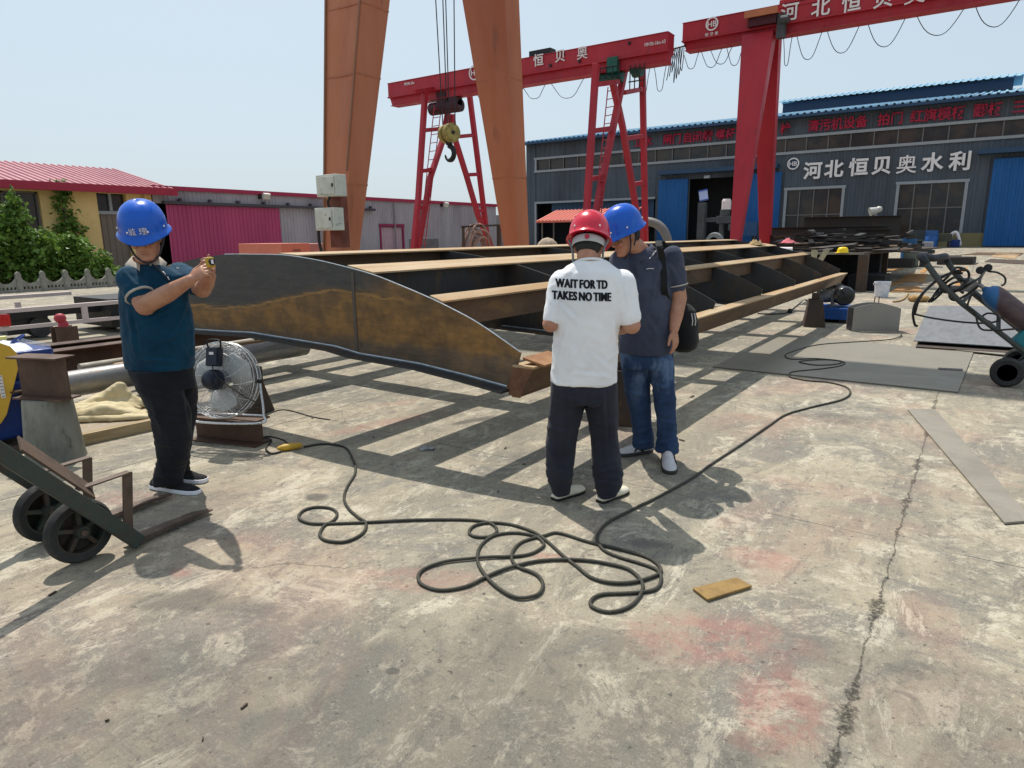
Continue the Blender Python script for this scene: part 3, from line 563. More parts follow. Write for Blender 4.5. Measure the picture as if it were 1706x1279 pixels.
mb = MB(); mb.box2((-14.5, 12.0, 13.0), (8, 12.8, 14.35)); mb.box2((-14.5, 11.9, 13.0), (8, 12.9, 13.04)); mb.build('girder', M_ORANGE, oc)
mb = MB(); mb.box2((-11.4, 7.5, .25), (-10.75, 17.6, .62)); mb.build('sill_beam', M_ORANGE, oc)
for y in (8, 9, 16.2, 17.2):
    mb = MB(); mb.cyl((-11.2, y, .2), (-10.95, y, .2), .2); mb.build('wheel', M_HOOK, oc)
mb = MB(); q = [L1[0][0]*(1-t)+L1[1][0]*t for t in (.02, .98)]; mb.tube([q[0]+V3(.02, -.03, 0), q[1]+V3(.02, -.03, 0)], .022, 8); q = [L1[0][1]*(1-t)+L1[1][1]*t for t in (.2, .5, .98)]; mb.tube([q[0]+V3(-.06, -.03, 0), q[1]+V3(-.03, -.03, 0), q[2]+V3(-.1, -.03, 0)], .016, 8); mb.build('conduit', paint('brown_conduit', lin((140, 100, 74))), lg1)
yb = min(L1[0][0].y, L1[0][1].y)-.05
for (x0, y0, x1, y1) in ((528, 289, 559, 328), (526, 345, 555, 384)):
    a, b = P(x0, y1, 1, yb-.28), P(x1, y0, 1, yb-.28); mb = MB(); mb.box2((a.x, yb-.28, a.z), (b.x, yb-.02, b.z)); eb = mb.build('electrical_box', M_BOXW, oc, bev=.012)
    mb = MB(); mb.box2((a.x+.04, yb-.3, a.z+.04), (b.x-.05, yb-.283, b.z-.04)); d_ = mb.build('door', M_BOXW, eb, bev=.006); mb = MB(); mb.box2((b.x-.1, yb-.32, (a.z+b.z)/2-.03), (b.x-.07, yb-.3, (a.z+b.z)/2+.03)); mb.build('latch', M_BLACK, eb)
mb = MB(); a = P(536, 385, 1, yb-.1); b = P(570, 330, 1, yb-.1); mb.box2((a.x+.2, yb-.06, a.z-.32), (b.x-.08, yb+.1, b.z+.1)); mb.build('box_bracket', rusty('red_brown_bracket', lin((136, 76, 60)), lin((112, 62, 50))), oc)
mb = MB(); mb.tube(spline([V3(a.x-.02, yb-.16, a.z+.1), V3(a.x-.02, yb-.16, a.z-.25), V3(a.x+.08, yb-.16, a.z-.6), V3(a.x+.1, yb-.1, .6)], 5), .03, 8); mb.tube(spline([P(548, 345, 1, yb-.2), P(546, 336, 1, yb-.22), P(550, 328, 1, yb-.2)], 5), .025, 8); mb.build('power_cable', M_CABLE, oc)
hk = P(748, 222, 1, YG); trz = 12.98
mb = MB()
for dx, tx in ((-.24, -.5), (-.06, -.12), (.03, .0), (.26, .40)): mb.tube([hk+V3(dx*.7, 0, .1), V3(hk.x+tx, YG, trz)], .012, 6)
mb.build('wire_rope', M_ROPE, oc)
hb = MB()
for s_ in (-1, 1):
    ax_ = V3(.93, -.36, 0)*s_; hb.cyl(hk+ax_*.05, hk+ax_*.17, .205, n=24); hb.cyl(hk+ax_*.17, hk+ax_*.19, .17, n=24)
hbo = hb.build('hook_block', M_YELLOWDIRT, oc, bev=.01)
mb = MB(); mb.box(hk+V3(0, 0, -.05), (.1, .12, .40)); mb.cyl(hk+V3(-.2, .08, 0), hk+V3(.2, -.08, 0), .04)
arc = [hk+V3(0, 0, -.22)]+[hk+V3(.13*math.sin(t), 0, -.43+.15*math.cos(t)) for t in [i*.35 for i in range(0, 14)]]
mb.tube(arc, [.05]*2+[.058]*8+[.045, .04, .03, .025, .015], 10); mb.build('hook', M_HOOK, hbo, smooth=True, angle=40)
# ---- red lattice-leg crane
def girder(cr, Yf, x0, x1, zb, zl, zt, chamfer=True, dep=.55):
    mb = MB(); mb.box2((x0, Yf, zl), (x1, Yf+dep, zt))
    mb.prism([(x0, Yf+.1, zl), (x0+.12, Yf+.1, zb), (x1-.05, Yf+.1, zb), (x1, Yf+.1, zl)], (0, dep-.2, 0))
    mb.box2((x0+.1, Yf+.02, zb-.025), (x1-.05, Yf+dep-.02, zb)); mb.box2((x0-.01, Yf-.06, zl-.02), (x1+.01, Yf+dep+.06, zl+.02)); mb.box2((x0-.01, Yf-.03, zt), (x1+.01, Yf+dep+.03, zt+.02))
    return mb.build('girder', M_RED, cr)
FCR = [None]
def festoon(mb, Y, xs, z, sag):
    for (xa, xb), s_ in zip(zip(xs[:-1], xs[1:]), sag):
        if s_ <= 0: continue
        mb = MB(); mb.tube([(xa+(xb-xa)*i/12, Y+.05*math.sin(i), z-s_*4*(i/12)*(1-i/12)) for i in range(13)], .012, 6); mb.build('festoon_cable', M_CABLE, FCR[0])
YC = 23.3; zt2 = (P(650, 139, 1, YC).z+P(868, 97, 1, YC).z+P(1109, 55, 1, YC).z)/3; zb2 = (P(660, 173.5, 1, YC).z+P(1100, 104, 1, YC).z)/2; zl2 = zb2+(zt2-zb2)*.36
c2 = thing('red_gantry_crane', (-15.7, 23.6, 0), 'red gantry crane on ladder-like tube legs behind the orange legs', 'gantry crane', 'red gantry cranes in the yard')
xa, xb = P(646, 140, 1, YC).x, P(1113, 60, 1, YC).x; girder(c2, YC, xa, xb, zb2, zl2, zt2)
def frame(XL, tubes, bars, ladder, foot=()):
    q = lambda x, y: P(x, y, 0, XL); lg = []
    for tb in tubes:
        mb = MB(); pts = [q(*p) for p in tb]
        d = (pts[-1]-pts[-2]); e = pts[-1]+d*((gz(pts[-1].y)+.3-pts[-1].z)/d.z); pts.append(e)
        for a, b in zip(pts[:-1], pts[1:]): mb.bar(a, b, .2, .2, (1, 0, 0))
        lg.append(mb.build('leg', M_RED, c2, bev=.012))
    for a, b in bars: mb = MB(); mb.bar(q(*a), q(*b), .16, .16, (1, 0, 0)); mb.build('cross_bar', M_RED, c2)
    (l0, l1), (r0, r1), n = ladder; mb = MB(); A0, A1, B0, B1 = q(*l0), q(*l1), q(*r0), q(*r1); of = V3(.16, 0, 0)
    mb.tube([A0+of, A1+of], .02, 6); mb.tube([B0+of, B1+of], .02, 6)
    for i in range(n): t = (i+.5)/n; mb.tube([A0+(A1-A0)*t+of, B0+(B1-B0)*t+of], .016, 6)
    mb.build('ladder', M_RED, c2)
    ya, yb_ = q(*tubes[0][-1]).y-1.2, q(*tubes[-1][-1]).y+1.2
    mb = MB(); mb.box2((XL-.2, ya, gz(ya)+.25), (XL+.2, yb_, gz(yb_)+.55)); mb.build('sill_beam', M_RED, c2)
frame(-20, [[(708.5, 150), (697, 328), (689, 414)], [(752, 150), (740, 226), (717, 295), (697, 410)], [(753, 190), (757, 228), (777, 292), (797, 361), (810, 391)], [(781, 148), (795.5, 263), (809, 374)]],
      [((706, 217), (738, 214)), ((699, 285), (718, 283)), ((695, 346), (706, 345)), ((757, 228), (789, 225)), ((779, 291), (799, 290)), ((797, 351), (807, 350)), ((690, 153), (800, 136))], (((719, 176), (693, 412)), ((731, 174), (703, 412)), 17))
frame(-11.4, [[(993, 106), (976.6, 364)], [(1045, 96), (989.7, 368)], [(1021, 138), (1037, 210), (1057, 332), (1063, 370)], [(1070, 100), (1075, 387)]],
      [((991, 141), (1030, 136)), ((1040, 154), (1071, 148)), ((987, 218), (1022, 213)), ((1040, 231), (1072, 226)), ((982, 298), (1004, 295)), ((1055, 307), (1073, 304))], (((1006, 146), (984, 362)), ((1021, 143), (994, 362)), 16))
mb = MB(); a = P(745, 172, 1, YC+.3); mb.cyl(a+V3(-.9, 0, -.15), a+V3(.75, 0, -.15), .26, n=14); mb.box(a+V3(-.15, 0, .15), (.5, .5, .6)); mb.box(a+V3(.55, -.1, .0), (.4, .4, .35)); mb.build('hoist', paint('dark_maroon_hoist', lin((64, 26, 36)), lin((40, 36, 40))), c2, bev=.02)
M_GREENM = paint('green_motor', lin((20, 92, 78)), lin((30, 60, 50)), .5, 3, .8)
mb = MB(); a = P(1034, 112, 1, YC+.3); mb.box(a+V3(-.15, -.2, .05), (.42, .4, .5)); mb.cyl(a+V3(-.8, 0, -.32), a+V3(.1, 0, -.32), .2, n=14); mb.cyl(a+V3(.45, .1, -.1), a+V3(.75, .1, -.1), .3, n=14); mb.build('hoist', M_GREENM, c2, bev=.02)
mb = MB(); a = P(1010, 130, 1, YC-.1); mb.box(a, (1.0, .03, .04)); mb.box(a+V3(0, 0, .35), (1.0, .03, .04)); [mb.box(a+V3(i*.25-.5, 0, .17), (.03, .03, .4)) for i in range(5)]; a = P(1058, 140, 1, YC); [mb.box(a+V3(i*.18-.2, 0, .25), (.03, .03, .8)) for i in range(4)]; mb.box(a+V3(.05, 0, .1), (.6, .03, .04)); mb.box(a+V3(.05, 0, .5), (.6, .03, .04)); mb.build('guard_rail', M_ROPE, c2)
FCR[0] = c2; px = lambda x: P(x, 120, 1, YC+.5).x
festoon(mb, YC+.5, [px(x) for x in (795, 832, 872, 909, 919, 973, 983, 996, 1062, 1083, 1090, 1110)], zb2-.03, [.5, .6, .45, 0, .6, 0, 0, 0, .85, 0, .8])
for s_, x, y in (('恒', 898, 100), ('贝', 934, 93.5), ('奥', 971, 88)): wr = MB(); letters(wr, s_, P(x, y, 1, YC)+V3(0, -.04, 0), .46, (1, 0, 0), (0, 0, 1), .03, .012 if s_ != '奥' else .004); wr.build('lettering', M_WHITE, c2)
for s_, x, y in (('MH10t-16m', 683, 139), ('MH10t-16m A3', 1092, 72)): wr = MB(); letters(wr, s_, P(x, y, 1, YC)+V3(0, -.04, 0), .17, (1, 0, 0), (0, 0, 1), .02, .0, .7); wr.build('lettering', M_WHITE, c2)
wr = MB(); c = P(792, 121, 1, YC)+V3(0, -.04, 0); ring_disc(wr, c, .24, .29, (1, 0, 0), (0, 0, 1), .02); letters(wr, 'HB', c, .3, (1, 0, 0), (0, 0, 1), .02, .01); wr.build('emblem', M_WHITE, c2)
mb = MB()
for x, y in ((917.5, 109), (966, 102), (1049, 72), (939, 91)): mb.cyl(P(x, y, 1, YC)+V3(0, -.05, 0), P(x, y, 1, YC)+V3(0, .02, 0), .055, n=8)
a = P(898, 88.5, 1, YC); mb.box2((a.x-.45, YC, zt2+.02), (a.x+.5, YC+.4, zt2+.22)); mb.build('bracket', M_HOOK, c2)
# ---- red box-leg crane
YD = 24.4
c3 = thing('red_gantry_crane', (-6.3, 24.7, 0), 'red gantry crane on solid tapered box legs in front of the workshop', 'gantry crane', 'red gantry cranes in the yard')
zt3 = (P(1137, 38, 1, YD).z+P(1287, 12.5, 1, YD).z)/2; zb3 = (P(1137.5, 82, 1, YD).z+P(1304, 56.5, 1, YD).z+P(1529, 20.4, 1, YD).z)/3; zl3 = zb3+(zt3-zb3)*.33
xa, xb = P(1137, 60, 1, YD).x, 7.0; girder(c3, YD, xa, xb, zb3, zl3, zt3)
mb = MB(); xr = P(1298, 20, 1, YD).x; mb.box2((xr, YD-.03, zt3-.1), (xb, YD+.6, zt3+.14)); mb.build('girder_cover', M_RED, c3)
def boxleg(tl, tr, bl, br, Yt, Yb, th, thb):
    TL, TR, BL, BR = P(*tl, 1, Yt), P(*tr, 1, Yt), P(*bl, 1, Yb), P(*br, 1, Yb); TR.z = TL.z = max(TL.z, TR.z); BR.z = BL.z
    def ext(T, B): return B+(B-T)*((B.z-gz(B.y)-.35)/(T.z-B.z))
    BL, BR = ext(TL, BL), ext(TR, BR); mb = MB(); o = V3(0, th, 0); ob = V3(0, thb, 0); frustum(mb, [BL, BR, BR+ob, BL+ob], [TL, TR, TR+o, TL+o]); return mb.build('leg', M_RED, c3, bev=.012)
boxleg((1236, 58), (1289, 50), (1216, 397), (1232, 397), YD-.05, 22.4, .45, .3)
boxleg((1255, 60), (1298, 59), (1264, 378), (1283, 378), YD+.75, 27.0, .4, .3)
mb = MB(); xq = P(1240, 390, 1, 24).x; mb.box2((xq-.35, 20.6, .2), (xq+.1, 24.2, .5)); mb.bar((xq-.12, 24.2, .35), (xq-.12, 28.6, gz(28)+.45), .4, .32); mb.build('sill_beam', M_RED, c3)
a, b = P(1241, 27, 1, YD-.35), P(1296, 18, 1, YD-.35); mb = MB(); mb.box2((a.x, YD-.4, a.z-.05), (b.x, YD+.5, a.z+.0)); mb.box((a.x/2+b.x/2, YD-.4, a.z+.02), (b.x-a.x, .06, .2)); mb.build('saddle_cap', M_ORANGE, c3)  # orange paint stands in for sunlight on the leg cap
mb = MB(); mb.box2((a.x+.1, YD-.3, zl3+.02), (b.x-.05, YD+.4, a.z-.02)); mb.build('saddle', paint('dark_maroon', lin((70, 20, 32))), c3)
mb = MB(); mb.cyl((b.x+.05, YD-.25, a.z-.28), (b.x+.32, YD-.25, a.z-.28), .13, n=12); mb.box((b.x+.1, YD-.15, zl3-.1), (.25, .25, .7)); mb.build('travel_motor', M_MACH, c3)
FCR[0] = c3; px = lambda x: P(x, 60, 1, YD+.5).x
festoon(mb, YD+.5, [px(x) for x in (1141, 1166, 1170, 1204, 1212, 1240)], zb3-.03, [.5, 0, .55, 0, .6]); festoon(mb, YD+.45, [px(1186), px(1222)], zb3-.03, [.5])
festoon(mb, YD+.5, [px(x) for x in (1306, 1320, 1328, 1369, 1378, 1430, 1445, 1505, 1525, 1600, 1620, 1690)], zb3-.03, [.85, 0, .75, 0, .7, 0, .7, 0, .6, 0, .6])
mb = MB(); a = P(1137, 78, 1, YD); 
for i in range(7): mb.tube(spline([a+V3(-.05-.09*i, .1, -.02+.03*(i % 3)), a+V3(-.1-.08*i, .1+.03*i, -.45), a+V3(-.04-.09*i, .1, -.75-.12*(i % 4)), a+V3(.0-.08*i, .12, -.4), a+V3(.02-.06*i, .1, 0)], 5), .014, 6)
mb.tube([a+V3(.1, .1, .05), a+V3(-.75, .1, .0)], .03, 6); mb.build('cable_bundle', M_CABLE, c3)
for s_, x, y in (('河', 1316, 20), ('北', 1368, 12), ('恒', 1419, 4.5), ('贝', 1472, -2), ('奥', 1525, -10)): wr = MB(); letters(wr, s_, P(x, y, 1, YD)+V3(0, -.05, 0), .56, (1, 0, 0), (0, 0, 1), .03, .014 if s_ != '奥' else .004); wr.build('lettering', M_WHITE, c3)
wr = MB(); c = P(1187, 40, 1, YD)+V3(0, -.04, 0); ring_disc(wr, c, .17, .215, (1, 0, 0), (0, 0, 1), .02); letters(wr, 'HB', c, .25, (1, 0, 0), (0, 0, 1), .02, .008); wr.build('emblem', M_WHITE, c3); wr = MB(); letters(wr, '恒 贝 奥', c+V3(0, 0, -.32), .13, (1, 0, 0), (0, 0, 1), .02, .002); wr.build('lettering', M_WHITE, c3)
# ------------------------------------------------------------------ the steel gate frame on trestles
def web_material():
    t = NT('front_web_steel'); p = t.pos(); v = t.coords(scale=(1, 1, 1)); vst = t.coords(scale=(.35, 1, 1.6)); sep = t.n('SeparateXYZ'); t.l(p, sep.inputs[0]); X, Z = sep.outputs[0], sep.outputs[2]
    n1 = t.noise(vst, 2.6, 8, .7, .8); n2 = t.noise(v, 7, 8, .72)
    line = t.math('ADD', t.ramp(X, -5.6, -3.75, .95, 1.17), t.ramp(X, -3.75, -3.0, 0, -.06))
    e = t.math('SUBTRACT', t.math('ADD', Z, t.math('MULTIPLY', t.math('SUBTRACT', n1, .5), .24)), line)
    dark = t.ramp(e, -.05, .06, 0, 1); dark = t.math('MULTIPLY', dark, t.ramp(X, -3.75, -3.25, 1, .12))
    rust = t.mix(t.ramp(n2, .36, .66), (.150, .086, .036), (.30, .160, .050)); rust = t.mix(t.ramp(n1, .52, .74, 0, .55), rust, (.075, .060, .044))
    scale = t.mix(t.ramp(n2, .3, .7), (.046, .048, .050), (.080, .076, .070))
    col = t.mix(dark, rust, scale)
    edge = t.math('MULTIPLY', t.ramp(t.math('ABSOLUTE', e), .003, .016, 1, 0), t.ramp(X, -3.4, -3.05, .75, 0)); col = t.mix(edge, col, (.40, .22, .07))
    low = t.ramp(t.math('ADD', Z, t.math('MULTIPLY', n2, .12)), .82, .92, .5, 0); col = t.mix(low, col, (.082, .084, .086))
    col = t.mix(.45, col, t.mix(t.ramp(t.noise(t.coords(scale=(.4, 1, 2.2)), 9, 9, .78), .36, .64), (.45, .45, .45), (1.25, 1.2, 1.1)), 'MULTIPLY'); col = t.mix(t.ramp(t.noise(v, 11, 12, .86), .59, .64, 0, .5), col, (.30, .165, .06))
    spots = t.ramp(t.noise(v, 4.2, 3), .70, .76, 0, .6); col = t.mix(spots, col, (.02, .018, .016))
    t.bump(t.noise(v, 60, 5), .12, .003); return t.done(col, t.ramp(n2, .3, .7, .45, .7), .25)
M_WEB = web_material()
M_MILL = rusty('mill_scale_steel', (.040, .043, .048), (.085, .060, .038), (.14, .08, .035), 1.3, (1, 1, .4), .6, .25, (.45, .68))
M_TAN = rusty('tan_rust_flange', (.50, .37, .22), (.40, .25, .12), (.52, .26, .09), 1.4, (2.5, .25, 1), .75, .0, (.4, .62), .3)
M_BROWNWEB = rusty('brown_rust_web', (.165, .092, .044), (.11, .066, .038), (.28, .145, .045), 1.6, (1, .3, 1), .7, .1, (.42, .6))
M_WELD = paint('ground_weld_bead', (.42, .46, .50), (.25, .27, .29), .42, 14, .8, metal=.5)
M_PEDE = rusty('dark_rust_trestle', (.062, .046, .038), (.105, .064, .042), (.16, .082, .04), 3, (1, 1, .5), .8, .05)
YP = 3.43; XC = -4.9
arc_px = [(420, 424), (450, 424.3), (480, 426), (530, 434), (579, 446), (618, 457), (650, 469), (716, 497), (773, 525.5), (804, 544), (836, 566), (867, 588)]
arc_r = [(P(x, y, 1, YP).x, P(x, y, 1, YP).z) for x, y in arc_px]; arc_r = [(a, b) for a, b in arc_r]; pass
bot_r = [(P(x, y, 1, YP).x, P(x, y, 1, YP).z) for x, y in [(420, 555), (500, 568), (560, 578), (600, 590), (700, 607), (780, 627), (846, 646)]]; bot_r[-1] = (-2.37, bot_r[-1][1])
XL_ = -7.15; ap = arc_r[0][0]
mir = lambda pts: [(2*ap-a, b) for a, b in pts[1:] if 2*ap-a > XL_]
arcp = mir(arc_r)[::-1]+arc_r; botp = mir(bot_r)[::-1]+bot_r
def interp(pts, x):
    for (a, b), (c, d) in zip(pts[:-1], pts[1:]):
        if a <= x <= c: return b+(d-b)*(x-a)/(c-a)
    return pts[0][1] if x < pts[0][0] else pts[-1][1]
arcp = [(XL_, interp(arcp, XL_)-.03)]+arcp if arcp[0][0] > XL_+.02 else arcp; botp = [(XL_, botp[0][1])]+botp if botp[0][0] > XL_+.02 else botp
fine_arc = [(p.x, p.y) for p in spline([V3(a, b, 0) for a, b in arcp], 4)]
gt = thing('steel_gate_frame', (-4.8, 9.2, .58), 'big unfinished steel gate frame with arched ribs resting on trestles', 'gate frame')
YS = [YP, 5.27, 7.2, 9.1, 11.0, 13.0, 14.9]
for k, y in enumerate(YS):
    mb = MB(); poly = [(a, y, b) for a, b in fine_arc]+[(a, y, b) for a, b in botp[::-1]]; mb.prism(poly, (0, .014, 0)); wb = mb.build('rib_plate', M_WEB if k == 0 else M_MILL, gt)
    if k == 0: wb['label'] = 'brown and blue-grey front arch plate'
    mb = MB()
    for (a, b), (c, d) in zip(botp[:-1], botp[1:]): mb.prism([(a, y-.11, b), (c, y-.11, d), (c, y-.11, d-.016), (a, y-.11, b-.016)], (0, .23, 0))
    fl = mb.build('bottom_flange', M_MILL, wb)
    if k < 3:
        mb = MB(); mb.tube([(a, y-.004, b+.006) for a, b in botp], .0085, 6); mb.build('weld_bead', M_WELD, wb)
mb = MB()
for x0 in (P(590, 500, 1, YP).x,): mb.bar((x0, YP-.002, interp(botp, x0)+.02), (x0, YP-.002, interp(fine_arc, x0)-.02), .028 if x0 < -3.3 else .014, .006, (0, 1, 0))
mb.build('seam_weld', paint('dark_seam', (.095, .078, .065), rough=.6), gt)
mb = MB(); mb.tube([(a, YP+.007, b+.001) for a, b in fine_arc if a > -5.4], .0055, 6); mb.build('arch_edge', M_WELD, gt)
def long_beam(x0, x1, y0, y1, depth, flange=True, web_m=M_BROWNWEB, lift=.0):
    za, zb = interp(fine_arc, x0)+lift, interp(fine_arc, x1)+lift; mb = MB(); t = .012
    mb.prism([(x0, y0, za), (x1, y0, zb), (x1, y0, zb+t), (x0, y0, za+t)], (0, y1-y0, 0)); f = mb.build('top_flange', M_TAN, gt)
    xm = (x0+x1)/2; zm = (za+zb)/2; mb = MB(); mb.box2((xm-.005, y0+.02, zm-depth), (xm+.005, y1-.01, zm)); mb.build('beam_web', web_m, f); return f
Ya, Yz = YP+.017, 15.0
long_beam(-4.62, -4.38, Ya, Yz, .3, lift=.004); long_beam(-3.83, -3.57, Ya, Yz, .60, web_m=M_MILL, lift=.004); long_beam(-3.04, -2.93, Ya, Yz, .20, lift=.004)
long_beam(2*ap+2.95, 2*ap+3.1, Ya, Yz, .2, lift=.004); long_beam(2*ap+3.6, 2*ap+3.8, Ya, Yz, .5, web_m=M_MILL, lift=.004)
M_ENDPL = rusty('red_brown_end', (.20, .085, .04), (.14, .06, .032), (.30, .15, .05), 5, rough=.75, metal=0)
def edge_beam(x, mbname='edge_beam'):
    zt, zb = .765, .575; mb = MB(); y0, y1 = YP-.02, 15.1
    mb.box2((x-.075, y0, zt-.014), (x+.085, y1, zt)); e = mb.build('edge_beam', M_TAN, gt)
    mb = MB(); mb.prism([(x-.035, y0, zb), (x-.022, y0, zb), (x+.072, y0, zt-.014), (x+.058, y0, zt-.014)], (0, y1-y0, 0)); mb.box2((x-.12, y0+.02, zb-.012), (x-.02, y1, zb)); mb.build('beam_web', M_BROWNWEB, e)
    mb = MB(); mb.prism([(x-.125, y0-.004, zb+.03), (x-.075, y0-.004, zb-.016), (x-.02, y0-.004, zb-.016), (x+.078, y0-.004, zt-.014), (x-.062, y0-.004, zt-.014)], (0, .012, 0)); mb.build('end_plate', M_ENDPL, e); return e
eb = edge_beam(-2.27); 
mb = MB(); a0 = V3(-2.30, YP+.03, .795); mb.prism([a0, a0+V3(.16, 0, -.035), a0+V3(.16, .30, -.035), a0+V3(0, .3, 0)], (0, 0, .014)); mb.build('packing_plate', rusty('orange_rust_plate', (.40, .20, .08), (.30, .14, .055), None, 3, rough=.8, metal=0), gt)
edge_beam(XL_+.02)
# trestles
def trestle(x, y, top, wb_, wt, label, rz=0):
    o = thing('trestle', (x, y, 0), label, 'trestle', 'rusty trestles under the gate frame'); mb = MB(); c, s_ = math.cos(rz), math.sin(rz)
    def sq(w, z): return [V3(x+(a*c-b*s_)*w, y+(a*s_+b*c)*w, z) for a, b in ((-1, -1), (1, -1), (1, 1), (-1, 1))]
    frustum(mb, sq(wb_, 0), sq(wt, top-.1)); mb.build('cone', M_PEDE, o, bev=.006); mb = MB(); mb.box((x, y, top-.05), (wt*1.1, wt*1.1, .1), rz); mb.build('packing_block', M_PEDE, o, bev=.004); return o
trestle(-2.24, 12.35, .56, .17, .105, 'dark tapered trestle under the far end of the gate, in front of the blue compressor', .3)
trestle(-2.36, 5.08, .56, .16, .105, 'brown tapered trestle behind the two men with their backs together', .3)
q = G(402, 692); trestle(q.x, q.y+.1, .56, .15, .055, 'brown tapered trestle behind the metal fan', .3)
# rags on the gate
def rag(px, py, base, size, m_, label, cat, name, seed, h=.08):
    c = base; rnd = random.Random(seed); mb = MB(); n = 14; vs = []
    for j in range(n+1):
        for i in range(n+1):
            u, v = i/n-.5, j/n-.5; r = math.hypot(u, v)*2; f = max(0, 1-r**2.2)
            z = h*f*(.35+1.1*noise.noise((u*4+seed, v*4, .3))**2+.5*noise.noise((u*7, v*7+seed, 1))); vs.append((c.x+u*size[0]*(1+.25*noise.noise((u*3, v*3, seed))), c.y+v*size[1]*(1+.25*noise.noise((u*3, v*3, seed+5))), c.z+max(.006, z+.01*f)))
    mb.add(vs, [(j*(n+1)+i, j*(n+1)+i+1, (j+1)*(n+1)+i+1, (j+1)*(n+1)+i) for j in range(n) for i in range(n)])
    o = mb.build(name, m_, loc=c, smooth=True); md = o.modifiers.new('thick', 'SOLIDIFY'); md.thickness = .006; return tag(o, label, cat)
zB1 = lambda x: interp(fine_arc, x)+.016
p = P(1162, 408, 2, zB1(-3.7)); rag(0, 0, V3(-3.72, p.y, zB1(-3.72)), (.26, .55), fabric('khaki_rag', lin((168, 140, 96)), lin((110, 92, 60))), 'crumpled khaki rag lying on the top flange of the gate', 'rag', 'rag', 3, .16)
p = P(1211, 405, 2, zB1(-3.7)); rag(0, 0, V3(-3.72, p.y, zB1(-3.72)), (.3, .75), fabric('pink_rag', lin((206, 112, 122)), lin((170, 80, 92))), 'crumpled pink cap on the top flange near the far end of the gate', 'cap', 'cap', 8, .15)
# ------------------------------------------------------------------ things on the yard, left side
def remesh(o, vox, smooth=4, disp=None, sm_fac=.5):
    md = o.modifiers.new('r', 'REMESH'); md.mode = 'VOXEL'; md.voxel_size = vox; md.use_smooth_shade = True
    if smooth: s_ = o.modifiers.new('s', 'SMOOTH'); s_.iterations = smooth; s_.factor = sm_fac
    me = D.meshes.new_from_object(o.evaluated_get(bpy.context.evaluated_depsgraph_get())); old = o.data
    mats = [m_ for m_ in old.materials]; o.modifiers.clear(); o.data = me; D.meshes.remove(old)
    if not me.materials and mats: me.materials.append(mats[0])
    if disp:
        base = ORG[o]; ns = [v.normal.copy() for v in me.vertices]
        for v, n_ in zip(me.vertices, ns): v.co += n_*disp(v.co+base)
    me.polygons.foreach_set('use_smooth', [True]*len(me.polygons)); return o
M_RUSTB = rusty('rust_brown_beam', (.115, .060, .038), (.085, .048, .034), (.17, .085, .045), 2.5, (1, 1, 1), .78, .0)
M_STEELPIPE = rusty('grey_steel_pipe', (.34, .34, .34), (.20, .20, .20), (.30, .18, .10), 3, (1, .5, 1), .42, .45, (.4, .7))
M_TYRE = paint('tyre_rubber', (.022, .022, .022), (.05, .048, .045), .85, 6, .8, bump=.2)
M_WOOD = rusty('weathered_timber', (.46, .35, .20), (.33, .24, .13), (.25, .17, .09), 3, (6, .6, 6), .85, 0, (.4, .65), .3)
def ibeam(mb, c, L, h, w, d, up=V3(0, 0, 1), tw=.009, tf=.013):
    """I section along direction d, c = centre of the underside"""
    d = Vector(d).normalized(); c = Vector(c); s_ = d.cross(up).normalized()
    a, b = c-d*L/2, c+d*L/2
    mb.bar(a+up*tf/2, b+up*tf/2, w, tf, up); mb.bar(a+up*(h-tf/2), b+up*(h-tf/2), w, tf, up); mb.bar(a+up*h/2, b+up*h/2, tw, h-2*tf, up)
# concrete pedestal with an I-beam offcut
cb = V3(-5.42, 1.98, 0); mb = MB(); mb.loft([(cb+V3(0, 0, z), (r*.75, -r*.66, 0), (r*.66, r*.75, 0)) for r, z in ((.195, 0), (.19, .02), (.155, .44), (.15, .455))], 28)
tag(mb.build('concrete_pedestal', paint('mossy_concrete', (.26, .255, .22), (.11, .11, .085), .92, 4.5, 1., dirt=(.075, .066, .05), bump=.5, streak=2.5), loc=cb, smooth=True, angle=40), 'tapered round concrete pedestal with green stains under the beam offcut', 'pedestal')
bd = (V3(-4.86, 1.88, 0)-V3(-5.28, 1.77, 0)).normalized(); cc = (P(23, 601, 2, .765)+P(127, 602, 2, .765)+P(52, 597, 2, .765)+P(101, 608, 2, .765))/4
mb = MB(); ibeam(mb, (cb.x+.03, cb.y-.01, .456), .42, .305, .17, V3(.93, .37, 0)); tag(mb.build('beam_offcut', M_RUSTB, loc=(cb.x, cb.y, .456), bev=.002), 'short rusty I-beam offcut standing on the concrete pedestal', 'beam offcut')
# fan on an I-beam stub
fb0, fb1 = V3(-5.0, 2.77, 0), V3(-4.40, 2.94, 0); fd = (fb1-fb0).normalized(); fp = V3(fd.y, -fd.x, 0)*-1
fc = (fb0+fb1)/2+V3(0, 0, 0)+fp*.075
mb = MB(); ibeam(mb, fc, .64, .2, .20, fd); tag(mb.build('beam_offcut', M_RUSTB, loc=fc, bev=.002), 'rusty I-beam offcut lying on the ground under the metal fan', 'beam offcut')
M_CHROME = paint('bright_wire', (.62, .63, .64), (.5, .5, .5), .3, 5, .4, metal=.7); M_BLADE = paint('pale_fan_blade', lin((196, 198, 196)), rough=.4); M_MOTOR = paint('dark_blue_motor', lin((20, 28, 46)), rough=.35)
ctr = P(371, 633, 2, .505); fn = thing('floor_fan', (fc.x, fc.y, .2), 'round wire-caged floor fan standing on a beam offcut behind the man in the teal shirt', 'fan')
ax = (P(341, 617, 2, .58)-ctr); toc = (EYE-ctr); toc.z = 0; toc.normalize(); rr_ = V3(-toc.y, toc.x, 0)*1.0
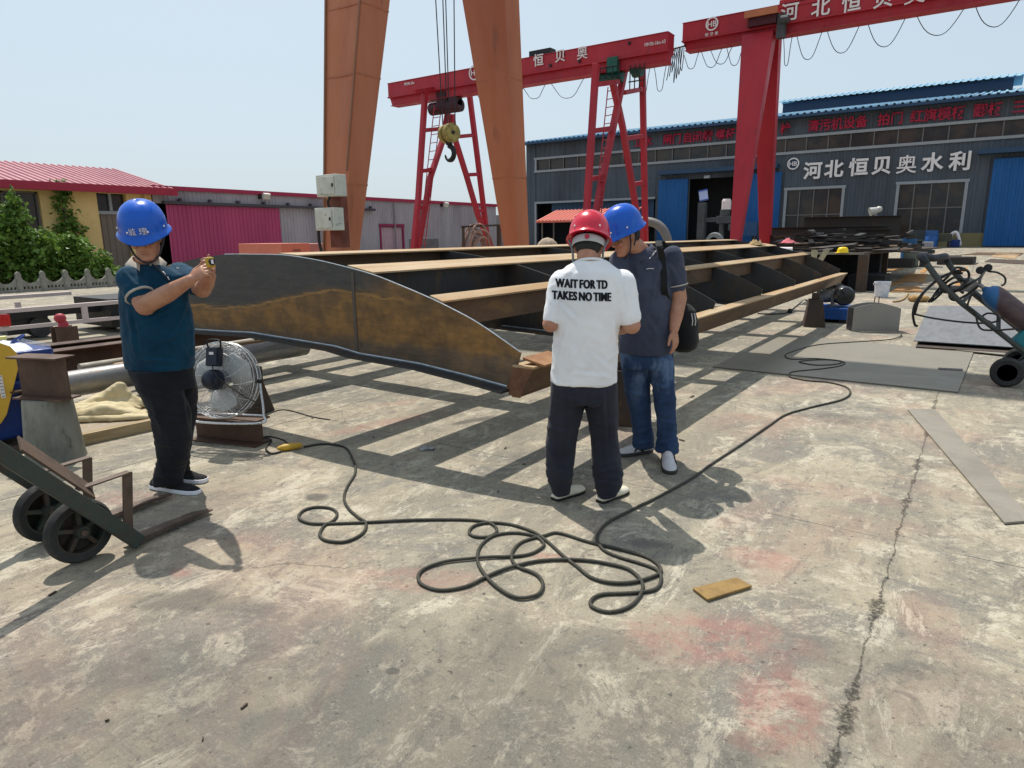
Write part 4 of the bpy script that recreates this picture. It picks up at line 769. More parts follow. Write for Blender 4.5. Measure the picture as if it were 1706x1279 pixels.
ax = (toc*.80 - rr_*.52*(1 if rr_.dot(RGT) > 0 else -1) + V3(0, 0, .22)).normalized(); e1 = ax.cross(V3(0, 0, 1)).normalized(); e2 = e1.cross(ax)
RF = .285; cg = MB()
def circ(r, h, wr, n=40): cg.tube([ctr+ax*h+(e1*math.cos(t)+e2*math.sin(t))*r for t in [2*math.pi*i/n for i in range(n)]], wr, 5, closed=True)
hgt = lambda r, s_: (.05+.045*math.sqrt(max(0, 1-(r/RF)**2)))*s_
for k in range(20):
    r = .07+(RF-.07)*k/19; circ(r, hgt(r, 1), .0013); circ(r, hgt(r, -1), .0013)
circ(RF+.004, .0, .006); circ(RF+.002, .05, .0035); circ(RF+.002, -.05, .0035); circ(RF*.72, hgt(RF*.72, 1)+.003, .0026)
for k in range(12):
    t = 2*math.pi*k/12; tw = .45
    cg.tube([ctr+ax*hgt(r, 1)+(e1*math.cos(t+tw*(1-r/RF))+e2*math.sin(t+tw*(1-r/RF)))*r for r in (.06, .12, .18, .23, .27, RF)]+[ctr+(e1*math.cos(t)+e2*math.sin(t))*(RF+.002)]+[ctr+ax*hgt(r, -1)+(e1*math.cos(t)+e2*math.sin(t))*r for r in (RF, .24, .17, .08)], .0022, 5)
cg.build('cage', M_CHROME, fn, smooth=True)
mb = MB()
for k in range(3):
    t0 = 2*math.pi*k/3+.5; n = 8; vs = []
    for i in range(n+1):
        r = .05+.2*i/n; wd = .42+.38*math.sin(math.pi*min(1, .25+.62*i/n))
        for s_ in (-1, 0, 1):
            t = t0+s_*wd; vs.append(ctr+ax*(-.005-.028*s_)+(e1*math.cos(t)+e2*math.sin(t))*r*(1 if s_ == 0 or i < n else .93))
    b0 = len(mb.v); mb.v += [tuple(q) for q in vs]; mb.f += [(b0+3*i+j, b0+3*i+j+1, b0+3*i+j+4, b0+3*i+j+3) for i in range(n) for j in (0, 1)]
bl = mb.build('blades', M_BLADE, fn, smooth=True); md = bl.modifiers.new('thick', 'SOLIDIFY'); md.thickness = .003
mb = MB(); mb.lathe(ctr+ax*.02, [(.045, -.06), (.075, .0), (.078, .10), (.07, .145), (.05, .165), (0, .17)], ax, 24); mb.build('motor', M_MOTOR, fn, smooth=True, angle=50)
mb = MB(); bc = ctr+e2*.17+ax*.115-e1*.0; Mx = Matrix((e1, e2, ax)).transposed(); mb.box(bc, (.10, .14, .075), M=Mx); cbx = mb.build('control_box', M_MOTOR, fn, bev=.01)
mb = MB(); mb.tube(spline([bc+e1*.045+e2*.06, bc+e1*.05+e2*.12+ax*.02, bc-e1*.05+e2*.12+ax*.02, bc-e1*.045+e2*.06], 5), .007, 6); mb.build('handle', M_BLACK, cbx); mb = MB(); mb.box(bc+ax*.04+e2*.025, (.035, .02, .004), M=Mx); mb.build('label', M_WHITE, cbx)
mb = MB(); mb.tube(spline([bc-e2*.06+ax*.03, ctr+ax*.19+e2*.02-e1*.08, ctr+ax*.12-e2*.1-e1*.22, ctr-e2*.2-e1*.3, fc+V3(0, 0, .215)-fd*.3], 6), .0045, 6); mb.build('power_cord', M_CABLE, fn)
mb = MB(); zb = .212; q = [ctr+e1*(RF+.02)*s_ for s_ in (-1, 1)]; 
if q[0].dot(fd) > q[1].dot(fd): q = q[::-1]
fr = toc*.16
base = [q[0], q[0]+V3(0, 0, -.06)+toc*.02, V3(q[0].x, q[0].y, zb+.06)+fr*.6, V3(q[0].x, q[0].y, zb)+fr+fd*.05, V3(q[1].x, q[1].y, zb)+fr-fd*.05, V3(q[1].x, q[1].y, zb+.06)+fr*.6, q[1]+V3(0, 0, -.06)+toc*.02, q[1]]
mb.tube(spline(base, 6), .0095, 10); mb.tube([V3(q[0].x, q[0].y, zb)-fr*.6, V3(q[1].x, q[1].y, zb)-fr*.6], .0095, 10); mb.build('base', M_CHROME, fn, smooth=True)
for s_ in q:
    mb = MB(); mb.ball(s_, .022); mb.cyl(s_-e1*.02, s_+e1*.03, .014); mb.build('knob', M_BLACK, fn, smooth=True)
# hand truck
ht = thing('hand_truck', (-3.68, 1.35, 0), 'old green iron hand truck tipped back on two spoked wheels with fork tines', 'hand truck')
M_GRIRON = rusty('worn_green_iron', (.045, .062, .05), (.075, .052, .038), (.13, .075, .05), 5, (1, 1, 1), .7, .1, (.45, .6)); M_BRIRON = rusty('brown_iron_strap', (.15, .10, .072), (.10, .07, .052), (.22, .14, .10), 6, rough=.7)
def wheel(x, y, nm='wheel'):
    R_ = .158; c = V3(x, y, R_+.004); mb = MB(); axx = V3(1, .06, 0).normalized()
    mb.lathe(c, [(R_-.042, -.028), (R_-.012, -.032), (R_, -.014), (R_, .014), (R_-.012, .032), (R_-.042, .028), (R_-.042, -.028)], axx, 40); w_ = mb.build('wheel', M_TYRE, ht, smooth=True, angle=50)
    mb = MB(); mb.lathe(c, [(R_-.05, -.024), (R_-.038, -.026), (R_-.038, .026), (R_-.05, .024), (R_-.052, 0), (R_-.05, -.024)], axx, 32); mb.lathe(c, [(.0, -.045), (.03, -.045), (.034, 0), (.03, .045), (0, .045)], axx, 16)
    s1 = axx.cross(V3(0, 0, 1)); 
    for k in range(5): t = 2*math.pi*k/5+.3; d_ = s1*math.cos(t)+V3(0, 0, 1)*math.sin(t); mb.bar(c+d_*.02, c+d_*(R_-.045), .02, .03, axx)
    mb.build('rim', M_GRIRON, w_)
wheel(-3.5, 1.325); wheel(-3.9, 1.345)
mb = MB(); mb.cyl((-3.44, 1.325, .162), (-3.96, 1.35, .162), .014); mb.build('axle', M_BRIRON, ht)
for x in (-3.40, -3.98):
    mb = MB(); a, b = V3(x, 1.55, .035), V3(x-.02, .52, 1.29); mb.bar(a, b, .045, .075, (0, .77, .64)); mb.build('side_rail', M_GRIRON, ht, bev=.006)
mb = MB(); a, b = V3(-3.42, 1.36, .33), V3(-3.42, 1.13, .60); up2 = V3(-.12, .035, .035); a, b = V3(-3.41, 1.375, .325), V3(-3.41, 1.11, .645); mb.prism([a, b, b+up2, a+up2], (.004, .006, .008)); mb.build('cross_plate', M_BRIRON, ht)
for y_, z_ in ((1.0, .72), (.74, 1.04)): mb = MB(); mb.bar((-3.4, y_, z_), (-3.98, y_, z_), .04, .04); mb.build('cross_bar', M_BRIRON, ht)
for x, ex in ((-3.47, 0), (-3.9, .03)):
    mb = MB(); mb.bar((x, 1.33, .38), (x, 1.575, .395), .045, .01); mb.bar((x+.005, 1.567, .396), (x+.005, 1.527, .05), .012, .048, (0, 1, 0)); mb.build('strap', M_BRIRON, ht, bev=.002)
    mb = MB(); mb.bar((x+.01, 1.52, .035), (x-.04, 1.92, .03), .085, .022, w2=.06); mb.bar((x-.04, 1.92, .03), (x-.045, 2.02, .022), .06, .018, w2=.03, h2=.008); mb.build('tine', M_BRIRON, ht, bev=.003)
# timbers, sacks, pipes, beams
mb = MB(); a, b = V3(-5.62, 1.9, .045), V3(-5.52, 3.6, .045); mb.bar(a, b, .07, .09); tag(mb.build('timber', M_WOOD, loc=a, bev=.004), 'long squared timber lying in front of the pale sacks', 'timber')
mb = MB(); mb.prism([(-5.68, 2.0, .055), (-6.4, 2.1, .055), (-6.3, 3.7, .055), (-5.6, 3.55, .055)], (0, 0, .014)); tag(mb.build('plywood_sheet', paint('dusty_plywood', (.36, .29, .21), (.26, .21, .15), .85, 3, .8, dirt=(.45, .40, .33)), loc=(-5.9, 2.7, .055)), 'dusty plywood sheet under the pale sacks', 'plywood sheet')
M_SACK = fabric('cream_woven_sack', lin((214, 200, 164)), lin((180, 164, 126)), 5, .4, 300)
def sack(cx, cy, cz, L, W, H, ang, seed, tip):
    """limp woven sack: a few soft lengthwise rolls grown together, maybe one corner pulled up"""
    d = V3(math.cos(ang), math.sin(ang), 0); s_ = V3(-d.y, d.x, 0); c = V3(cx, cy, cz); mb = MB(); rnd = random.Random(seed); nr = 4
    for k in range(nr):
        off = (k/(nr-1)-.5)*W*.8; r0 = W/nr*.8; ln = L*rnd.uniform(.78, 1.0); rings = []
        for i in range(13):
            u = i/12-.5; e = max(.05, 1-(abs(u)*2)**4); wv = .03*noise.noise((u*4, k*2.3, seed)); hh = H*(.55+.4*noise.noise((u*3+k, seed, k)))*e**.5*(1-.5*abs(off)/W)
            rings.append((c+d*(u*ln+rnd.uniform(-.01, .01))+s_*(off+wv)+V3(0, 0, max(.012, hh*.5)), s_*r0*(e**.4+.1), V3(0, 0, max(.012, hh*.55))))
        mb.loft(rings, 12)
    if tip:
        mb.loft([(c+d*L*u+s_*.03*u+V3(0, 0, h*.5), s_*th+d*.01, V3(0, 0, h*.5)+d*h*.18) for u, h, th in ((-.42, .04, .10), (-.28, .10, .11), (-.12, .15, .10), (.04, .20, .085), (.16, .255, .06), (.22, .235, .05), (.34, .12, .06), (.48, .07, .06), (.62, .03, .03))], 14)
    o = remesh(mb.build('sack', M_SACK, loc=(cx, cy, cz)), .011, 5, lambda p_: .010*(1-2*abs(noise.noise((p_.x*7, p_.y*7+p_.z*9, p_.z*12+seed))))+.005*noise.noise(p_*24)); return o
dirv = math.atan2(.88, .42)
for k, (cx, cy, cz, L_, W_, H_, sd, tp, lb) in enumerate([(-6.0, 2.62, .07, .72, .24, .10, 2, 0, 'flattened cream sack nearest the timber'), (-6.14, 2.55, .09, .85, .26, .17, 5, 0, 'cream sack in the middle of the heap with long folds'), (-6.28, 2.72, .07, .62, .34, .20, 11, .17, 'cream sack with a raised peaked corner at the back of the heap')]):
    o = sack(cx, cy, cz, L_, W_, H_, dirv-.35+.1*k, sd, tp); tag(o, lb, 'sack', 'cream sacks on the plywood')
mb = MB(); mb.tube([(-6.62, 1.4, .30), (-6.56, 5.15, .30)], .115, 28); tag(mb.build('steel_pipe', M_STEELPIPE, loc=(-6.6, 3.3, .18), smooth=True, angle=60), 'long grey steel pipe running behind the teal-shirted man and the fan', 'pipe')
M_OCHREP = rusty('ochre_pipe', (.46, .25, .06), (.36, .18, .045), (.25, .14, .06), 3, rough=.6, metal=0)
mb = MB(); mb.tube([(-7.05, 3.2, .30), (-7.16, 5.35, .30)], .05, 18); tag(mb.build('steel_pipe', M_OCHREP, loc=(-7.1, 4.2, .25), smooth=True, angle=60), 'thin ochre pipe behind the long grey pipe', 'pipe')
mb = MB(); mb.tube([(-7.32, 3.0, .30), (-7.35, 5.0, .30)], .05, 18); tag(mb.build('steel_pipe', rusty('pale_pipe', (.46, .42, .34), (.36, .32, .25), (.40, .24, .1), 3, rough=.6, metal=0), loc=(-7.33, 4, .25), smooth=True, angle=60), 'thin pale pipe furthest back beside the ochre pipe', 'pipe')
for x, y, lb in ((-6.62, 4.35, 'dark wood block under the far part of the grey pipe'), (-6.63, 1.75, 'dark wood block under the near part of the grey pipe')):
    mb = MB(); mb.box((x-.3, y, .093), (1.1, .14, .186)); tag(mb.build('wood_block', M_PEDE, loc=(x, y, 0), bev=.005), lb, 'wood block')
mb = MB(); ibeam(mb, V3(-8.42, 3.0, .0), 7.5, .36, .22, V3(.0, 1, 0)); tag(mb.build('steel_beam', M_RUSTB, loc=(-8.42, 3, 0)), 'long rusty I-beam lying behind the grey pipe', 'beam')
mb = MB(); ibeam(mb, V3(-8.85, 3.0, .0), 8.2, .375, .22, V3(.03, 1, 0)); tag(mb.build('steel_beam', M_RUSTB, loc=(-8.85, 3, 0)), 'long rusty I-beam standing furthest back in the pair behind the pipe', 'beam')
mb = MB(); mb.box((-7.75, 3.3, .05), (.5, 2.6, .10)); tag(mb.build('steel_slab', rusty('orange_slab', (.33, .16, .06), (.2, .1, .05), None, 2, rough=.8, metal=0), loc=(-7.75, 3.3, 0)), 'orange rusty flat bar between the pipe and the long beams', 'flat bar')
# steel stub with a red jack
sb = V3(-10.6, 4.22, 0); st = thing('column_stub', sb, 'dark upright steel column stub behind the rusty beams', 'column stub'); mb = MB()
a0 = P(93, 545, 0, -10.6); zt_ = a0.z; mb.box2((sb.x-.09, sb.y-.14, 0), (sb.x-.075, sb.y+.14, zt_)); mb.box2((sb.x+.075, sb.y-.14, 0), (sb.x+.09, sb.y+.14, zt_)); mb.box2((sb.x-.075, sb.y-.01, 0), (sb.x+.075, sb.y+.01, zt_)); mb.build('column', M_RUSTB, st)
mb = MB(); c = V3(sb.x, sb.y, zt_); mb.cyl(c, c+V3(0, 0, .08), .07, .05); mb.ball(c+V3(0, -.03, .12), (.07, .08, .07)); tag(mb.build('bottle_jack', paint('red_jack', lin((166, 48, 62)), rough=.5), loc=c, smooth=True, angle=40), 'small red jack on top of the dark column stub', 'jack')
# long bed frame (trailer) at the back left
tr = thing('trailer_bed', (-12.4, 3.5, 0), 'long low trailer frame with pale rails behind the rusty beams', 'trailer')
M_RAIL = paint('dusty_pale_rail', lin((196, 180, 176)), lin((168, 160, 156)), .7, 3, .6)
XT = -12; pt = lambda x, y: P(x, y, 0, XT); mb = MB()
ya, yb2 = pt(-60, 520).y, pt(200, 490).y; zt_ = pt(100, 508).z
mb.box2((XT-.10, ya, zt_-.06), (XT, yb2, zt_)); mb.build('top_rail', M_RAIL, tr); mb = MB(); mb.box2((XT-1.95, ya, zt_+.02), (XT-1.8, yb2, zt_+.08)); mb.build('top_rail', M_RAIL, tr)
mb = MB(); mb.box2((XT-.75, ya, zt_-.2), (XT-.45, yb2, zt_-.07)); mb.build('chassis', M_BLACK, tr)
mb = MB(); zl = pt(100, 539).z; mb.box2((XT-.05, ya, zl-.025), (XT+.03, yb2+.1, zl+.03)); mb.build('lower_rail', M_RAIL, tr); mb = MB(); mb.box2((XT-1.9, ya, zl-.02), (XT-1.82, yb2, zl+.02)); mb.build('lower_rail', M_RAIL, tr)
for x in (7, 143): y = pt(x, 530).y; mb = MB(); mb.box2((XT-.03, y-.04, zl), (XT+.02, y+.04, zt_-.05)); mb.build('stake', M_RAIL, tr)
for x in (35, 112): y = pt(x, 530).y; mb = MB(); mb.box2((XT-1.88, y-.04, 0), (XT-1.82, y+.04, zt_-.05)); mb.build('stake', M_RAIL, tr)
mb = MB(); y = pt(82, 530).y; mb.box2((XT-1.1, y-.35, .08), (XT-.7, y+.25, zt_-.2)); mb.cyl((XT-.9, y+.1, .18), (XT-.6, y+.1, .18), .17); mb.build('undercarriage', M_MACH, tr)
mb = MB(); y = pt(198, 510).y; mb.box2((XT-1.4, y-.1, .1), (XT-.1, y+.9, zt_+.02)); mb.build('headboard', M_BLACK, tr)
mb = MB(); y = pt(-2, 540).y; mb.box2((XT+.0, y-.1, zl+.05), (XT+.05, y+.14, zl+.22)); mb.build('tail_lamp', paint('red_lamp', (.5, .02, .02), rough=.3), tr)
# yellow and blue machine wrapped in plastic
mc = thing('wrapped_machine', (-6.2, 1.9, 0), 'blue and yellow machine with white sheet and plastic wrap on top at the left edge', 'machine')
M_YEL2 = paint('yellow_machine_paint', lin((222, 178, 62)), lin((190, 150, 60)), .5, 3, .6); M_BLU2 = paint('deep_blue_machine_paint', lin((24, 56, 124)), lin((20, 44, 96)), .5, 3, .6)
pm_ = lambda x, y: P(x, y, 0, -5.95)
mb = MB(); out = [pm_(x, y) for x, y in ((-40, 700), (2, 706), (12, 690), (33, 605), (30, 590), (18, 577), (0, 571), (-40, 570))]; mb.prism(out, (-.05, 0, 0)); yp = mb.build('side_panel', M_YEL2, mc, bev=.006)
mb = MB(); a = pm_(-5, 626); b = pm_(9, 662); mb.box2((-5.944, a.y, b.z), (-5.940, b.y, a.z)); lb_ = mb.build('label', M_WHITE, yp); mb = MB()
for i in range(7): z = b.z+.01+(a.z-b.z-.02)*i/6; mb.box2((-5.9395, a.y+.005, z), (-5.9385, b.y-.005, z+.004))
mb.build('lettering', M_BLACK, lb_)
mb = MB(); a, b = P(-40, 710, 0, -6.1), P(62, 585, 0, -6.1); mb.box2((-7.2, a.y-.3, .06), (-6.02, P(40, 650, 0, -6.1).y, .5)); mb.box2((-6.9, a.y, .4), (-6.1, b.y+.12, .71)); mb.build('body', M_BLU2, mc, bev=.02)
q = [P(x, y, 2, .93) for x, y in ((-30, 572), (10, 566), (82, 562), (60, 575))]
mb = MB(); n = 14; b0 = 0; ca = V3(-6.95, a.y-.1, .91); 
for i in range(n+1):
    for j in range(n+1):
        u, v = i/n, j/n; x = -7.0+.98*u; y = a.y-.25+(b.y+.34-a.y)*v; dro = max(0, u-.86)*2.2+max(0, v-.86)*2.0; mb.v.append((x, y, .745-dro*.5+.03*noise.noise((u*6, v*6, 2))))
mb.f += [(i*(n+1)+j, (i+1)*(n+1)+j, (i+1)*(n+1)+j+1, i*(n+1)+j+1) for i in range(n) for j in range(n)]
cv = mb.build('cover_sheet', paint('white_plastic_sheet', lin((226, 228, 236)), lin((190, 196, 214)), .35, 5, .6), mc, smooth=True); md = cv.modifiers.new('thick', 'SOLIDIFY'); md.thickness = .004
t = NT('clear_wrap'); t.b.inputs['Transmission Weight'].default_value = 0; t.b.inputs['Alpha'].default_value = .28; M_WRAP = t.done((.8, .83, .88), .2, 0, .6)
mb = MB(); w0 = P(83, 566, 0, -6.0); w1 = P(112, 604, 0, -5.9); 
mb.prism([V3(-6.12, b.y+.10, .735), V3(-6.9, b.y+.14, .735), V3(-6.5, w1.y+.05, .25), V3(-5.95, w1.y-.02, .3)], (0, .003, 0))
mb.build('wrap', M_WRAP, mc)
mb = MB(); c = V3(-6.3, b.y-.05, .755); mb.tube([c+V3(.03*math.cos(t_), .05*math.sin(t_), .03*math.sin(t_)+.03) for t_ in [i*.6 for i in range(11)]], .008, 6); tag(mb.build('tape_ring', M_BLU2, loc=c), 'small dark blue ring lying on the white sheet of the machine', 'ring')
mb = MB(); c = V3(-6.7, b.y-.2, .76); mb.cyl(c, c+V3(.02, .2, 0), .02, n=10); tag(mb.build('spray_bottle', paint('yellowish_bottle', lin((200, 190, 110))), loc=c), 'thin yellow bottle lying on the white sheet of the machine', 'bottle')
mb = MB(); mb.bar((-6.0, 1.35, .03), (-5.72, 2.05, .03), .06, .05); tag(mb.build('angle_bar', M_GRIRON, loc=(-5.9, 1.7, 0)), 'dark green steel bar on the ground behind the hand truck', 'bar')
mb = MB(); ibeam(mb, V3(-6.0, 2.02, .0), .14, .44, .18, V3(1, .2, 0)); tag(mb.build('upright_beam_stub', M_RUSTB, loc=(-6, 2.02, 0)), 'narrow rusty upright stub just behind the concrete pedestal', 'beam stub')
# ------------------------------------------------------------------ cable with yellow plug coupling
rc = .0085
def gpts(pts, h=rc): return [G(x, y)+V3(0, 0, h) for x, y in pts]
cp = [(506, 746), (540, 741), (575, 747), (588, 768), (592, 790), (577, 815), (574, 833), (580, 850), (598, 864), (610, 874), (603, 892), (575, 905), (547, 903), (532, 893), (540, 878), (557, 868), (562, 857), (551, 849), (526, 847), (504, 853), (499, 865), (512, 873), (540, 875), (600, 873), (680, 869), (770, 868), (815, 873), (828, 886), (815, 896), (792, 896), (781, 889), (790, 878), (815, 873), (850, 876), (882, 885), (905, 899), (935, 925), (960, 945), (985, 965), (1020, 974), (1060, 972), (1095, 960), (1100, 948), (1080, 932), (1040, 919), (980, 905), (930, 890), (905, 895), (870, 905), (855, 920), (853, 935), (862, 947), (890, 958), (905, 975), (898, 993), (870, 1000), (845, 993), (815, 970), (799, 945), (796, 925), (803, 908), (825, 894), (860, 890), (890, 895), (906, 907), (900, 917), (870, 928), (800, 932), (745, 938), (710, 950), (696, 963), (705, 978), (735, 986), (775, 980), (815, 962), (850, 948), (900, 937), (945, 935), (1000, 940), (1045, 950), (1068, 970), (1068, 992), (1050, 1012), (1015, 1022), (988, 1015), (985, 1003), (1005, 993), (1050, 990), (1090, 985), (1101, 970), (1097, 955), (1070, 942), (1030, 930), (1005, 917), (995, 902), (998, 888), (1015, 872), (1050, 853), (1100, 828), (1150, 800), (1185, 775), (1230, 745), (1280, 712), (1310, 692), (1350, 680), (1400, 668), (1416, 657), (1410, 646), (1380, 638), (1345, 635), (1318, 630)]
cab = spline(gpts(cp), 6)
for i, p_ in enumerate(cab):
    p_.x += .007*noise.noise((i*.11, 3, 0)); p_.y += .007*noise.noise((i*.13, 9, 0)); p_.z += .006*max(0, noise.noise((p_.x*2.3, p_.y*2.3, i*.02)))
e_ = gpts([(1314, 628), (1322, 622), (1370, 617), (1400, 612), (1406, 606), (1380, 602), (1345, 603), (1332, 606), (1360, 611), (1395, 609), (1400, 604), (1360, 600), (1320, 601), (1308, 595), (1320, 588), (1360, 577), (1420, 572), (1480, 568), (1500, 562), (1500, 556)], .021)
M_YCABLE = paint('dusty_black_cable', (.035, .034, .026), (.06, .056, .04), .7, 12, .8, dirt=(.12, .11, .085))
mb = MB(); mb.tube(cab+spline(e_, 6), rc, 8); tag(mb.build('welding_cable', M_YCABLE, loc=G(900, 940), smooth=True), 'long black cable lying in loops across the concrete', 'cable')
cq = gpts([(421, 738), (435, 730), (452, 735), (443, 748), (452, 757), (468, 754)]); cq2 = gpts([(428, 735), (445, 728), (470, 733), (482, 742)], .006)
mb = MB(); mb.tube(spline(cq, 6), .007, 8); mb.tube(spline(gpts([(430, 700), (470, 683), (520, 695), (550, 700)], .005), 5), .005, 6); mb.tube(spline(cq2, 5), .005, 6); tag(mb.build('fan_cord', M_CABLE, loc=cq[0], smooth=True), 'thin black cord curling from the fan to the yellow coupling', 'cord')
a, b = G(467, 752), G(507, 746); mb = MB(); d_ = (b-a).normalized(); mb.loft([(a+d_*t_+V3(0, 0, .026), V3(-d_.y, d_.x, 0)*r*1.1, V3(0, 0, r)) for t_, r in ((-.02, .010), (.0, .019), (.03, .026), (.09, .027), (.13, .024), (.16, .014))], 12)
tag(mb.build('cable_coupling', paint('dirty_yellow_plastic', lin((206, 164, 48)), lin((150, 118, 50)), .5, 14, .8, dirt=(.1, .08, .04)), loc=a, smooth=True, angle=50), 'dirty yellow plastic cable coupling on the concrete by the fan', 'coupling')
# ------------------------------------------------------------------ flat steel on the ground
def slab(name, px, th, m_, label, cat, h0=.004, bev=.002):
    pts = [G(x, y, h0+th) for x, y in px]; pts = [V3(p_.x, p_.y, h0+gz(p_.y)) for p_ in pts]; mb = MB(); mb.prism(pts, (0, 0, th)); c = sum(pts, V3(0, 0, 0))/len(pts); return tag(mb.build(name, m_, loc=c, bev=bev), label, cat)
M_OCHREPL = rusty('ochre_plate', (.36, .22, .06), (.26, .16, .05), (.17, .10, .04), 7, rough=.7, metal=.05)
slab('small_plate', [(1154, 979), (1227, 961), (1253, 975), (1179, 998)], .012, M_OCHREPL, 'small ochre rusty plate lying on the concrete right of the cable loops', 'steel plate')
M_GREYPL = rusty('dusty_grey_plate', (.30, .275, .225), (.235, .215, .18), (.36, .30, .2), 1.6, (1, 1, 1), .7, .1, (.4, .65), .25)
slab('flat_bar', [(1512, 681), (1558, 681), (1722, 866), (1674, 870)], .012, M_GREYPL, 'long dusty flat bar lying at the right edge of the yard', 'flat bar')
M_GRN = rusty('pale_grey_plate', (.27, .243, .188), (.235, .22, .18), (.31, .265, .18), .9, (1, 1, 1), .55, .15, (.4, .65), .2)
bp = slab('big_plate', [(1188, 610), (1596, 652), (1622, 586), (1300, 556)], .012, M_GRN, 'big thin grey steel plate in front of the plate stack', 'steel plate')
slab('dark_strip', [(1563, 612), (1604, 614), (1604, 617.5), (1563, 615)], .003, M_BLACK, 'small black strip on the big thin plate', 'strip', .0175, 0)
M_MILLPL = rusty('blue_grey_mill_plate', (.22, .225, .235), (.15, .155, .165), (.30, .30, .30), 1.6, (5, 1, 1), .62, .2, (.35, .65), .2)
slab('stack_plate', [(1562, 579), (1720, 595), (1760, 585), (1640, 575)], .012, M_GREYPL, 'thin plate edge just in front of the plate stack', 'steel plate', .018)
slab('stack_plate', [(1526, 577), (1725, 590), (1760, 520), (1560, 518)], .03, M_PEDE, 'lower dark plate of the stack below the gas cylinder cart', 'steel plate', .006)
slab('stack_plate', [(1522, 567), (1725, 580), (1760, 510), (1548, 509)], .012, M_MILLPL, 'top blue-grey plate of the stack below the gas cylinder cart', 'steel plate', .075)
for x, y, i in ((1545, 572, 0), (1690, 583, 1)):
    p_ = G(x, y); mb = MB(); mb.box((p_.x+.1, p_.y+.45, .0555), (.06, .7, .037)); tag(mb.build('spacer_bar', M_PEDE, loc=p_), 'dark spacer bar between the two stacked plates', 'spacer bar', 'spacer bars in the plate stack')
# orange offcut plates and odds on the far ground
M_ORNG = rusty('orange_rust_sheet', (.50, .25, .08), (.40, .19, .06), (.55, .33, .14), 2, rough=.85, metal=0, fine=.3)
for q_, lb, m_ in [([(1440, 474), (1490, 469), (1512, 470), (1470, 479)], 'thin orange scrap strip lying furthest left among the rusty sheets', M_ORNG), ([(1494, 468), (1540, 470), (1546, 456), (1514, 455)], 'large orange rusty sheet in the middle of the scrap sheets', M_ORNG), ([(1484, 486), (1540, 486), (1530, 476), (1496, 477)], 'orange rusty sheet just behind the white bucket', M_ORNG),
                       ([(1460, 453), (1500, 449), (1510, 446), (1475, 449)], 'narrow orange sheet behind the other scrap sheets', M_ORNG), ([(1537, 455), (1552, 446), (1545, 444), (1532, 452)], 'small bent orange piece beside the cart handle', M_ORNG), ([(1595, 456), (1612, 450), (1612, 445), (1596, 447)], 'small orange offcut seen behind the cart handle', M_ORNG), ([(1590, 478), (1604, 478), (1602, 470), (1592, 470)], 'orange scrap piece between the cart hoses', M_ORNG),
                       ([(1650, 427), (1690, 431), (1700, 423), (1660, 422)], 'yellowish plate far off near the blue door', M_TAN), ([(1546, 428), (1577, 429), (1577, 423), (1548, 423)], 'dull green grey plate far off behind the cart', M_GREYPL), ([(1577, 430), (1602, 431), (1602, 425), (1578, 425)], 'black plate far off behind the cart', M_BLACK), ([(1640, 436), (1706, 440), (1720, 434), (1650, 431)], 'dark bar pile lying far off at the right edge', M_PEDE),
                       ([(1600, 424), (1700, 425), (1706, 421), (1630, 420)], 'long thin rusty bar in front of the blue door', M_BROWNWEB), ([(1420, 460), (1450, 457), (1450, 455), (1424, 457)], 'curled thin strip beside the gate corner', M_PEDE), ([(1605, 436), (1616, 436), (1616, 432), (1606, 432)], 'small orange square far off near the dark bars', M_ORNG)]:
    slab('scrap_sheet', q_, .012, m_, lb, 'scrap sheet', .004, 0)
# curved grey box, compressor, bucket
M_GRBOX = rusty('clean_grey_plate', (.30, .28, .25), (.26, .245, .22), None, 1.5, (1, 1, .4), .5, .25, (.35, .65), .15)
ga, gb_ = V3(-1.585, 11.95, .004), V3(-.955, 12.24, .004); u_ = (gb_-ga); Lb = u_.length; u_.normalize(); nb = V3(-u_.y, u_.x, 0); n = 14; H0, H1 = .37, .44
mb = MB(); prof = [(t_/n*Lb, H0+(H1-H0)*(1-(2*t_/n-1)**2)) for t_ in range(n+1)]; mb.prism([ga]+[ga+u_*a+V3(0, 0, b) for a, b in prof]+[ga+u_*Lb], nb*.014)
mb.prism([ga+nb*.3]+[ga+nb*.3+u_*a+V3(0, 0, b) for a, b in prof]+[ga+nb*.3+u_*Lb], nb*.014)
o = mb.build('curved_box', M_GRBOX, loc=ga); tag(o, 'grey steel box piece with an arched top standing on the ground', 'steel box')
mb = MB(); mb.box2((0, 0, 0), (.001, .001, .001)); mb = MB(); e = ga+u_*Lb; mb.prism([e+nb*.014, e+nb*.3, e+nb*.3+V3(0, 0, H0), e+nb*.014+V3(0, 0, H0)], u_*-.014); mb.prism([ga+nb*.014, ga+nb*.3, ga+nb*.3+V3(0, 0, H0), ga+nb*.014+V3(0, 0, H0)], u_*.014); mb.build('side_plate', M_MILL, o)
cpn = V3(-1.75, 13.2, 0); co_ = thing('compressor', cpn, 'black motor drum on a blue steel base beside the far end of the gate', 'compressor')
ca_, cb_ = P(1372, 526, 1, 13.0), P(1421, 508, 1, 13.0); mb = MB(); mb.box2((ca_.x-.25, 12.95, .06), (cb_.x, 13.75, .26)); mb.build('base', paint('blue_base_paint', lin((26, 78, 150)), lin((20, 60, 112)), .5, 4, .7), co_, bev=.008)
mb = MB(); [mb.box2((x, 12.97, 0.0), (x+.12, 13.7, .06)) for x in (ca_.x-.2, cb_.x-.2)]; mb.build('skid', M_BLACK, co_)
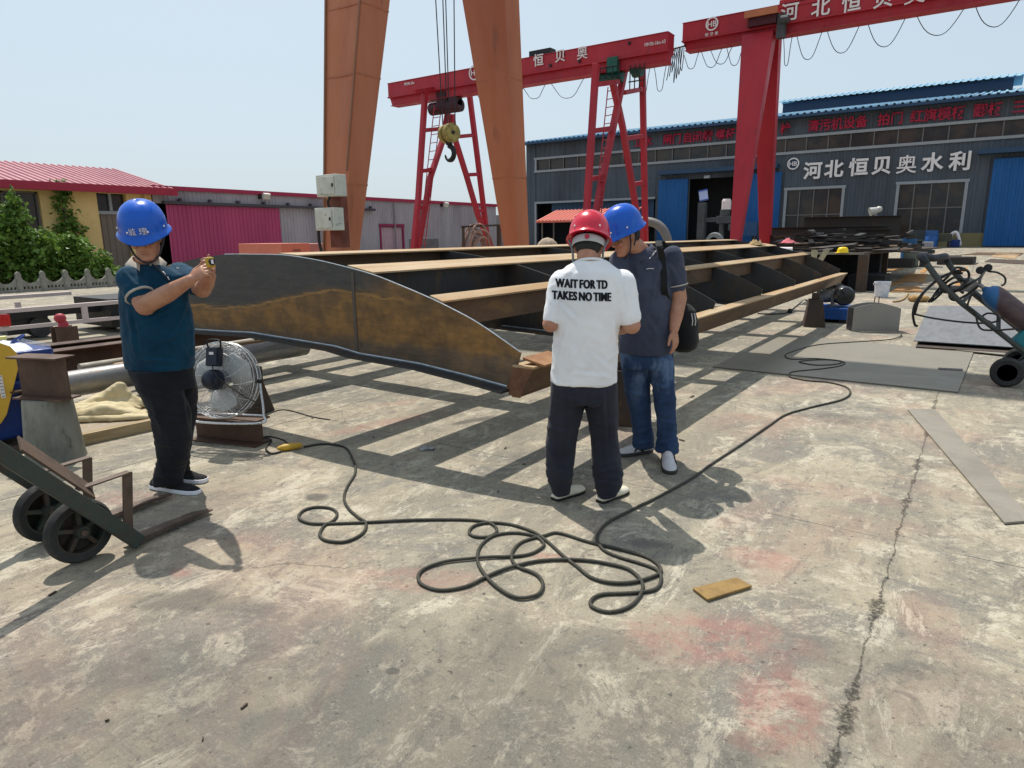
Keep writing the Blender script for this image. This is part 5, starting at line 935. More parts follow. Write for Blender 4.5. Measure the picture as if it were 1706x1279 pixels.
dc = P(1405, 492, 1, 13.3); mb = MB(); ad = V3(.35, -.93, 0); mb.lathe(dc, [(0, -.16), (.15, -.16), (.17, -.12), (.17, .12), (.15, .16), (.12, .165), (0, .165)], ad, 28); mb.build('drum', paint('gloss_black', (.012, .013, .015), rough=.18, spec=.6), co_, smooth=True, angle=40)
mb = MB(); mb.lathe(dc+V3(-.3, .1, -.04), [(0, -.14), (.09, -.14), (.11, 0), (.09, .14), (0, .14)], (1, .1, 0), 18); mb.box(dc+V3(-.16, .06, -.05), (.05, .3, .3)); mb.box(dc+V3(-.42, .1, .0), (.06, .16, .16)); mb.build('motor', M_STEELPIPE, co_, smooth=True, angle=40)
bk = G(1468, 495); bu = thing('bucket', bk, 'white paint bucket standing on the far concrete in front of orange sheets', 'bucket'); mb = MB(); mb.lathe(bk, [(0, .004), (.15, .004), (.175, .34), (.185, .34), (.185, .38), (.168, .38), (.15, .03), (0, .03)], (0, 0, 1), 24); mb.build('pail', paint('dusty_white_pail', lin((214, 218, 226)), lin((170, 176, 190)), .5, 6, .8, dirt=lin((150, 150, 156))), bu, smooth=True, angle=40)
mb = MB(); mb.tube([bk+V3(.19*math.cos(t_), .19*math.sin(t_)*.3-.1, .34-.12*math.sin(t_)) for t_ in [i*math.pi/10 for i in range(11)]], .006, 6); mb.build('handle', M_CHROME, bu)
mb = MB(); p_ = G(1432, 466)+V3(0, 0, .0); p_ = P(1418, 470, 1, 20); bx = P(1403, 449, 1, 24); mb.box((bx.x, 24, .27), (.62, .5, .52)); o = tag(mb.build('control_cabinet', M_FRAME, loc=(bx.x, 24, 0), bev=.01), 'grey metal cabinet standing just beyond the far corner of the gate', 'cabinet')
pt_ = G(1430, 504); mb = MB(); mb.tube([V3(-1.38, 12.6, .0), V3(-1.38, 12.6, .52), V3(-1.32, 12.62, .52), V3(-1.32, 12.62, .4)], .008, 6); tag(mb.build('bent_rod', M_PEDE, loc=(-1.38, 12.6, 0)), 'thin bent rod sticking up behind the arched grey box', 'rod')
# cable under the far end of the gate
mb = MB(); mb.tube(spline(gpts([(1262, 523), (1290, 524), (1312, 521), (1330, 508), (1342, 500)], .012)+[V3(-2.26, 12.5, .3)], 6), .014, 8); mb.ball(G(1316, 521)+V3(0, 0, .04), .05); tag(mb.build('welding_lead', M_CABLE, loc=G(1300, 523), smooth=True), 'black lead on the ground beside the far trestle', 'cable')
# ------------------------------------------------------------------ gas cylinder cart at the right edge
gc = thing('cylinder_cart', (.36, 8.7, 0), 'tilted two-wheeled cart carrying a gas cylinder, hung with black hoses', 'cart')
M_CARTR = paint('dark_green_grey_tube', lin((58, 62, 60)), lin((80, 78, 72)), .55, 6, .7); M_CARTD = paint('dark_tube', lin((30, 34, 42)), rough=.5)
ra = [P(x, y, 1, 8.45) for x, y in ((1537, 430), (1568, 472), (1602, 505), (1690, 573), (1740, 612))]; rb = [P(x, y, 1, 8.98) for x, y in ((1574, 430), (1592, 456), (1620, 486), (1694, 544), (1750, 590))]
mb = MB(); mb.tube(ra, [.032, .03, .026, .026, .026], 10); mb.build('rail', M_CARTR, gc, smooth=True); mb = MB(); mb.tube(rb, [.03, .03, .034, .034, .034], 10); mb.build('rail', M_CARTR, gc, smooth=True)
mb = MB(); mb.tube(spline([ra[0]+V3(.03, 0, -.04), ra[0], ra[0]+V3(-.02, .1, .02), (ra[0]+rb[0])/2+V3(0, 0, .0), rb[0]+V3(0, -.1, .02), rb[0], rb[0]+V3(.03, 0, -.04)], 5), .04, 10); mb.build('handle', M_CARTD, gc, smooth=True)
mb = MB(); mb.tube([ra[2]*.3+ra[3]*.7, rb[2]*.4+rb[3]*.6], .02, 8); mb.tube([ra[2], rb[2]], .02, 8); mb.build('cross_tube', M_CARTR, gc)
wc = V3(.345, 8.36, .152)
for c, r_ in ((wc, .148), (V3(.46, 9.1, .152), .148)):
    mb = MB(); mb.lathe(c, [(.085, -.04), (r_-.02, -.05), (r_, -.025), (r_, .025), (r_-.02, .05), (.085, .04), (.085, -.04)], (0, 1, 0), 32); w_ = mb.build('wheel', M_TYRE, gc, smooth=True, angle=50)
    mb = MB(); mb.lathe(c, [(0, -.03), (.03, -.035), (.04, -.02), (.07, -.03), (.088, -.03), (.088, .03), (0, .03)], (0, 1, 0), 24); mb.build('rim', M_MACH, w_, smooth=True, angle=40)
mb = MB(); mb.cyl(wc, (.46, 9.15, .152), .018); mb.bar(wc+V3(0, .08, 0), ra[4]+V3(-.1, .1, .05), .06, .1, (0, 1, 0)); mb.bar((.46, 9.0, .152), rb[4]+V3(-.12, 0, .06), .06, .1, (0, 1, 0)); mb.build('axle', M_MACH, gc)
dcy = (rb[3]-rb[2]).normalized(); cy0 = P(1642, 482, 1, 8.75); cy1 = cy0+dcy*1.25
gcy = thing('gas_cylinder', cy0, 'dull maroon gas cylinder with a blue shoulder lying on the tilted cart', 'gas cylinder')
t = NT('cylinder_paint'); p_ = t.pos(); sx = t.n('SeparateXYZ'); t.l(p_, sx.inputs[0]); nn = t.noise(t.coords(), 9, 7, .7); lim = cy0.x+.115
e_ = t.math('ADD', sx.outputs[0], t.math('MULTIPLY', t.math('SUBTRACT', nn, .5), .07)); body = t.mix(t.ramp(nn, .4, .65), lin((74, 56, 60)), lin((92, 70, 68))); M_CYL = t.done(t.mix(t.ramp(e_, lim-.02, lim+.02), lin((36, 96, 150)), body), .55)
up_ = V3(-dcy.z, 0, dcy.x); up_ = (up_ if up_.z > 0 else -up_).normalized(); sd_ = dcy.cross(up_)
prof = [(.03, -.02), (.035, .0), (.07, .02), (.10, .06), (.112, .12), (.112, .3), (.112, 1.25)]
mb = MB(); mb.loft([(cy0+dcy*h, up_*r, sd_*r) for r, h in prof], 28); mb.build('body', M_CYL, gcy, smooth=True, angle=50)
mb = MB(); mb.cyl(cy0-dcy*.10, cy0+dcy*.0, .022); mb.cyl(cy0-dcy*.07-sd_*.05, cy0-dcy*.07+sd_*.05, .014); mb.build('valve', M_STEELPIPE, gcy, smooth=True)
rg = MB(); v0 = cy0-dcy*.08; g1, g2 = P(1633, 450, 1, 8.7), P(1646, 446, 1, 8.75); rg.tube(spline([v0, v0+V3(.0, -.04, .06), (g1+g2)/2+V3(-.02, 0, -.09), (g1+g2)/2+V3(0, 0, -.03)], 5), .016, 8); rg.tube([g1, (g1+g2)/2+V3(0, 0, -.05), g2], .01, 8); rgo = rg.build('regulator', M_STEELPIPE, gcy, smooth=True)
for c in (g1, g2):
    mb = MB(); fdir = (EYE-c).normalized(); fdir.z *= .2; mb.cyl(c-fdir*.02, c+fdir*.02, .04, n=20); mb.build('gauge', M_BLACK, rgo)
mb = MB(); mb.box(P(1712, 575, 1, 8.6), (.28, .25, .18), M=Matrix.Rotation(.7, 3, 'Y')); tag(mb.build('teal_box', paint('teal_plastic', lin((20, 118, 128)), lin((20, 90, 104)), .5, 4, .6), loc=P(1712, 575, 1, 8.6), bev=.03), 'teal plastic tool case on the lower end of the cart', 'case')
rnd = random.Random(21)
def hose(px, r=.011, Y=8.5, dy=.0, nm='gas_hose', m_=None): return spline([P(x, y, 1, Y+dy*rnd.uniform(-1, 1)) for x, y in px], 7)
hs_ = MB()
for px_ in ([(1600, 452), (1575, 458), (1548, 478), (1528, 500), (1521, 520), (1524, 540), (1529, 543)], [(1604, 455), (1580, 456), (1556, 470), (1533, 496), (1524, 522)], [(1610, 470), (1590, 462), (1566, 480), (1552, 498), (1548, 502), (1560, 490), (1585, 478), (1605, 488)], [(1575, 470), (1560, 486), (1551, 502), (1562, 494), (1578, 478), (1592, 470), (1618, 466)], [(1590, 452), (1610, 450), (1614, 462), (1600, 480), (1582, 490), (1590, 500), (1612, 490), (1630, 476)], [(1608, 448), (1592, 446), (1578, 462), (1566, 474), (1572, 486), (1596, 484), (1620, 470), (1634, 462)]):
    hs_.tube(hose(px_, dy=.1), .013, 7)
tag(hs_.build('hose_bundle', M_CABLE, loc=ra[1], smooth=True), 'tangle of black gas hoses hung over the cart handle', 'hose bundle')
for px_, Yh, lb in ([(1523, 523), (1555, 530), (1600, 536), (1640, 538), (1662, 534), (1660, 524), (1644, 522), (1636, 530), (1650, 536)], 8.5, 'black hose running from the handle across the cart rails'), ([(1646, 452), (1662, 454), (1674, 462), (1674, 472), (1668, 476)], 8.8, 'short black hose curving from the gauges to the cylinder'), ([(1620, 488), (1612, 510), (1624, 520), (1632, 545), (1650, 550), (1700, 547)], 8.4, 'thin black hose hanging in a loop below the cart rails'):
    mb = MB(); mb.tube(hose(px_, Y=Yh), .010, 7); tag(mb.build('gas_hose', M_CABLE, loc=P(*px_[0], 1, Yh), smooth=True), lb, 'hose')
mb = MB(); a, b = P(1614, 478, 1, 8.6), P(1628, 470, 1, 8.6); mb.cyl(a, b, .05, n=12); mb.box((a+b)/2+V3(-.06, -.03, .0), (.1, .05, .14)); mb.box(a+V3(-.1, 0, -.02), (.12, .06, .06)); tag(mb.build('cutting_torch', M_STEELPIPE, loc=a), 'grey cutting torch head hung at the top of the cart', 'torch')
p_ = G(1521, 502); mb = MB(); [mb.ball(p_+V3(rnd.uniform(-.18, .2), rnd.uniform(-.12, .12), .07), (.13, .11, .08), 10) for _ in range(5)]; mb.tube(spline(gpts([(1488, 504), (1500, 502), (1508, 497), (1513, 490)], .02), 5), .02, 6); tag(mb.build('rope_heap', paint('tan_rope', lin((176, 140, 88)), lin((110, 88, 60)), .9, 12, .9), loc=p_, smooth=True), 'small heap of tan rope on the ground behind the cart', 'rope')
# ------------------------------------------------------------------ workbench heaped with steel, far right of the gate
b0, b1 = V3(-5.6, 25.2, 0), V3(-2.95, 26.6, 0); zb = .98
be = thing('steel_bench', (-4.2, 27, gz(27)), 'low cluttered steel work platform beyond the far end of the gate', 'platform')
pA, pB, pC, pD = P(1315, 424, 2, zb), P(1440, 424, 2, zb), P(1532, 401, 2, zb+.12), P(1330, 404, 2, zb+.12)
mb = MB(); pC = V3(pB.x+1.4, pB.y+8, zb); pD = V3(pA.x-1.0, pA.y+8, zb); mb.prism([pA-V3(1.4, 0, 0), pB, pC, pD], (0, 0, .05)); mb.build('top', M_PEDE, be)
mb = MB(); mb.prism([pA-V3(1.4, .02, .0), pB-V3(0, .02, 0), pB-V3(0, .01, 0), pA-V3(1.4, .01, 0)], (0, 0, .055)); mb.build('edge_strip', M_GREYPL, be)
for k in range(6):
    x = pA.x-1.2+(pB.x-pA.x+1.2)*(k % 3)/2; y = pA.y+.4+(k//3)*4.5; mb = MB(); mb.box2((x-.12, y-.12, gz(y)-.01), (x+.12, y+.12, zb)); mb.build('leg', M_PEDE, be)
mb = MB(); mb.bar((pA.x+.2, pA.y+.2, zb-.1), (pA.x+1.4, pA.y+.25, gz(25)+.1), .12, .06, (0, 1, 0)); mb.build('brace', M_MACH, be)
mb = MB(); mb.box2((pA.x-1.2, pA.y+2.2, gz(27)-.05), (pB.x+.2, pA.y+2.6, zb-.02)); mb.box2((pB.x-.4, pA.y+.8, gz(25)), (pB.x+.5, pA.y+2.2, .42)); mb.build('dark_underfill', M_DARK, be)  # added black blocks keep the space under the platform dark
def beam_on(px0, px1, Y, h, w, lb, m_=M_MILL, z=None):
    a, b = P(*px0, 1, Y), P(*px1, 1, Y); z = z if z is not None else a.z; mb = MB(); L_ = abs(b.x-a.x); ibeam(mb, V3((a.x+b.x)/2, Y, z), L_, h, w, V3(1, .1, 0)); return tag(mb.build('steel_beam', m_, loc=((a.x+b.x)/2, Y, z)), lb, 'beam')
M_DKBEAM = rusty('dark_stored_beam', (.035, .034, .034), (.055, .044, .036), (.09, .055, .03), 2, (.3, 1, 1), .75, .1)
beam_on((1284, 408), (1462, 408), 27.5, .45, .3, 'dark long I-beam lying along the front of the cluttered platform', M_DKBEAM, zb+.06); beam_on((1270, 408), (1475, 408), 29, .75, .3, 'dark deep I-beam behind the front one on the platform', M_DKBEAM, zb+.06)
beam_on((1340, 375), (1500, 370), 30.5, 1.15, .35, 'tallest dark girder at the back of the cluttered platform', M_DKBEAM, zb+.06); beam_on((1424, 408), (1482, 408), 26.9, .62, .3, 'short dark beam stub on the right part of the platform', M_DKBEAM, zb+.06)
yh = P(1404, 418, 1, pA.y+.22); yh.z = zb+.055; 
def hat_shell(mb, c, f, rw=.115, rl=.14, h=.15, peak=.045, n=28):
    f = Vector(f).normalized(); l = V3(-f.y, f.x, 0); rings = []
    def ring(k, z, brim=0.):
        out = []
        for i in range(n):
            t_ = 2*math.pi*i/n; fr = max(0, math.cos(t_))**3; out.append(Vector(c)+f*(rl*k+brim+peak*fr*(1 if brim else 0))*math.cos(t_)+l*(rw*k+brim)*math.sin(t_)+V3(0, 0, z-(.012*fr if brim else 0)))
        return out
    seq = [ring(.93, .004), ring(1.0, .0, .018), ring(1.0, .006, .02), ring(1.0, .016), ring(.985, .05), ring(.93, .09), ring(.80, .122), ring(.58, .142), ring(.3, .149), ring(.04, .151)]
    b0 = len(mb.v)
    for r in seq: mb.v += [tuple(q) for q in r]
    mb.f += [(b0+k*n+i, b0+k*n+(i+1) % n, b0+(k+1)*n+(i+1) % n, b0+(k+1)*n+i) for k in range(len(seq)-1) for i in range(n)]; mb.f.append(tuple(b0+(len(seq)-1)*n+i for i in range(n)))
mb = MB(); hat_shell(mb, yh, (-1, -.4, 0), h=.15); tag(mb.build('hard_hat', paint('yellow_helmet', lin((250, 214, 20)), lin((240, 196, 20)), .3), loc=yh, smooth=True), 'yellow hard hat lying on the edge of the cluttered platform', 'hard hat')
q = P(1292, 409, 1, pA.y+.2); q.z = zb+.13; mb = MB(); mb.cyl(q, q+V3(.45, .05, 0), .07, n=16); tag(mb.build('paper_roll', M_WHITE, loc=q), 'white roll lying on the platform left of the orange sheet', 'roll')
def plate3(name, pts, z, m_, lb, th=.012, tilt=0):
    v_ = [P(x, y, 2, z) for x, y in pts]; v_[2].z += tilt; v_[3].z += tilt; mb = MB(); mb.prism(v_, (0, 0, th)); return tag(mb.build(name, m_, loc=v_[0]), lb, 'scrap sheet')
plate3('scrap_sheet', [(1284, 416), (1325, 416), (1345, 412), (1296, 411.5)], zb+.07, M_ORNG, 'orange sheet on the platform beside the white roll')
plate3('scrap_sheet', [(1478, 392), (1500, 393), (1528, 392), (1480, 388)], zb+.35, M_ORNG, 'orange sheet lying highest at the right end of the platform')
plate3('scrap_sheet', [(1440, 416), (1492, 413), (1520, 406), (1470, 409)], zb+.09, M_BROWNWEB, 'brown thin sheet overhanging the right end of the platform')
for x, dx, lb in ((1352, .1, 'left limp strap hanging from the platform edge'), (1372, .25, 'right limp strap hanging from the platform edge')):
    a = P(x, 416, 1, pA.y-.1); mb = MB(); mb.prism([a, a+V3(.16, 0, 0), a+V3(.2-dx*1.4+.1, -.05, -.42), a+V3(.06-dx*1.4+.1, -.05, -.42)], (0, -.012, 0)); tag(mb.build('strap', fabric('pale_strap', lin((176, 168, 140)), lin((140, 130, 108))), loc=a), lb, 'strap')
rnd = random.Random(77); mb = MB()
for k in range(90):
    x = rnd.uniform(pA.x-.9, pB.x+.9); y = rnd.uniform(pA.y+.9, pA.y+5.5); hb_ = zb+.06+(.30 if y > pA.y+2.2 else 0)*rnd.random()+.07*(y-pA.y)*rnd.random(); a_ = rnd.uniform(-.5, .5)+(1.5 if rnd.random() < .25 else 0); L_ = rnd.uniform(.25, 1.5); d_ = V3(math.cos(a_), math.sin(a_), rnd.uniform(-.06, .12))*L_/2
    mb.bar(V3(x, y, hb_)-d_, V3(x, y, hb_)+d_, rnd.uniform(.05, .3), rnd.uniform(.012, .09), (0, rnd.uniform(-.3, .3), 1))
tag(mb.build('scrap_pile', M_DKBEAM, loc=(pA.x, pA.y+2, zb)), 'messy dark steel scraps heaped over the work platform', 'scrap', None, 'stuff')
mb = MB()
for k in range(16):
    x = rnd.uniform(pA.x-.7, pB.x+1.2); y = rnd.uniform(pA.y+.7, pA.y+4); hb_ = zb+.08+.08*(y-pA.y)*rnd.random(); a_ = rnd.uniform(-.8, .8); L_ = rnd.uniform(.3, 1.1); d_ = V3(math.cos(a_), math.sin(a_), .02)*L_/2; mb.bar(V3(x, y, hb_)-d_, V3(x, y, hb_)+d_, rnd.uniform(.08, .35), .014, (0, rnd.uniform(-.2, .2), 1))
tag(mb.build('scrap_offcuts', M_BROWNWEB, loc=(pA.x, pA.y+2, zb)), 'brown rusty offcuts strewn among the dark scraps on the work platform', 'scrap', None, 'stuff')
# spot lamp, barrels, boxes near the bench
q = P(1455, 352, 1, 31); la = thing('flood_lamp', (q.x, 31, gz(31)), 'white lamp head on a thin pole above the dark girders', 'lamp'); mb = MB(); mb.cyl((q.x+.1, 31, gz(31)), (q.x+.1, 31, q.z), .04, n=8); mb.build('pole', M_FRAME, la); mb = MB(); mb.cyl(q+V3(.22, -.05, .08), q+V3(-.1, -.2, -.02), .09, .17, n=18); mb.ball(q+V3(.2, -.05, .08), .12); mb.build('head', M_LAMP, la)
for x, y, c_, lb, Y in ((1550, 413, (30, 84, 150), 'blue barrel standing behind the platform near the workshop window', 40), (1512, 430, (24, 84, 132), 'blue barrel standing under the right end of the platform', 31)):
    g_ = G(x, y); mb = MB(); mb.lathe(g_, [(0, 0), (.28, 0), (.29, .3), (.275, .31), (.29, .32), (.29, .58), (.275, .6), (.29, .62), (.28, .88), (0, .88)], (0, 0, 1), 20); tag(mb.build('barrel', paint('barrel_blue', lin(c_), rough=.5), loc=g_, smooth=True, angle=40), lb, 'barrel')
g_ = G(1588, 412); bx = thing('canister', g_, 'white and blue water jug standing against the far workshop wall', 'jug'); mb = MB(); mb.box(g_+V3(0, 0, .2), (.55, .4, .4)); mb.build('base', M_BLU2, bx, bev=.03); mb = MB(); mb.tube(spline([g_+V3(-.22, 0, .4), g_+V3(-.1, 0, .72), g_+V3(.1, 0, .72), g_+V3(.3, 0, .1)], 5), .08, 8); mb.build('top', M_WHITE, bx, smooth=True)
g_ = P(1537, 418, 1, 31); gq = gz(31); wb_ = thing('welding_set', (g_.x, 31, gq), 'pale grey box on a dark stand right of the cluttered platform', 'welding set'); mb = MB(); mb.box((g_.x+.15, 31, P(1545, 418, 1, 31).z+.1), (.35, .4, .5)); mb.build('box', M_FRAME, wb_, bev=.02); mb = MB(); mb.box2((g_.x-.05, 30.8, gq), (g_.x+.3, 31.2, g_.z-.1)); mb.build('stand', M_MACH, wb_); mb = MB(); mb.box2((g_.x-.6, 30.7, gq), (g_.x-.1, 31.2, gq+.75)); mb.build('side_box', paint('sage_box', lin((120, 128, 118))), wb_, bev=.02)
for x0, x1, y, lb, h in ((1440, 1520, 446, 'dark low machine on the ground under the platform', .35), (1560, 1620, 441, 'dark flat bin lying on the ground behind the cart handle', .3)):
    a, b = G(x0, y), G(x1, y); mb = MB(); n_ = 10; mb.prism([a, b, b+V3(.1, .8, 0), a+V3(.1, .8, 0)], (0, 0, h)); tag(mb.build('low_bin', M_DKBEAM, loc=a, bev=.03), lb, 'bin')
# clutter along the workshop foot
for i, (x, w_, h, c_, lb) in enumerate([(1480, .8, 1.3, (60, 56, 54), 'dark grinder stand in front of the left tall workshop window'), (1535, 1.0, .9, (52, 60, 66), 'low dark cabinet beside the blue barrel'), (1572, .7, .7, (70, 74, 62), 'small olive box beside the water jug'), (1245, 1.2, 1.5, (44, 78, 120), 'blue tool rack behind the red crane leg'), (1262, .6, 1.2, (60, 70, 84), 'grey locker right of the blue tool rack')]):
    Y = 42+.2*i; c0 = P(x, 400, 1, Y); o = thing('tool_stand', (c0.x, Y, gz(Y)), lb, 'stand'); mb = MB(); mb.box2((c0.x-w_/2, Y-.3, gz(Y)+h*.45), (c0.x+w_/2, Y+.3, gz(Y)+h)); mb.build('cabinet', paint('stand_paint', lin(c_), rough=.6), o, bev=.02); mb = MB(); [mb.box2((c0.x+s_*w_*.4-.04, Y-.25, gz(Y)), (c0.x+s_*w_*.4+.04, Y+.25, gz(Y)+h*.45)) for s_ in (-1, 1)]; mb.build('legs', M_MACH, o)
# ------------------------------------------------------------------ behind the gate, left part
c0 = P(560, 418, 1, 10.3); a, b = P(469, 418, 0, -13), P(515, 418, 0, -13)
ob = thing('motor_cover', (-13.2, a.y+.6, 0), 'salmon-orange sheet metal cover box in front of the grey shed', 'cover box'); zt_ = P(490, 405, 0, -13).z; mb = MB(); y1_ = P(516, 418, 0, -13).y; mb.box2((-14.6, a.y, 0), (-13, y1_, zt_)); mb.build('casing', paint('salmon_paint', lin((214, 122, 98)), lin((190, 104, 86)), .5, 1.5, .6), ob, bev=.01)
mb = MB(); [mb.box2((-12.999, a.y+.3, zt_-.16-.05*i), (-12.99, a.y+.52, zt_-.145-.05*i)) for i in range(4)]; mb.build('vent_slots', M_BLACK, ob)
mb = MB(); mb.box2((-14.6, y1_, 0), (-13.3, y1_+1.15, zt_-.02)); mb.build('side_casing', paint('dusty_pink_paint', lin((186, 120, 112)), lin((176, 112, 100)), .5, 1.5, .6), ob, bev=.01)
q = P(690, 405, 0, -25); mb = MB(); cc_ = V3(-25, P(706, 400, 0, -25).y, 0); mb.box(cc_+V3(0, 0, .75), (1.0, 1.3, 1.5)); tag(mb.build('steel_cabinet', paint('grey_cabinet', lin((108, 108, 112)), lin((84, 84, 88)), .6, 2, .8), loc=cc_, bev=.02), 'grey steel cabinet against the shed right of the ladder leg', 'cabinet')
hc = P(797, 402, 0, -17.5); hr = thing('hose_coil', (-17.5, hc.y, 0), 'big standing coil of pale brown hose beside the orange crane leg', 'hose coil'); mb = MB(); rnd = random.Random(5)
for k in range(16):
    r_ = rnd.uniform(.65, .98); cz = r_+rnd.uniform(0, .1)+.05; dx = rnd.uniform(-.3, .3); tl = rnd.uniform(-.25, .25)
    mb.tube([V3(-17.5+dx+tl*math.cos(t_)*.5, hc.y+rnd.uniform(-.01, .01)+r_*math.cos(t_)*.78, cz+r_*math.sin(t_)) for t_ in [i*2*math.pi/26 for i in range(26)]], .035, 6, closed=True)
mb.build('hose', paint('pale_brown_hose', lin((170, 138, 124)), lin((130, 100, 88)), .7, 3, .9), hr, smooth=True); mb = MB(); mb.bar((-17.5, hc.y-1.1, 1.95), (-17.5, hc.y+2.0, 2.05), .08, .08); mb.bar((-17.5, hc.y-1.0, 0), (-17.5, hc.y-1.0, 1.95), .08, .08); mb.bar((-17.5, hc.y+1.5, 0), (-17.5, hc.y+1.5, 2.0), .14, .14); mb.build('stand', M_PEDE, hr)
for x, r_, c_, lb in ((735, .5, (70, 62, 54), 'dark scrap heap against the shed wall'), (765, .45, (84, 70, 54), 'brown scrap heap left of the hose coil')):
    q = P(x, 420, 0, -24); mb = MB(); rnd = random.Random(x)
    for k in range(26): c_0 = V3(-24+rnd.uniform(-.6, .6), q.y+rnd.uniform(-1.2, 1.2), 0); hgt_ = rnd.uniform(.2, .9); mb.bar(c_0, c_0+V3(rnd.uniform(-.5, .5), rnd.uniform(-.9, .9), hgt_), rnd.uniform(.05, .2), .05)
    tag(mb.build('scrap_heap', paint('scrap_dark', lin(c_), rough=.8), loc=(-24, q.y, 0)), lb, 'scrap heap', None, 'stuff')
q = P(912, 395, 1, 33); mb = MB(); mb.ball((q.x, 33, gz(33)+.35), (.7, .5, .75), 14); mb.ball((q.x+1.1, 33, gz(33)+.15), (.7, .4, .35), 12); tag(mb.build('sand_sacks', fabric('pale_sack', lin((150, 124, 96)), lin((190, 180, 165))), loc=(q.x, 33, gz(33)), smooth=True), 'brown and white sacks heaped in front of the shelter', 'sacks', None, 'stuff')
# small litter on the slab
M_BITS = rusty('rusty_bits', (.07, .05, .035), (.12, .07, .04), None, 9)
rnd = random.Random(33)
for i, (x, y, s_, lb) in enumerate([(407, 1178, .022, 'small black bolt lying alone on the near concrete'), (88, 990, .03, 'small dark twig-like offcut beside the hand truck shadow'), (338, 1233, .012, 'tiny dark pebble near the lower edge'), (179, 1202, .011, 'tiny dark chip on the lower left concrete'), (842, 747, .03, 'thin steel strip lying in the sunlit patch near the white-shirted man'), (520, 697, .03, 'small brown offcut in the shadow grid beside the fan'), (622, 729, .02, 'small brown chip in the narrow sunlit strip'), (873, 774, .02, 'small dark chip in front of the white-shirted man'), (830, 820, .02, 'tiny dark crumb in the arch shadow'), (1195, 856, .018, 'small black chip right of the shoulder-bag man shadow'), (1153, 661, .06, 'flat oval dark ring on the ground beside the jeans'), (1136, 734, .04, 'short thin rod on the ground beside the jeans cuff')]):
    g_ = G(x, y); mb = MB(); a_ = rnd.uniform(0, 3); d_ = V3(math.cos(a_), math.sin(a_), 0)*s_
    d_ *= .6; mb.bar(g_-d_+V3(0, 0, .004), g_+d_+V3(0, 0, .006), s_*.35, .007); tag(mb.build('metal_bit', M_BITS, loc=g_, bev=.001), lb, 'metal bit')
g_ = G(712, 749); mb = MB(); hat = [V3(math.cos(t_)*.035, math.sin(t_)*.05, 0) for t_ in range(6)]; mb.box(g_+V3(-.02, -.02, .012), (.05, .06, .02), 1); mb.box(g_+V3(.03, .01, .014), (.05, .035, .012), .4); tag(mb.build('crumpled_foil', paint('foil_grey', lin((190, 194, 198)), lin((50, 52, 54)), .4, 30, .9, metal=.3), loc=g_, bev=.004), 'crumpled silver and black scrap in the shade under the gate', 'litter')
# ------------------------------------------------------------------ people
def skin_mat():
    t = NT('skin'); v = t.coords(); col = t.mix(t.ramp(t.noise(v, 14, 5), .35, .7), (.46, .235, .15), (.36, .165, .10)); col = t.mix(t.ramp(t.noise(v, 3.5, 3), .5, .7, 0, .4), col, (.50, .20, .14))
    t.b.inputs['Subsurface Weight'].default_value = .12; t.b.inputs['Subsurface Radius'].default_value = (.012, .005, .003); t.b.inputs['Subsurface Scale'].default_value = 1
    t.bump(t.noise(v, 220, 3), .12, .001); return t.done(col, .5, 0, .4)
M_SKIN = skin_mat(); M_HAIR = paint('black_hair', (.012, .011, .011), rough=.6, bump=.4, scale=30)
RH = V3(math.cos(YAW), math.sin(YAW), 0)        # picture-right on the ground
def sil(mb, rows, n=22):
    """rows of (picture left, right, row, distance, depth half-thickness) measured from the photo: a solid of that outline"""
    rings = []
    for xl, xr, y, d, dep in rows:
        a, b = J(xl, y, d), J(xr, y, d); rings.append(((a+b)/2, (b-a)/2, HEAD*dep))
    mb.loft(rings, n)
def limb(mb, pts, rad, n=14):
    mb.tube(pts, rad, n)
    for p_, r in zip(pts, rad): mb.ball(p_, r*.985, 12)
def hand(mb, wrist, d, back, thumb, curls=(.5, .55, .6, .65), spread=.06, k=1., th_curl=.4):
    """five separate fingers; d along the palm, back = back-of-hand normal, thumb = side the thumb is on"""
    d = Vector(d).normalized(); back = Vector(back); back = (back-d*back.dot(d)).normalized(); s_ = d.cross(back).normalized()
    if s_.dot(Vector(thumb)) < 0: s_ = -s_
    W = Vector(wrist); rings = []
    for t_, hw, hd in ((-.02, .026, .02), (.0, .028, .019), (.03, .036, .017), (.06, .041, .016), (.085, .040, .0135), (.094, .034, .010)): rings.append((W+d*t_*k, s_*hw*k, back*hd*k))
    mb.loft(rings, 14)
    for i, (o_, L_, r) in enumerate(((.031, .072, .0088), (.0105, .08, .0092), (-.0105, .075, .0088), (-.031, .058, .0078))):
        p_ = W+d*.082*k+s_*o_*k; dd = (d+s_*o_*spread*12).normalized(); ang = 0; c_ = curls[i]; pts = [p_-dd*.02*k, p_]
        for seg in (.42, .32, .26):
            ang += c_; q = dd*math.cos(ang)-back*math.sin(ang); p_ = p_+q*L_*seg*k; pts.append(p_)
        limb(mb, pts, [r*k, r*k, r*.97*k, r*.9*k, r*.75*k], 10)
    tp = W+d*.022*k+s_*.026*k; td = (d*.62+s_*.75-back*.22).normalized(); t2 = (d*.95+s_*.25-back*th_curl).normalized()
    limb(mb, [tp-td*.012*k, tp+td*.032*k, tp+td*.032*k+t2*.03*k, tp+td*.032*k+t2*.056*k], [.015*k, .0118*k, .0102*k, .008*k], 10)
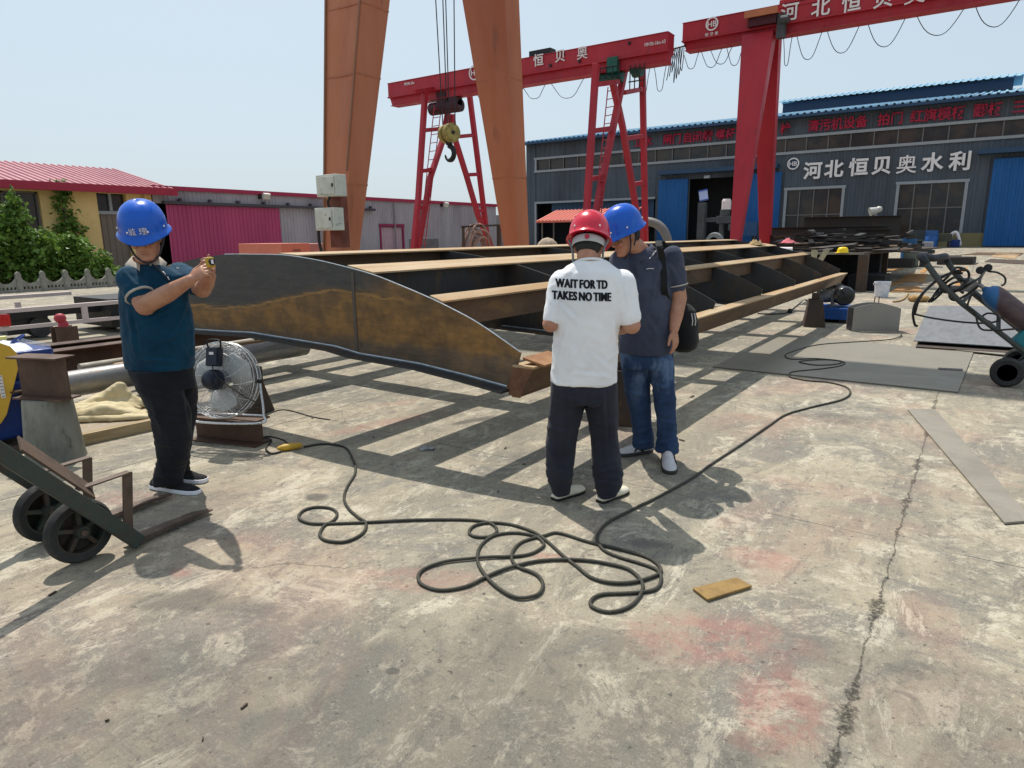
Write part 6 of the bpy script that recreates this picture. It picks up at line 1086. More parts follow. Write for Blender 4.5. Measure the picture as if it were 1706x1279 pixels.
class Frame:
    def __init__(s, c, f, pitch, roll=0):
        f = Vector(f).normalized(); l = V3(-f.y, f.x, 0); u = V3(0, 0, 1)
        s.c = Vector(c); s.f = f*math.cos(pitch)-u*math.sin(pitch); s.u = u*math.cos(pitch)+f*math.sin(pitch); s.l = l
        if roll: s.l, s.u = s.l*math.cos(roll)+s.u*math.sin(roll), s.u*math.cos(roll)-s.l*math.sin(roll)
    def p(s, f, l, u): return s.c+s.f*f+s.l*l+s.u*u
    def M(s): return Matrix((s.f, s.l, s.u)).transposed()
def head(mb, F, k=1.):
    R_ = [(-.118, .024, .080, .035), (-.110, .040, .090, .02), (-.095, .050, .093, -.03), (-.07, .059, .092, -.066), (-.04, .066, .091, -.088), (-.01, .070, .090, -.098), (.02, .073, .092, -.102), (.05, .074, .092, -.102), (.08, .070, .082, -.094), (.105, .056, .06, -.072), (.122, .03, .03, -.04)]
    mb.loft([(F.p((a+b)/2*k, 0, u*k), F.f*(a-b)/2*k, F.l*w*k) for u, w, a, b in R_], 26)
    M_ = F.M(); B = lambda f, l, u, r: mb.ball(F.p(f*k, l*k, u*k), [x*k for x in r], 12, M_)
    mb.loft([(F.p(.092*k, 0, .022*k), F.l*.007*k, F.f*.006*k), (F.p(.099*k, 0, .0), F.l*.010*k, F.f*.011*k), (F.p(.106*k, 0, -.022*k), F.l*.013*k, F.f*.014*k), (F.p(.103*k, 0, -.032*k), F.l*.017*k, F.f*.013*k), (F.p(.097*k, 0, -.037*k), F.l*.012*k, F.f*.008*k)], 12)
    for s_ in (-1, 1):
        B(.099, s_*.013, -.031, (.010, .008, .008)); B(.087, s_*.032, .026, (.010, .022, .009)); B(.080, s_*.046, -.022, (.018, .018, .018)); B(.083, s_*.032, .006, (.009, .015, .008))
        B(-.004, s_*.076, -.002, (.021, .008, .032)); B(.0, s_*.078, .018, (.018, .010, .014)); B(.004, s_*.076, -.028, (.009, .007, .01))
    B(.095, 0, -.060, (.010, .024, .0055)); B(.093, 0, -.071, (.010, .020, .006)); B(.088, 0, -.098, (.012, .022, .014))
def helmet(name, F, m_, parent, text=None, rw=.118, rl=.142, h=.165, brim=.018, peak=.03, up=.045):
    C = F.p(-.006, 0, up); mb = MB(); n = 44
    def ring(k, z, br=0., pk=0.):
        out = []
        for i in range(n):
            t_ = 2*math.pi*i/n; fr = max(0, math.cos(t_))**4; rdg = .008*max(0, math.cos(3*math.asin(max(-1, min(1, math.sin(t_))))))*(1-k) if not br else 0
            out.append(C+F.f*((rl*k+br+pk*fr)*math.cos(t_))+F.l*((rw*k+br)*math.sin(t_))+F.u*(z-.02*fr*(pk > 0)-.004*abs(math.sin(t_))*(br > 0)))
        return out
    seq = [ring(.80, .0), ring(.96, .004), ring(.99, -.006, brim*.9, peak), ring(1.0, -.008, brim, peak), ring(1.0, -.002, brim, peak), ring(1.0, .004, brim*.55, peak*.5), ring(1.005, .014), ring(1.0, .03)]
    for q in range(1, 13): a = q/12*math.pi/2; seq.append(ring(max(.01, math.cos(a)**.82), .03+(h-.03)*math.sin(a)**1.0))
    mb.v = [tuple(q) for r in seq for q in r]; mb.f = [(k*n+i, k*n+(i+1) % n, (k+1)*n+(i+1) % n, (k+1)*n+i) for k in range(len(seq)-1) for i in range(n)]
    o = mb.build(name, m_, parent, smooth=True); md = o.modifiers.new('thick', 'SOLIDIFY'); md.thickness = .003
    mb = MB()
    for a in (.42, -.42, 1.25, -1.25, 2.5, -2.5): mb.ball(C+F.f*rl*1.0*math.cos(a)+F.l*rw*1.0*math.sin(a)+F.u*.036, .0065, 8)
    mb.build('rivet', M_WHITE, o, smooth=True)
    mb = MB(); mb.bar(C+F.f*rl*.55+F.u*(h*.90), C-F.f*rl*.55+F.u*(h*.90), .03, .006, F.u); 
    return o
def project_text(o, body, size, c, right, up, dirn, m_, bold=.012, sx=1., name='lettering', off=.0035, line=1.35, wid=None, sc=1., sw=1., fat=0):
    base = ORG[o]; me = o.data; bv = BVHTree.FromPolygons([v.co+base for v in me.vertices], [tuple(p_.vertices) for p_ in me.polygons]); mb = MB()
    for li, row in enumerate(body):
        for dx in ((-fat, 0, fat) if fat else (0,)): letters(mb, row, Vector(c)-Vector(up)*li*size*line+Vector(right).normalized()*dx, size, right, up, .0005, bold, sx, sc, sw)
    if wid:
        rg_ = Vector(right).normalized(); q = [(Vector(v)-Vector(c)).dot(rg_) for v in mb.v]; k = wid/(max(q)-min(q)); mb.v = [tuple(Vector(v)+rg_*(a*(k-1))) for v, a in zip(mb.v, q)]
    bm = bmesh.new(); vs = [bm.verts.new(v) for v in mb.v]
    for f in mb.f:
        try: bm.faces.new([vs[i] for i in f])
        except ValueError: pass
    bmesh.ops.remove_doubles(bm, verts=bm.verts, dist=1e-5); bmesh.ops.triangulate(bm, faces=bm.faces)
    for _ in range(3):
        lg = [e for e in bm.edges if e.calc_length() > .012]
        if not lg: break
        bmesh.ops.subdivide_edges(bm, edges=lg, cuts=1); bmesh.ops.triangulate(bm, faces=bm.faces)
    dirn = Vector(dirn).normalized()
    for v in bm.verts:
        h, nr, _, _ = bv.ray_cast(v.co-dirn*.5, dirn)
        if h: v.co = h-dirn*off
    bm.verts.index_update(); out = MB(); out.v = [tuple(v.co) for v in bm.verts]; out.f = [tuple(v.index for v in f.verts) for f in bm.faces]; bm.free()
    return out.build(name, m_, o)
def shoe(heel, toe, parent, m_up, m_sole, hgt=.085, clog=False, wid=.047):
    d = (toe-heel); L_ = d.length; d.normalize(); s_ = V3(-d.y, d.x, 0); z0 = heel.z; mb = MB(); n = 18
    pr = [(0.0, .5, .55), (.06, .74, .78), (.2, .80, .98), (.36, .84, 1.0), (.52, .93, .80), (.7, 1.0, .60), (.86, .92, .52), (.96, .66, .44), (1.0, .3, .3)]
    if clog: pr = [(t_, w_*1.02, (h_*1.0 if t_ > .3 else h_*.62)) for t_, w_, h_ in pr]
    mb.loft([(heel+d*L_*t_+V3(0, 0, .018), s_*wid*w_, V3(0, 0, hgt*h_-.018)) for t_, w_, h_ in pr], n); b = len(mb.v)
    for i in range(b):
        x = Vector(mb.v[i])
        if x.z < z0+.018: mb.v[i] = (x.x, x.y, z0+.018)
    o = mb.build('shoe', m_up, parent, smooth=True); mb = MB()
    ol = [(0, .55), (.04, .72), (.15, .84), (.35, .86), (.55, .98), (.72, 1.06), (.87, .98), (.96, .72), (1.01, .35)]
    poly = [heel+d*L_*t_+s_*wid*w_ for t_, w_ in ol]+[heel+d*L_*t_-s_*wid*w_ for t_, w_ in ol[::-1]]; mb.prism([V3(p_.x, p_.y, z0+.002) for p_ in poly], (0, 0, .014 if clog else .026)); mb.build('sole', m_sole, o, bev=.004); return o
rid = lambda x: 1-abs(x)*2
def photo_px(p_):
    d = p_-EYE; z = d.dot(FWD); return 853+F_PX*d.dot(RGT)/z, 639.5-F_PX*d.dot(UPV)/z
def folds(base_f, segs, far):
    """adds cloth creases along the given lines on the side of the garment nearer than far"""
    def f(p_):
        v = base_f(p_); k = 1 if (p_-EYE).dot(HEAD) < far else 0
        if k:
            x, y = photo_px(p_)
            for x0, y0, x1, y1, w_, a in segs:
                ux, uy = x1-x0, y1-y0; L2 = ux*ux+uy*uy; t_ = max(0, min(1, ((x-x0)*ux+(y-y0)*uy)/L2)); dx, dy = x-x0-t_*ux, y-y0-t_*uy
                s_ = (dx*uy-dy*ux)/math.sqrt(L2); r = math.hypot(dx, dy)/w_
                if r < 3: e = math.exp(-r*r)*math.sin(math.pi*min(1, max(0, .12+.76*t_))); v += a*e*1.0-a*.8*math.exp(-((r-1.5)/.7)**2)*(1 if s_ > 0 else .3)*(.3+.7*math.sin(math.pi*t_))
        return v
    return f
def wr_shirt(amp, zlo, zhi):
    def f(p_):
        a = noise.noise((p_.x*4+p_.z*2.5, p_.y*4, p_.z*6.5)); b = noise.noise((p_.x*11+p_.z*6, p_.y*11, p_.z*13+7)); c = noise.noise((p_.x*22, p_.y*22, p_.z*20)); k = 1+.25*max(0, 1-(p_.z-zlo)/.2)
        return amp*k*(1.1*max(0, rid(a))**2.2+.9*max(0, rid(b))**2*.8+.3*c-.55)
    return f
def wr_pants(amp, zhem, knee):
    def f(p_):
        a = noise.noise((p_.x*9, p_.y*9, p_.z*5)); b = noise.noise((p_.x*10, p_.y*10, p_.z*26)); k = math.exp(-((p_.z-zhem)/.13)**2); k2 = math.exp(-((p_.z-knee)/.10)**2)
        return amp*(1.3*max(0, rid(a))**2-.5+.4*noise.noise((p_.x*24, p_.y*24, p_.z*16))+(1.8*k+.9*k2)*(rid(b)))
    return f
M_BLUEHAT = paint('glossy_blue_helmet', lin((0, 88, 196)), lin((0, 76, 176)), .25, 3, .5, dirt=lin((40, 104, 190)), spec=.4); M_REDHAT = paint('glossy_red_helmet', lin((206, 22, 56)), lin((190, 20, 50)), .25, 3, .5, spec=.55)
M_STRAP = paint('chin_strap', lin((52, 52, 62)), rough=.8)
def body_core(mb, pel, chest, shl, shr, hips, knees, ankles):
    mb.loft([(pel-V3(0, 0, .10), RH*.10, HEAD*.08), (pel, RH*.12, HEAD*.09), (pel*.5+chest*.5, RH*.14, HEAD*.10), (chest, RH*.15, HEAD*.10), ((shl+shr)/2, RH*.11, HEAD*.075), ((shl+shr)/2+V3(0, 0, .05), RH*.06, HEAD*.055)], 18)
    for h_, k_, a_ in zip(hips, knees, ankles): limb(mb, [h_, k_, a_], [.055, .042, .034])
# ---- man in the teal polo shirt
d0 = 4.04; ML = thing('person', G(290, 820), 'man in teal polo shirt and blue helmet holding up a tape measure', 'person')
toc_ = -HEAD; fL = (RH*.63+toc_*.77).normalized(); HF = Frame(J(242, 394, 3.90), (toc_*.965+RH*.26), .36, .04)
shR, elR, wrR = J(217, 465, 3.92), J(242, 508, 3.85), J(318, 466, 3.68); shL, elL, wrL = J(300, 456, 4.15), J(338, 482, 3.98), J(351, 459, 3.80)
tapec = J(350, 437, 3.70)
mb = MB(); head(mb, HF); limb(mb, [J(243, 445, 4.02), HF.p(-.03, 0, -.06)], [.064, .058])
body_core(mb, J(266, 600, d0), J(258, 500, d0), shL, shR, [J(250, 630, 4.0), J(290, 630, 4.15)], [J(282, 710, 4.0), J(300, 710, 4.18)], [J(281, 806, 4.02), J(303, 796, 4.2)])
limb(mb, [shR, elR, (elR+wrR)/2+V3(0, 0, -.004), wrR], [.064, .061, .05, .030]); limb(mb, [shL, elL, (elL+wrL)/2, wrL], [.055, .05, .044, .029])
hand(mb, wrR, (J(344, 446, 3.68)-wrR), V3(0, 0, 1)*.6+toc_*.7, V3(0, 0, 1)+HEAD*.4, (.55, .6, .7, .8), .03, .98, .25)
hand(mb, wrL, (J(356, 436, 3.74)-wrL), RH*.8+HEAD*.5, V3(0, 0, 1)*1.0-RH*.5, (.8, .85, .9, .95), .02, .98, .1)
bd = remesh(mb.build('body', M_SKIN, ML), .0045, 2, None, .4)
M_TEAL = fabric('teal_polo_cloth', lin((6, 62, 88)), lin((4, 46, 70)), 6, .3, 500); M_CREAM = fabric('pale_grey_trim', lin((188, 180, 168)), lin((166, 158, 148)), 8, .2)
mb = MB(); sil(mb, [(226, 260, 438, 4.0, .06), (218, 282, 446, 4.01, .09), (207, 303, 459, 4.02, .115), (202, 309, 480, 4.03, .135), (203, 314, 510, 4.03, .15), (206, 319, 540, 4.03, .165), (208, 322, 570, 4.04, .172), (210, 322, 596, 4.05, .168), (213, 320, 613, 4.06, .16)])
limb(mb, [shR+V3(0, 0, .0), shR*.45+elR*.55, elR*.60+shR*.40], [.078, .080, .074]); limb(mb, [shL, shL*.5+elL*.5, elL*.7+shL*.3], [.074, .072, .068])
st_ = remesh(mb.build('polo_shirt', M_TEAL, ML), .0085, 6, folds(wr_shirt(.0045, 1.0, 1.5), [(292, 462, 262, 525, 4, .009), (302, 505, 225, 545, 4, .008), (318, 545, 240, 585, 4, .008), (214, 515, 226, 590, 4, .008), (312, 500, 285, 572, 4, .007), (225, 597, 305, 603, 3.5, .007), (300, 575, 318, 600, 4, .007), (205, 450, 228, 478, 3.5, .006)], d0+.02))
mb = MB(); ad_ = (elR-shR).normalized(); c_ = elR*.63+shR*.37; a1 = ad_.orthogonal().normalized(); a2 = ad_.cross(a1); rr0 = [(c_+(a1*math.cos(t_)+a2*math.sin(t_))*.0735) for t_ in [i*2*math.pi/24 for i in range(24)]]; mb.tube(rr0, .0085, 6, closed=True); mb.build('cuff', M_CREAM, st_, smooth=True)
mb = MB(); nc = J(243, 436, 4.0); nf = (toc_*.93+RH*.38).normalized(); nl = V3(-nf.y, nf.x, 0)
def collar(mb, nc, nf, nl, r=.074, drop=.07, gap=.35, hgt=.036):
    n = 20; top = []; bot = []
    for i in range(n+1):
        a = gap+(2*math.pi-2*gap)*i/n; fr = max(0, math.cos(a)); dz = -.045*fr
        top.append(nc+(nf*math.cos(a)*1.0+nl*math.sin(a)*.95)*r*(.97+.05*fr)+V3(0, 0, hgt+dz)); e_ = max(0, abs(math.cos(a/2)))**10
        bot.append(nc+(nf*math.cos(a)*1.1+nl*math.sin(a)*1.06)*(r+.028)+V3(0, 0, dz-.008-drop*.55*max(0, fr)**2))
    b = len(mb.v); mb.v += [tuple(p_) for p_ in top+bot]; mb.f += [(b+i, b+i+1, b+n+2+i, b+n+1+i) for i in range(n)]
collar(mb, nc+V3(0, 0, .0), nf, nl, .076, .11, .34, .034); o = mb.build('collar', M_CREAM, st_, smooth=True); md = o.modifiers.new('thick', 'SOLIDIFY'); md.thickness = .005
project_text(st_, ['⌄'], .03, J(296, 446, 3.8), RH, V3(0, 0, 1), HEAD, M_WHITE, name='chest_emblem'); 
_bv = BVHTree.FromPolygons([v.co+ORG[st_] for v in st_.data.vertices], [tuple(p_.vertices) for p_ in st_.data.polygons])
def on_l(x, y, off=.002):
    r = ray(x, y).normalized(); h_, *_ = _bv.ray_cast(EYE, r); return (h_ if h_ else J(x, y, 3.85))-r*off
mb = MB(); mb.tube([on_l(x, y) for x, y in ((253, 440), (260, 446), (268, 453), (276, 461), (283, 470))], [.006, .009, .009, .008, .004], 6); mb.build('placket', paint('dark_placket', lin((8, 32, 48))), st_)
mb = MB(); mb.tube([on_l(x, y, .004) for x, y in ((271, 452), (276, 457))], .003, 6); mb.tube([on_l(x, y, .004) for x, y in ((279, 461), (282, 466))], .003, 6); mb.build('button', M_WHITE, st_, smooth=True)
M_NAVYP = fabric('black_trouser_cloth', (.0085, .0095, .014), (.016, .017, .022), 6, .25, 400)
mb = MB(); sil(mb, [(214, 318, 604, 4.06, .14), (217, 321, 622, 4.05, .145), (230, 326, 645, 4.05, .14)]); sil(mb, [(214, 290, 615, 3.99, .12), (233, 302, 650, 3.97, .115), (252, 316, 690, 3.96, .10), (259, 318, 730, 3.97, .088), (263, 312, 765, 3.99, .08), (259, 303, 790, 4.0, .074), (256, 302, 806, 4.0, .072)])
sil(mb, [(256, 322, 615, 4.14, .11), (262, 327, 650, 4.16, .105), (270, 326, 690, 4.18, .09), (280, 320, 730, 4.19, .08), (284, 314, 765, 4.2, .07), (286, 312, 798, 4.21, .066)])
remesh(mb.build('trousers', M_NAVYP, ML), .0085, 6, folds(wr_pants(.0045, .12, .5), [(240, 690, 305, 702, 4, .008), (258, 738, 308, 744, 4, .008), (262, 772, 302, 766, 3.5, .008), (232, 640, 292, 668, 4, .008), (300, 650, 312, 720, 4, .007), (262, 790, 300, 794, 3, .008), (250, 655, 270, 720, 4, .006)], 4.05))
M_SOLEW = paint('white_sole', lin((230, 232, 240)), rough=.5); M_SHOEB = fabric('black_knit_shoe', (.012, .012, .013), (.02, .02, .022), 20, .3, 800)
g0 = lambda x, y: V3(G(x, y).x, G(x, y).y, 0)
s1 = shoe(g0(254, 812), g0(332, 823), ML, M_SHOEB, M_SOLEW, .095); s2 = shoe(g0(290, 800), g0(345, 803), ML, M_SHOEB, M_SOLEW, .09)
h1 = helmet('hard_hat', HF, M_BLUEHAT, ML, rw=.124, rl=.144, h=.172, brim=.017, peak=.012, up=.035)
project_text(h1, ['监 理'], .042, HF.p(.16, .003, .082), HF.l, HF.u, -HF.f-HF.u*.12, M_WHITE, .004, name='lettering', off=.002)
mb = MB(); [mb.tube(spline([HF.p(.03, s_*.112, .03), HF.p(.03, s_*.088, -.03), HF.p(.055, s_*.062, -.09), HF.p(.075, s_*.02, -.124)], 5), .0058, 6) for s_ in (-1, 1)]; [mb.tube([HF.p(-.03, s_*.108, .03), HF.p(.02, s_*.084, -.05)], .005, 6) for s_ in (-1, 1)]; mb.tube([HF.p(.075, -.02, -.124), HF.p(.08, 0, -.126), HF.p(.075, .02, -.124)], .007, 6); mb.build('chin_strap', M_STRAP, h1)
def face_bits(F, parent, brow=True):
    mb = MB()
    for s_ in (-1, 1): mb.tube([F.p(.0915, s_*.018, .004), F.p(.0945, s_*.031, .0035), F.p(.087, s_*.046, .005)], .0022, 6)
    mb.build('eyes', M_HAIR, parent); mb = MB()
    for s_ in (-1, 1): mb.tube([F.p(.0965, s_*.014, .026), F.p(.097, s_*.032, .030), F.p(.084, s_*.05, .026)], [.003, .0042, .002], 6)
    mb.build('eyebrows', M_HAIR, parent); mb = MB(); mb.tube([F.p(.099, -.02, -.0655), F.p(.1035, 0, -.0648), F.p(.099, .02, -.0655)], .002, 6); mb.build('lips', paint('lip_line', (.22, .08, .06)), parent)
def hair_back(F, parent, low=-.055):
    mb = MB(); R_ = [(low, .050, .0, -.086), (low+.02, .066, .02, -.098), (-.01, .0745, .025, -.105), (.02, .077, .03, -.107), (.06, .077, .04, -.106), (.09, .07, .05, -.095)]
    mb.loft([(F.p((a+b)/2, 0, u), F.f*(a-b)/2, F.l*w) for u, w, a, b in R_], 22); return mb.build('hair', M_HAIR, parent, smooth=True)
face_bits(HF, ML); hair_back(HF, ML)
tm = MB(); Mt = Frame(tapec, (toc_*.5+RH*.85), -.2).M(); tm.box(tapec, (.028, .046, .058), M=Mt)
tp = tm.build('tape_measure', paint('yellow_tape_case', lin((186, 150, 50)), lin((150, 120, 40)), .45), loc=tapec, bev=.01); tag(tp, 'yellow and black tape measure held up in the hands of the teal-shirted man', 'tape measure')
mb = MB(); fz = Mt@V3(1, 0, 0); mb.cyl(tapec+fz*.014, tapec+fz*.018, .019, n=20); lo = mb.build('disc', M_BLACK, tp); mb = MB(); mb.box(tapec+fz*.0195, (.002, .013, .022), M=Mt); mb.build('label', M_WHITE, lo)
# ---- man with the white T-shirt, seen from behind
d1 = 3.82; MW = thing('person', G(982, 832), 'man in white T-shirt and crimson helmet standing with his back turned', 'person')
fW = (HEAD*.97+RH*.24).normalized(); HW = Frame(J(981, 411, 3.90), fW, .40)
sl_, el_, wl2 = J(935, 470, 3.84), J(917, 540, 3.76), J(948, 543, 4.10); sr_, er_, wr2 = J(1036, 470, 3.82), J(1053, 542, 3.76), J(1020, 548, 4.08)
mb = MB(); head(mb, HW); limb(mb, [J(983, 448, 3.84), HW.p(-.04, 0, -.07)], [.066, .06]); body_core(mb, J(973, 625, d1), J(976, 530, d1), sl_, sr_, [J(945, 650, d1), J(1002, 650, d1)], [J(938, 735, d1), J(1006, 735, d1)], [J(934, 812, 3.79), J(1010, 815, 3.77)])
limb(mb, [sl_, el_, (el_+wl2)/2, wl2], [.055, .047, .041, .028]); limb(mb, [sr_, er_, (er_+wr2)/2, wr2], [.055, .05, .044, .029])
hand(mb, wl2, HEAD*.8+RH*.5+V3(0, 0, .1), V3(0, 0, 1)-RH*.6, V3(0, 0, 1)+RH, (.5, .55, .6, .65)); hand(mb, wr2, HEAD*.8-RH*.55+V3(0, 0, .1), V3(0, 0, 1)+RH*.6, V3(0, 0, 1)-RH, (.5, .55, .6, .65))
remesh(mb.build('body', M_SKIN, MW), .0048, 2, None, .4)
M_TEE = fabric('white_cotton', lin((238, 238, 240)), lin((222, 222, 226)), 4, .22, 500)
mb = MB(); sil(mb, [(960, 1008, 433, 3.84, .065), (948, 1020, 441, 3.84, .085), (932, 1038, 453, 3.83, .11), (925, 1044, 470, 3.83, .125), (922, 1040, 500, 3.82, .135), (922, 1034, 535, 3.82, .14), (921, 1030, 570, 3.82, .145), (919, 1029, 605, 3.82, .147), (917, 1028, 637, 3.82, .15)])
limb(mb, [sl_, sl_*.45+el_*.55, el_*.86+sl_*.14], [.072, .06, .054]); limb(mb, [sr_, sr_*.45+er_*.55, er_*.82+sr_*.18], [.076, .068, .063])
tee = remesh(mb.build('t_shirt', M_TEE, MW), .0085, 5, folds(wr_shirt(.0035, .85, 1.4), [(952, 530, 926, 612, 5, .007), (972, 560, 938, 632, 5, .006), (1020, 515, 1026, 585, 4, .006), (930, 505, 960, 535, 4, .006), (1030, 462, 1036, 520, 4, .007), (931, 462, 927, 520, 4, .006), (955, 622, 1015, 628, 4, .005), (985, 590, 1022, 622, 5, .005), (960, 440, 940, 460, 4, .004)], d1+.02))
M_INK = paint('navy_black_print', (.012, .013, .02), rough=.8)
tr_ = (RH*.995+V3(0, 0, -.035)).normalized()
project_text(tee, ['WAIT FOR TD'], .064, J(971, 474, 3.66), tr_, V3(0, 0, 1), HEAD, M_INK, .022, wid=.285, sc=1.06, sw=.55, fat=.0032); project_text(tee, ['TAKES NO TIME'], .064, J(971, 494.5, 3.66), tr_, V3(0, 0, 1), HEAD, M_INK, .022, wid=.325, sc=1.06, sw=.55, fat=.0032)
mb = MB(); nk = J(983, 436, 3.84); mb.tube([nk+RH*.073*math.cos(t_)+HEAD*.068*math.sin(t_)+V3(0, 0, -.02*math.sin(t_)) for t_ in [i*2*math.pi/26 for i in range(26)]], .008, 6, closed=True); mb.build('neckband', M_TEE, tee, smooth=True)
M_CHAR = fabric('charcoal_trouser_cloth', lin((46, 48, 58)), lin((36, 37, 46)), 6, .22, 500)
mb = MB(); sil(mb, [(919, 1027, 626, d1, .13), (917, 1029, 645, d1, .14), (915, 1029, 668, d1, .135)]); sil(mb, [(918, 976, 640, d1, .12), (914, 972, 680, d1, .105), (911, 964, 720, d1, .095), (909, 958, 760, 3.81, .088), (910, 954, 790, 3.80, .085), (916, 951, 806, 3.80, .07), (921, 949, 822, 3.79, .058)])
sil(mb, [(970, 1029, 640, d1, .12), (976, 1029, 680, d1, .105), (983, 1028, 720, d1, .095), (985, 1033, 760, 3.81, .09), (988, 1037, 790, 3.79, .09), (991, 1034, 806, 3.78, .078), (996, 1024, 826, 3.77, .058)])
remesh(mb.build('trousers', M_CHAR, MW), .0085, 6, folds(wr_pants(.0042, .13, .5), [(972, 672, 938, 660, 4, .007), (974, 684, 1010, 664, 4, .007), (913, 735, 935, 795, 4, .008), (940, 650, 936, 760, 4, .006), (1004, 650, 1010, 770, 4, .007), (914, 782, 952, 790, 3.5, .008), (988, 786, 1032, 780, 3.5, .008), (992, 802, 1028, 806, 3, .008), (985, 715, 1026, 726, 4, .006), (912, 712, 960, 722, 4, .006)], d1+.02))
M_CLOG = paint('cream_clog', lin((226, 220, 200)), lin((196, 188, 166)), .5, 6, .5); shoe(g0(922, 834), g0(971, 817), MW, M_CLOG, M_BLACK, .088, True, .048); shoe(g0(998, 838), g0(1043, 818), MW, M_CLOG, M_BLACK, .088, True, .048)
h2 = helmet('hard_hat', HW, M_REDHAT, MW, rw=.116, rl=.140, h=.165, brim=.014, peak=.03, up=.04)
mb = MB(); mb.loft([(HW.p(-.01, 0, u), HW.f*.112, HW.l*.094) for u in (-.012, .0, .02, .03)], 28, False); hb_ = mb.build('headband', paint('pale_grey_band', lin((186, 188, 192)), rough=.6), h2, smooth=True); md = hb_.modifiers.new('thick', 'SOLIDIFY'); md.thickness = .003
mb = MB(); c_ = HW.p(-.124, -.004, .009); mb.cyl(c_, c_-HW.f*.008, .013, n=12); mb.build('knob', paint('red_knob', (.5, .03, .06)), hb_)
mb = MB(); [mb.tube(spline([HW.p(-.03, s_*.112, .03), HW.p(-.03, s_*.088, -.03), HW.p(.01, s_*.08, -.1), HW.p(.05, s_*.05, -.135)], 5), .0065, 6) for s_ in (-1, 1)]; mb.build('chin_strap', paint('grey_strap', lin((120, 122, 128))), h2); hair_back(HW, MW, -.06); face_bits(HW, MW)
# ---- man with jeans and the shoulder bag
d2 = 4.55; MR = thing('person', G(1085, 770), 'man in dark blue polo, jeans and blue helmet looking down through glasses', 'person')
fH = (-RH*.90+toc_*.44).normalized(); HR = Frame(J(1041, 393, 4.47), fH, .40); fT = (toc_*.88-RH*.47).normalized()
la_, lb2, lc_ = J(1120, 428, 4.52), J(1131, 498, 4.52), J(1123, 549, 4.42); ra_, rb2, rc_ = J(1034, 436, 4.52), J(1036, 498, 4.40), J(1004, 520, 4.18)
mb = MB(); head(mb, HR, .98); limb(mb, [J(1070, 424, 4.56), HR.p(-.035, 0, -.07)], [.066, .06]); body_core(mb, J(1078, 585, d2), J(1076, 490, d2), la_, ra_, [J(1058, 605, d2), J(1099, 605, d2)], [J(1064, 672, 4.6), J(1108, 672, 4.48)], [J(1068, 742, 4.66), J(1110, 762, 4.5)])
limb(mb, [la_, lb2, (lb2+lc_)/2, lc_], [.058, .054, .047, .031]); limb(mb, [ra_, rb2, (rb2+rc_)/2, rc_], [.055, .05, .044, .029])
hand(mb, lc_, V3(0, 0, -1)+RH*.12+toc_*.15, RH*.75+toc_*.65, -RH*.3+toc_, (.22, .26, .3, .36), .05, 1.02, .2); hand(mb, rc_, -RH*.7+toc_*.6, V3(0, 0, 1), V3(0, 0, 1)+toc_, (.5, .5, .6, .6))
remesh(mb.build('body', M_SKIN, MR), .0052, 2, None, .4)
M_NAVY = fabric('slate_blue_polo_cloth', lin((70, 76, 94)), lin((54, 59, 76)), 6, .25, 500)
mb = MB(); sil(mb, [(1046, 1090, 411, 4.56, .065), (1038, 1106, 417, 4.56, .09), (1030, 1122, 428, 4.56, .115), (1028, 1126, 445, 4.56, .13), (1030, 1121, 480, 4.55, .14), (1031, 1118, 520, 4.55, .15), (1031, 1120, 560, 4.55, .155), (1031, 1122, 587, 4.55, .155)])
limb(mb, [la_, la_*.5+lb2*.5, lb2*.66+la_*.34], [.074, .073, .068]); limb(mb, [ra_, ra_*.5+rb2*.5, rb2*.7+ra_*.3], [.078, .072, .068])
pl = remesh(mb.build('polo_shirt', M_NAVY, MR), .009, 5, folds(wr_shirt(.004, .85, 1.4), [(1056, 472, 1050, 565, 3.5, .006), (1097, 440, 1086, 505, 3.5, .007), (1112, 482, 1092, 560, 3.5, .007), (1072, 520, 1108, 575, 4, .006), (1042, 440, 1060, 470, 3.5, .006), (1114, 440, 1128, 462, 3, .006)], d2+.02))
mb = MB(); ad_ = (lb2-la_).normalized(); c_ = lb2*.665+la_*.335; a1 = ad_.orthogonal().normalized(); a2 = ad_.cross(a1); mb.tube([(c_+(a1*math.cos(t_)+a2*math.sin(t_))*.0715) for t_ in [i*2*math.pi/24 for i in range(24)]], .0045, 6, closed=True); mb.build('cuff', M_CREAM, pl, smooth=True)
mb = MB(); nc = J(1068, 414, 4.55); nf = fT; nl = V3(-nf.y, nf.x, 0); collar(mb, nc, nf, nl, .074, .075, .3, .032); o = mb.build('collar', M_NAVY, pl, smooth=True); md = o.modifiers.new('thick', 'SOLIDIFY'); md.thickness = .006
base = ORG[pl]; bv = BVHTree.FromPolygons([v.co+base for v in pl.data.vertices], [tuple(p_.vertices) for p_ in pl.data.polygons])
def on(x, y, off=.004):
    r = ray(x, y).normalized(); h_, *_ = bv.ray_cast(EYE, r); return (h_ if h_ else J(x, y, 4.42))-r*off
mb = MB(); mb.tube([on(x, y, .002) for x, y in ((1051, 428), (1050, 440), (1051, 455), (1052, 468))], .004, 6); mb.tube([on(x, y, .002) for x, y in ((1082, 432), (1086, 426), (1091, 419))], .0028, 6); mb.build('placket', paint('placket_dark', lin((44, 48, 66))), pl)
mb = MB(); mb.tube([on(x, y, .002) for x, y in ((1077, 448), (1083, 447), (1089, 447.5))], .0022, 6); mb.tube([on(x, y, .002) for x, y in ((1082, 431), (1088, 424), (1093, 418))], .003, 6); mb.build('white_trim', M_WHITE, pl)
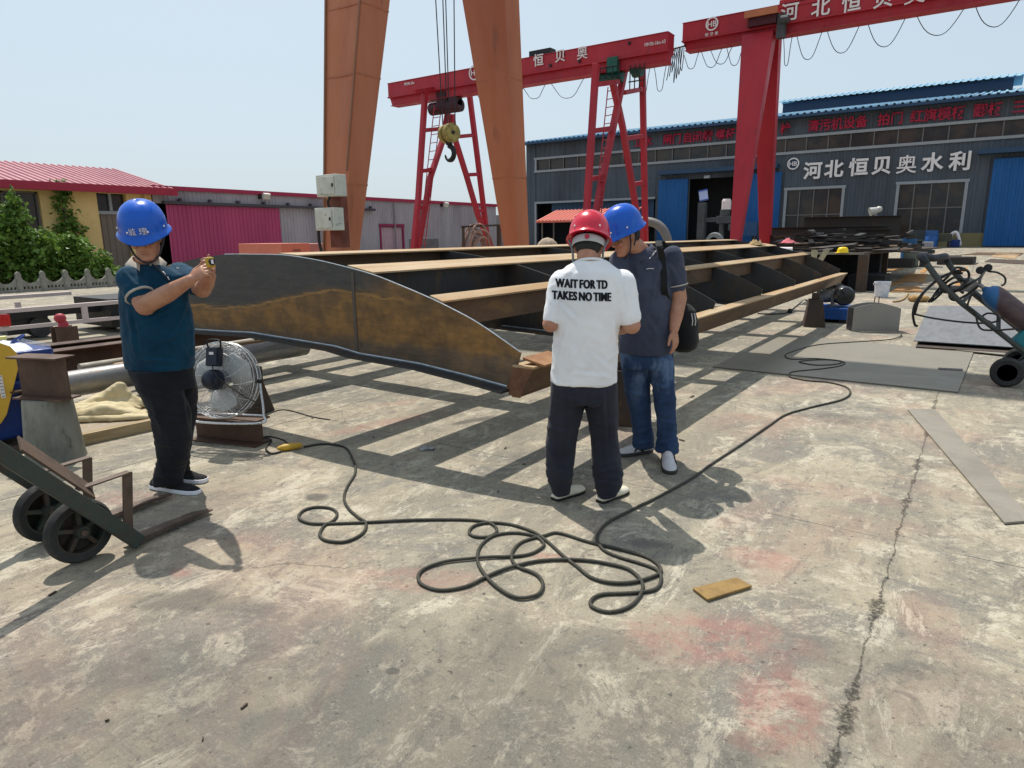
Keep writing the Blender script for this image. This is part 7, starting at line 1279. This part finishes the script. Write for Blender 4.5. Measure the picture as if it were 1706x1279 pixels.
def denim():
    t = NT('blue_denim'); v = t.coords(); p_ = t.pos(); sp = t.n('SeparateXYZ'); t.l(p_, sp.inputs[0]); n1 = t.noise(v, 5, 5); col = t.mix(t.ramp(n1, .35, .7), lin((48, 70, 104)), lin((36, 54, 84)))
    fade = t.math('MULTIPLY', t.ramp(t.noise(t.coords(scale=(1, 1, .5)), 7, 4), .45, .66, 0, .8), t.ramp(sp.outputs[2], .35, .62, .15, 1)); col = t.mix(fade, col, lin((98, 120, 150))); t.bump(t.noise(v, 480, 2), .2, .002); return t.done(col, .85, 0, .2)
M_DEN = denim()
mb = MB(); sil(mb, [(1033, 1121, 578, d2, .13), (1032, 1122, 594, d2, .14), (1034, 1122, 612, d2, .135)]); sil(mb, [(1033, 1080, 595, 4.58, .115), (1038, 1082, 630, 4.6, .10), (1044, 1084, 665, 4.61, .09), (1052, 1085, 700, 4.63, .08), (1055, 1087, 725, 4.65, .076), (1053, 1089, 744, 4.66, .074)])
sil(mb, [(1076, 1122, 595, 4.52, .115), (1084, 1123, 630, 4.5, .10), (1089, 1125, 665, 4.48, .09), (1094, 1126, 700, 4.48, .08), (1096, 1127, 730, 4.49, .078), (1092, 1130, 752, 4.5, .078)])
remesh(mb.build('jeans', M_DEN, MR), .009, 5, folds(wr_pants(.0045, .14, .52), [(1088, 640, 1120, 650, 3.5, .008), (1094, 672, 1124, 664, 3.5, .008), (1042, 652, 1078, 660, 3.5, .008), (1052, 722, 1086, 715, 3, .008), (1094, 738, 1128, 730, 3, .009), (1060, 602, 1078, 642, 3.5, .007), (1098, 602, 1086, 640, 3.5, .007), (1052, 738, 1088, 735, 3, .008), (1096, 700, 1126, 706, 3, .006)], d2+.05))
M_SNK = paint('grey_white_sneaker', lin((206, 204, 206)), lin((166, 166, 172)), .6, 14, .7); M_SOLG = paint('dark_grey_sole', lin((60, 58, 58)))
for hl, to in ((g0(1085, 752), g0(1030, 760)), (g0(1110, 764), g0(1117, 791))):
    s_ = shoe(hl, to, MR, M_SNK, M_SOLG, .105, False, .05); dv = (to-hl).normalized(); sv = V3(-dv.y, dv.x, 0); L_ = (to-hl).length
    if sv.dot(toc_) < 0: sv = -sv
    mb = MB(); q = lambda t_, z, w_: hl+dv*L_*t_+sv*w_+V3(0, 0, z); mb.tube([q(.35, .028, .046), q(.5, .06, .036), q(.62, .035, .047)], .007, 6); mb.tube([q(.28, .06, .043), q(.48, .045, .044)], .006, 6); mb.build('side_mark', M_BLACK, s_)
    mb = MB(); [mb.tube([q(.42+.07*i, .094-.011*i, .018), q(.42+.07*i, .10-.012*i, 0), q(.42+.07*i, .094-.011*i, -.018)], .003, 5) for i in range(4)]; mb.build('laces', M_WHITE, s_)
h3 = helmet('hard_hat', HR, M_BLUEHAT, MR, rw=.118, rl=.140, h=.168, brim=.014, peak=.03, up=.038)
project_text(h3, ['监 理'], .042, HR.p(.16, .0, .082), HR.l, HR.u, -HR.f-HR.u*.12, M_WHITE, .004, name='lettering', off=.002)
mb = MB()
for s_ in (-1, 1): mb.tube(spline([HR.p(.035, s_*.112, .02), HR.p(.03, s_*.088, -.03), HR.p(.045, s_*.066, -.09), HR.p(.07, s_*.02, -.128)], 5), .006, 6); mb.tube([HR.p(-.035, s_*.108, .02), HR.p(.01, s_*.083, -.06)], .0055, 6)
mb.build('chin_strap', M_STRAP, h3); hair_back(HR, MR); face_bits(HR, MR)
gl = MB(); M_GOLD = paint('gold_wire', lin((190, 160, 110)), rough=.3, metal=.8)
for s_ in (-1, 1):
    c_ = HR.p(.108, s_*.032, .0); gl.tube([c_+HR.l*.021*math.cos(t_)+HR.u*.016*math.sin(t_)-HR.f*.004*abs(math.cos(t_)) for t_ in [i*2*math.pi/18 for i in range(18)]], .0017, 5, closed=True); gl.tube([HR.p(.102, s_*.054, .004), HR.p(.06, s_*.076, .008), HR.p(.0, s_*.082, .010)], .0017, 5)
gl.tube([HR.p(.108, -.011, .003), HR.p(.112, 0, .006), HR.p(.108, .011, .003)], .0017, 5); go = gl.build('glasses', M_GOLD, MR); 
# shoulder bag
M_BAG = fabric('black_nylon', (.010, .010, .011), (.018, .018, .02), 8, .35, 300)
bc = J(1138, 546, 4.66); bg = thing('shoulder_bag', bc, 'black shoulder bag hanging at the hip of the man in jeans', 'bag'); mb = MB(); sil(mb, [(1122, 1148, 506, 4.66, .05), (1116, 1158, 516, 4.66, .09), (1113, 1163, 540, 4.66, .115), (1113, 1164, 565, 4.66, .12), (1118, 1160, 578, 4.66, .105), (1126, 1150, 585, 4.66, .07)]); remesh(mb.build('pouch', M_BAG, bg), .009, 4, lambda p_: .006*noise.noise(p_*11))
mb = MB(); path = [J(1122, 512, 4.62), on(1108, 490, .006), on(1106, 460, .006), on(1103, 430, .006), on(1099, 411, .006), J(1097, 403, 4.58), J(1104, 405, 4.72), J(1120, 440, 4.74), J(1140, 508, 4.72)]
path = spline(path, 5)
for a, b in zip(path[:-1], path[1:]): mb.bar(a, b+(b-a)*.15, .042, .006, (b-a).cross(RH))
mb.build('strap', M_BAG, bg); mb = MB(); [mb.tube([J(x, 522, 4.53), J(x+2, 534, 4.53), J(x+1, 542, 4.53)], .004, 6) for x in (1152, 1157)]; mb.build('buckle', M_CHROME, bg)
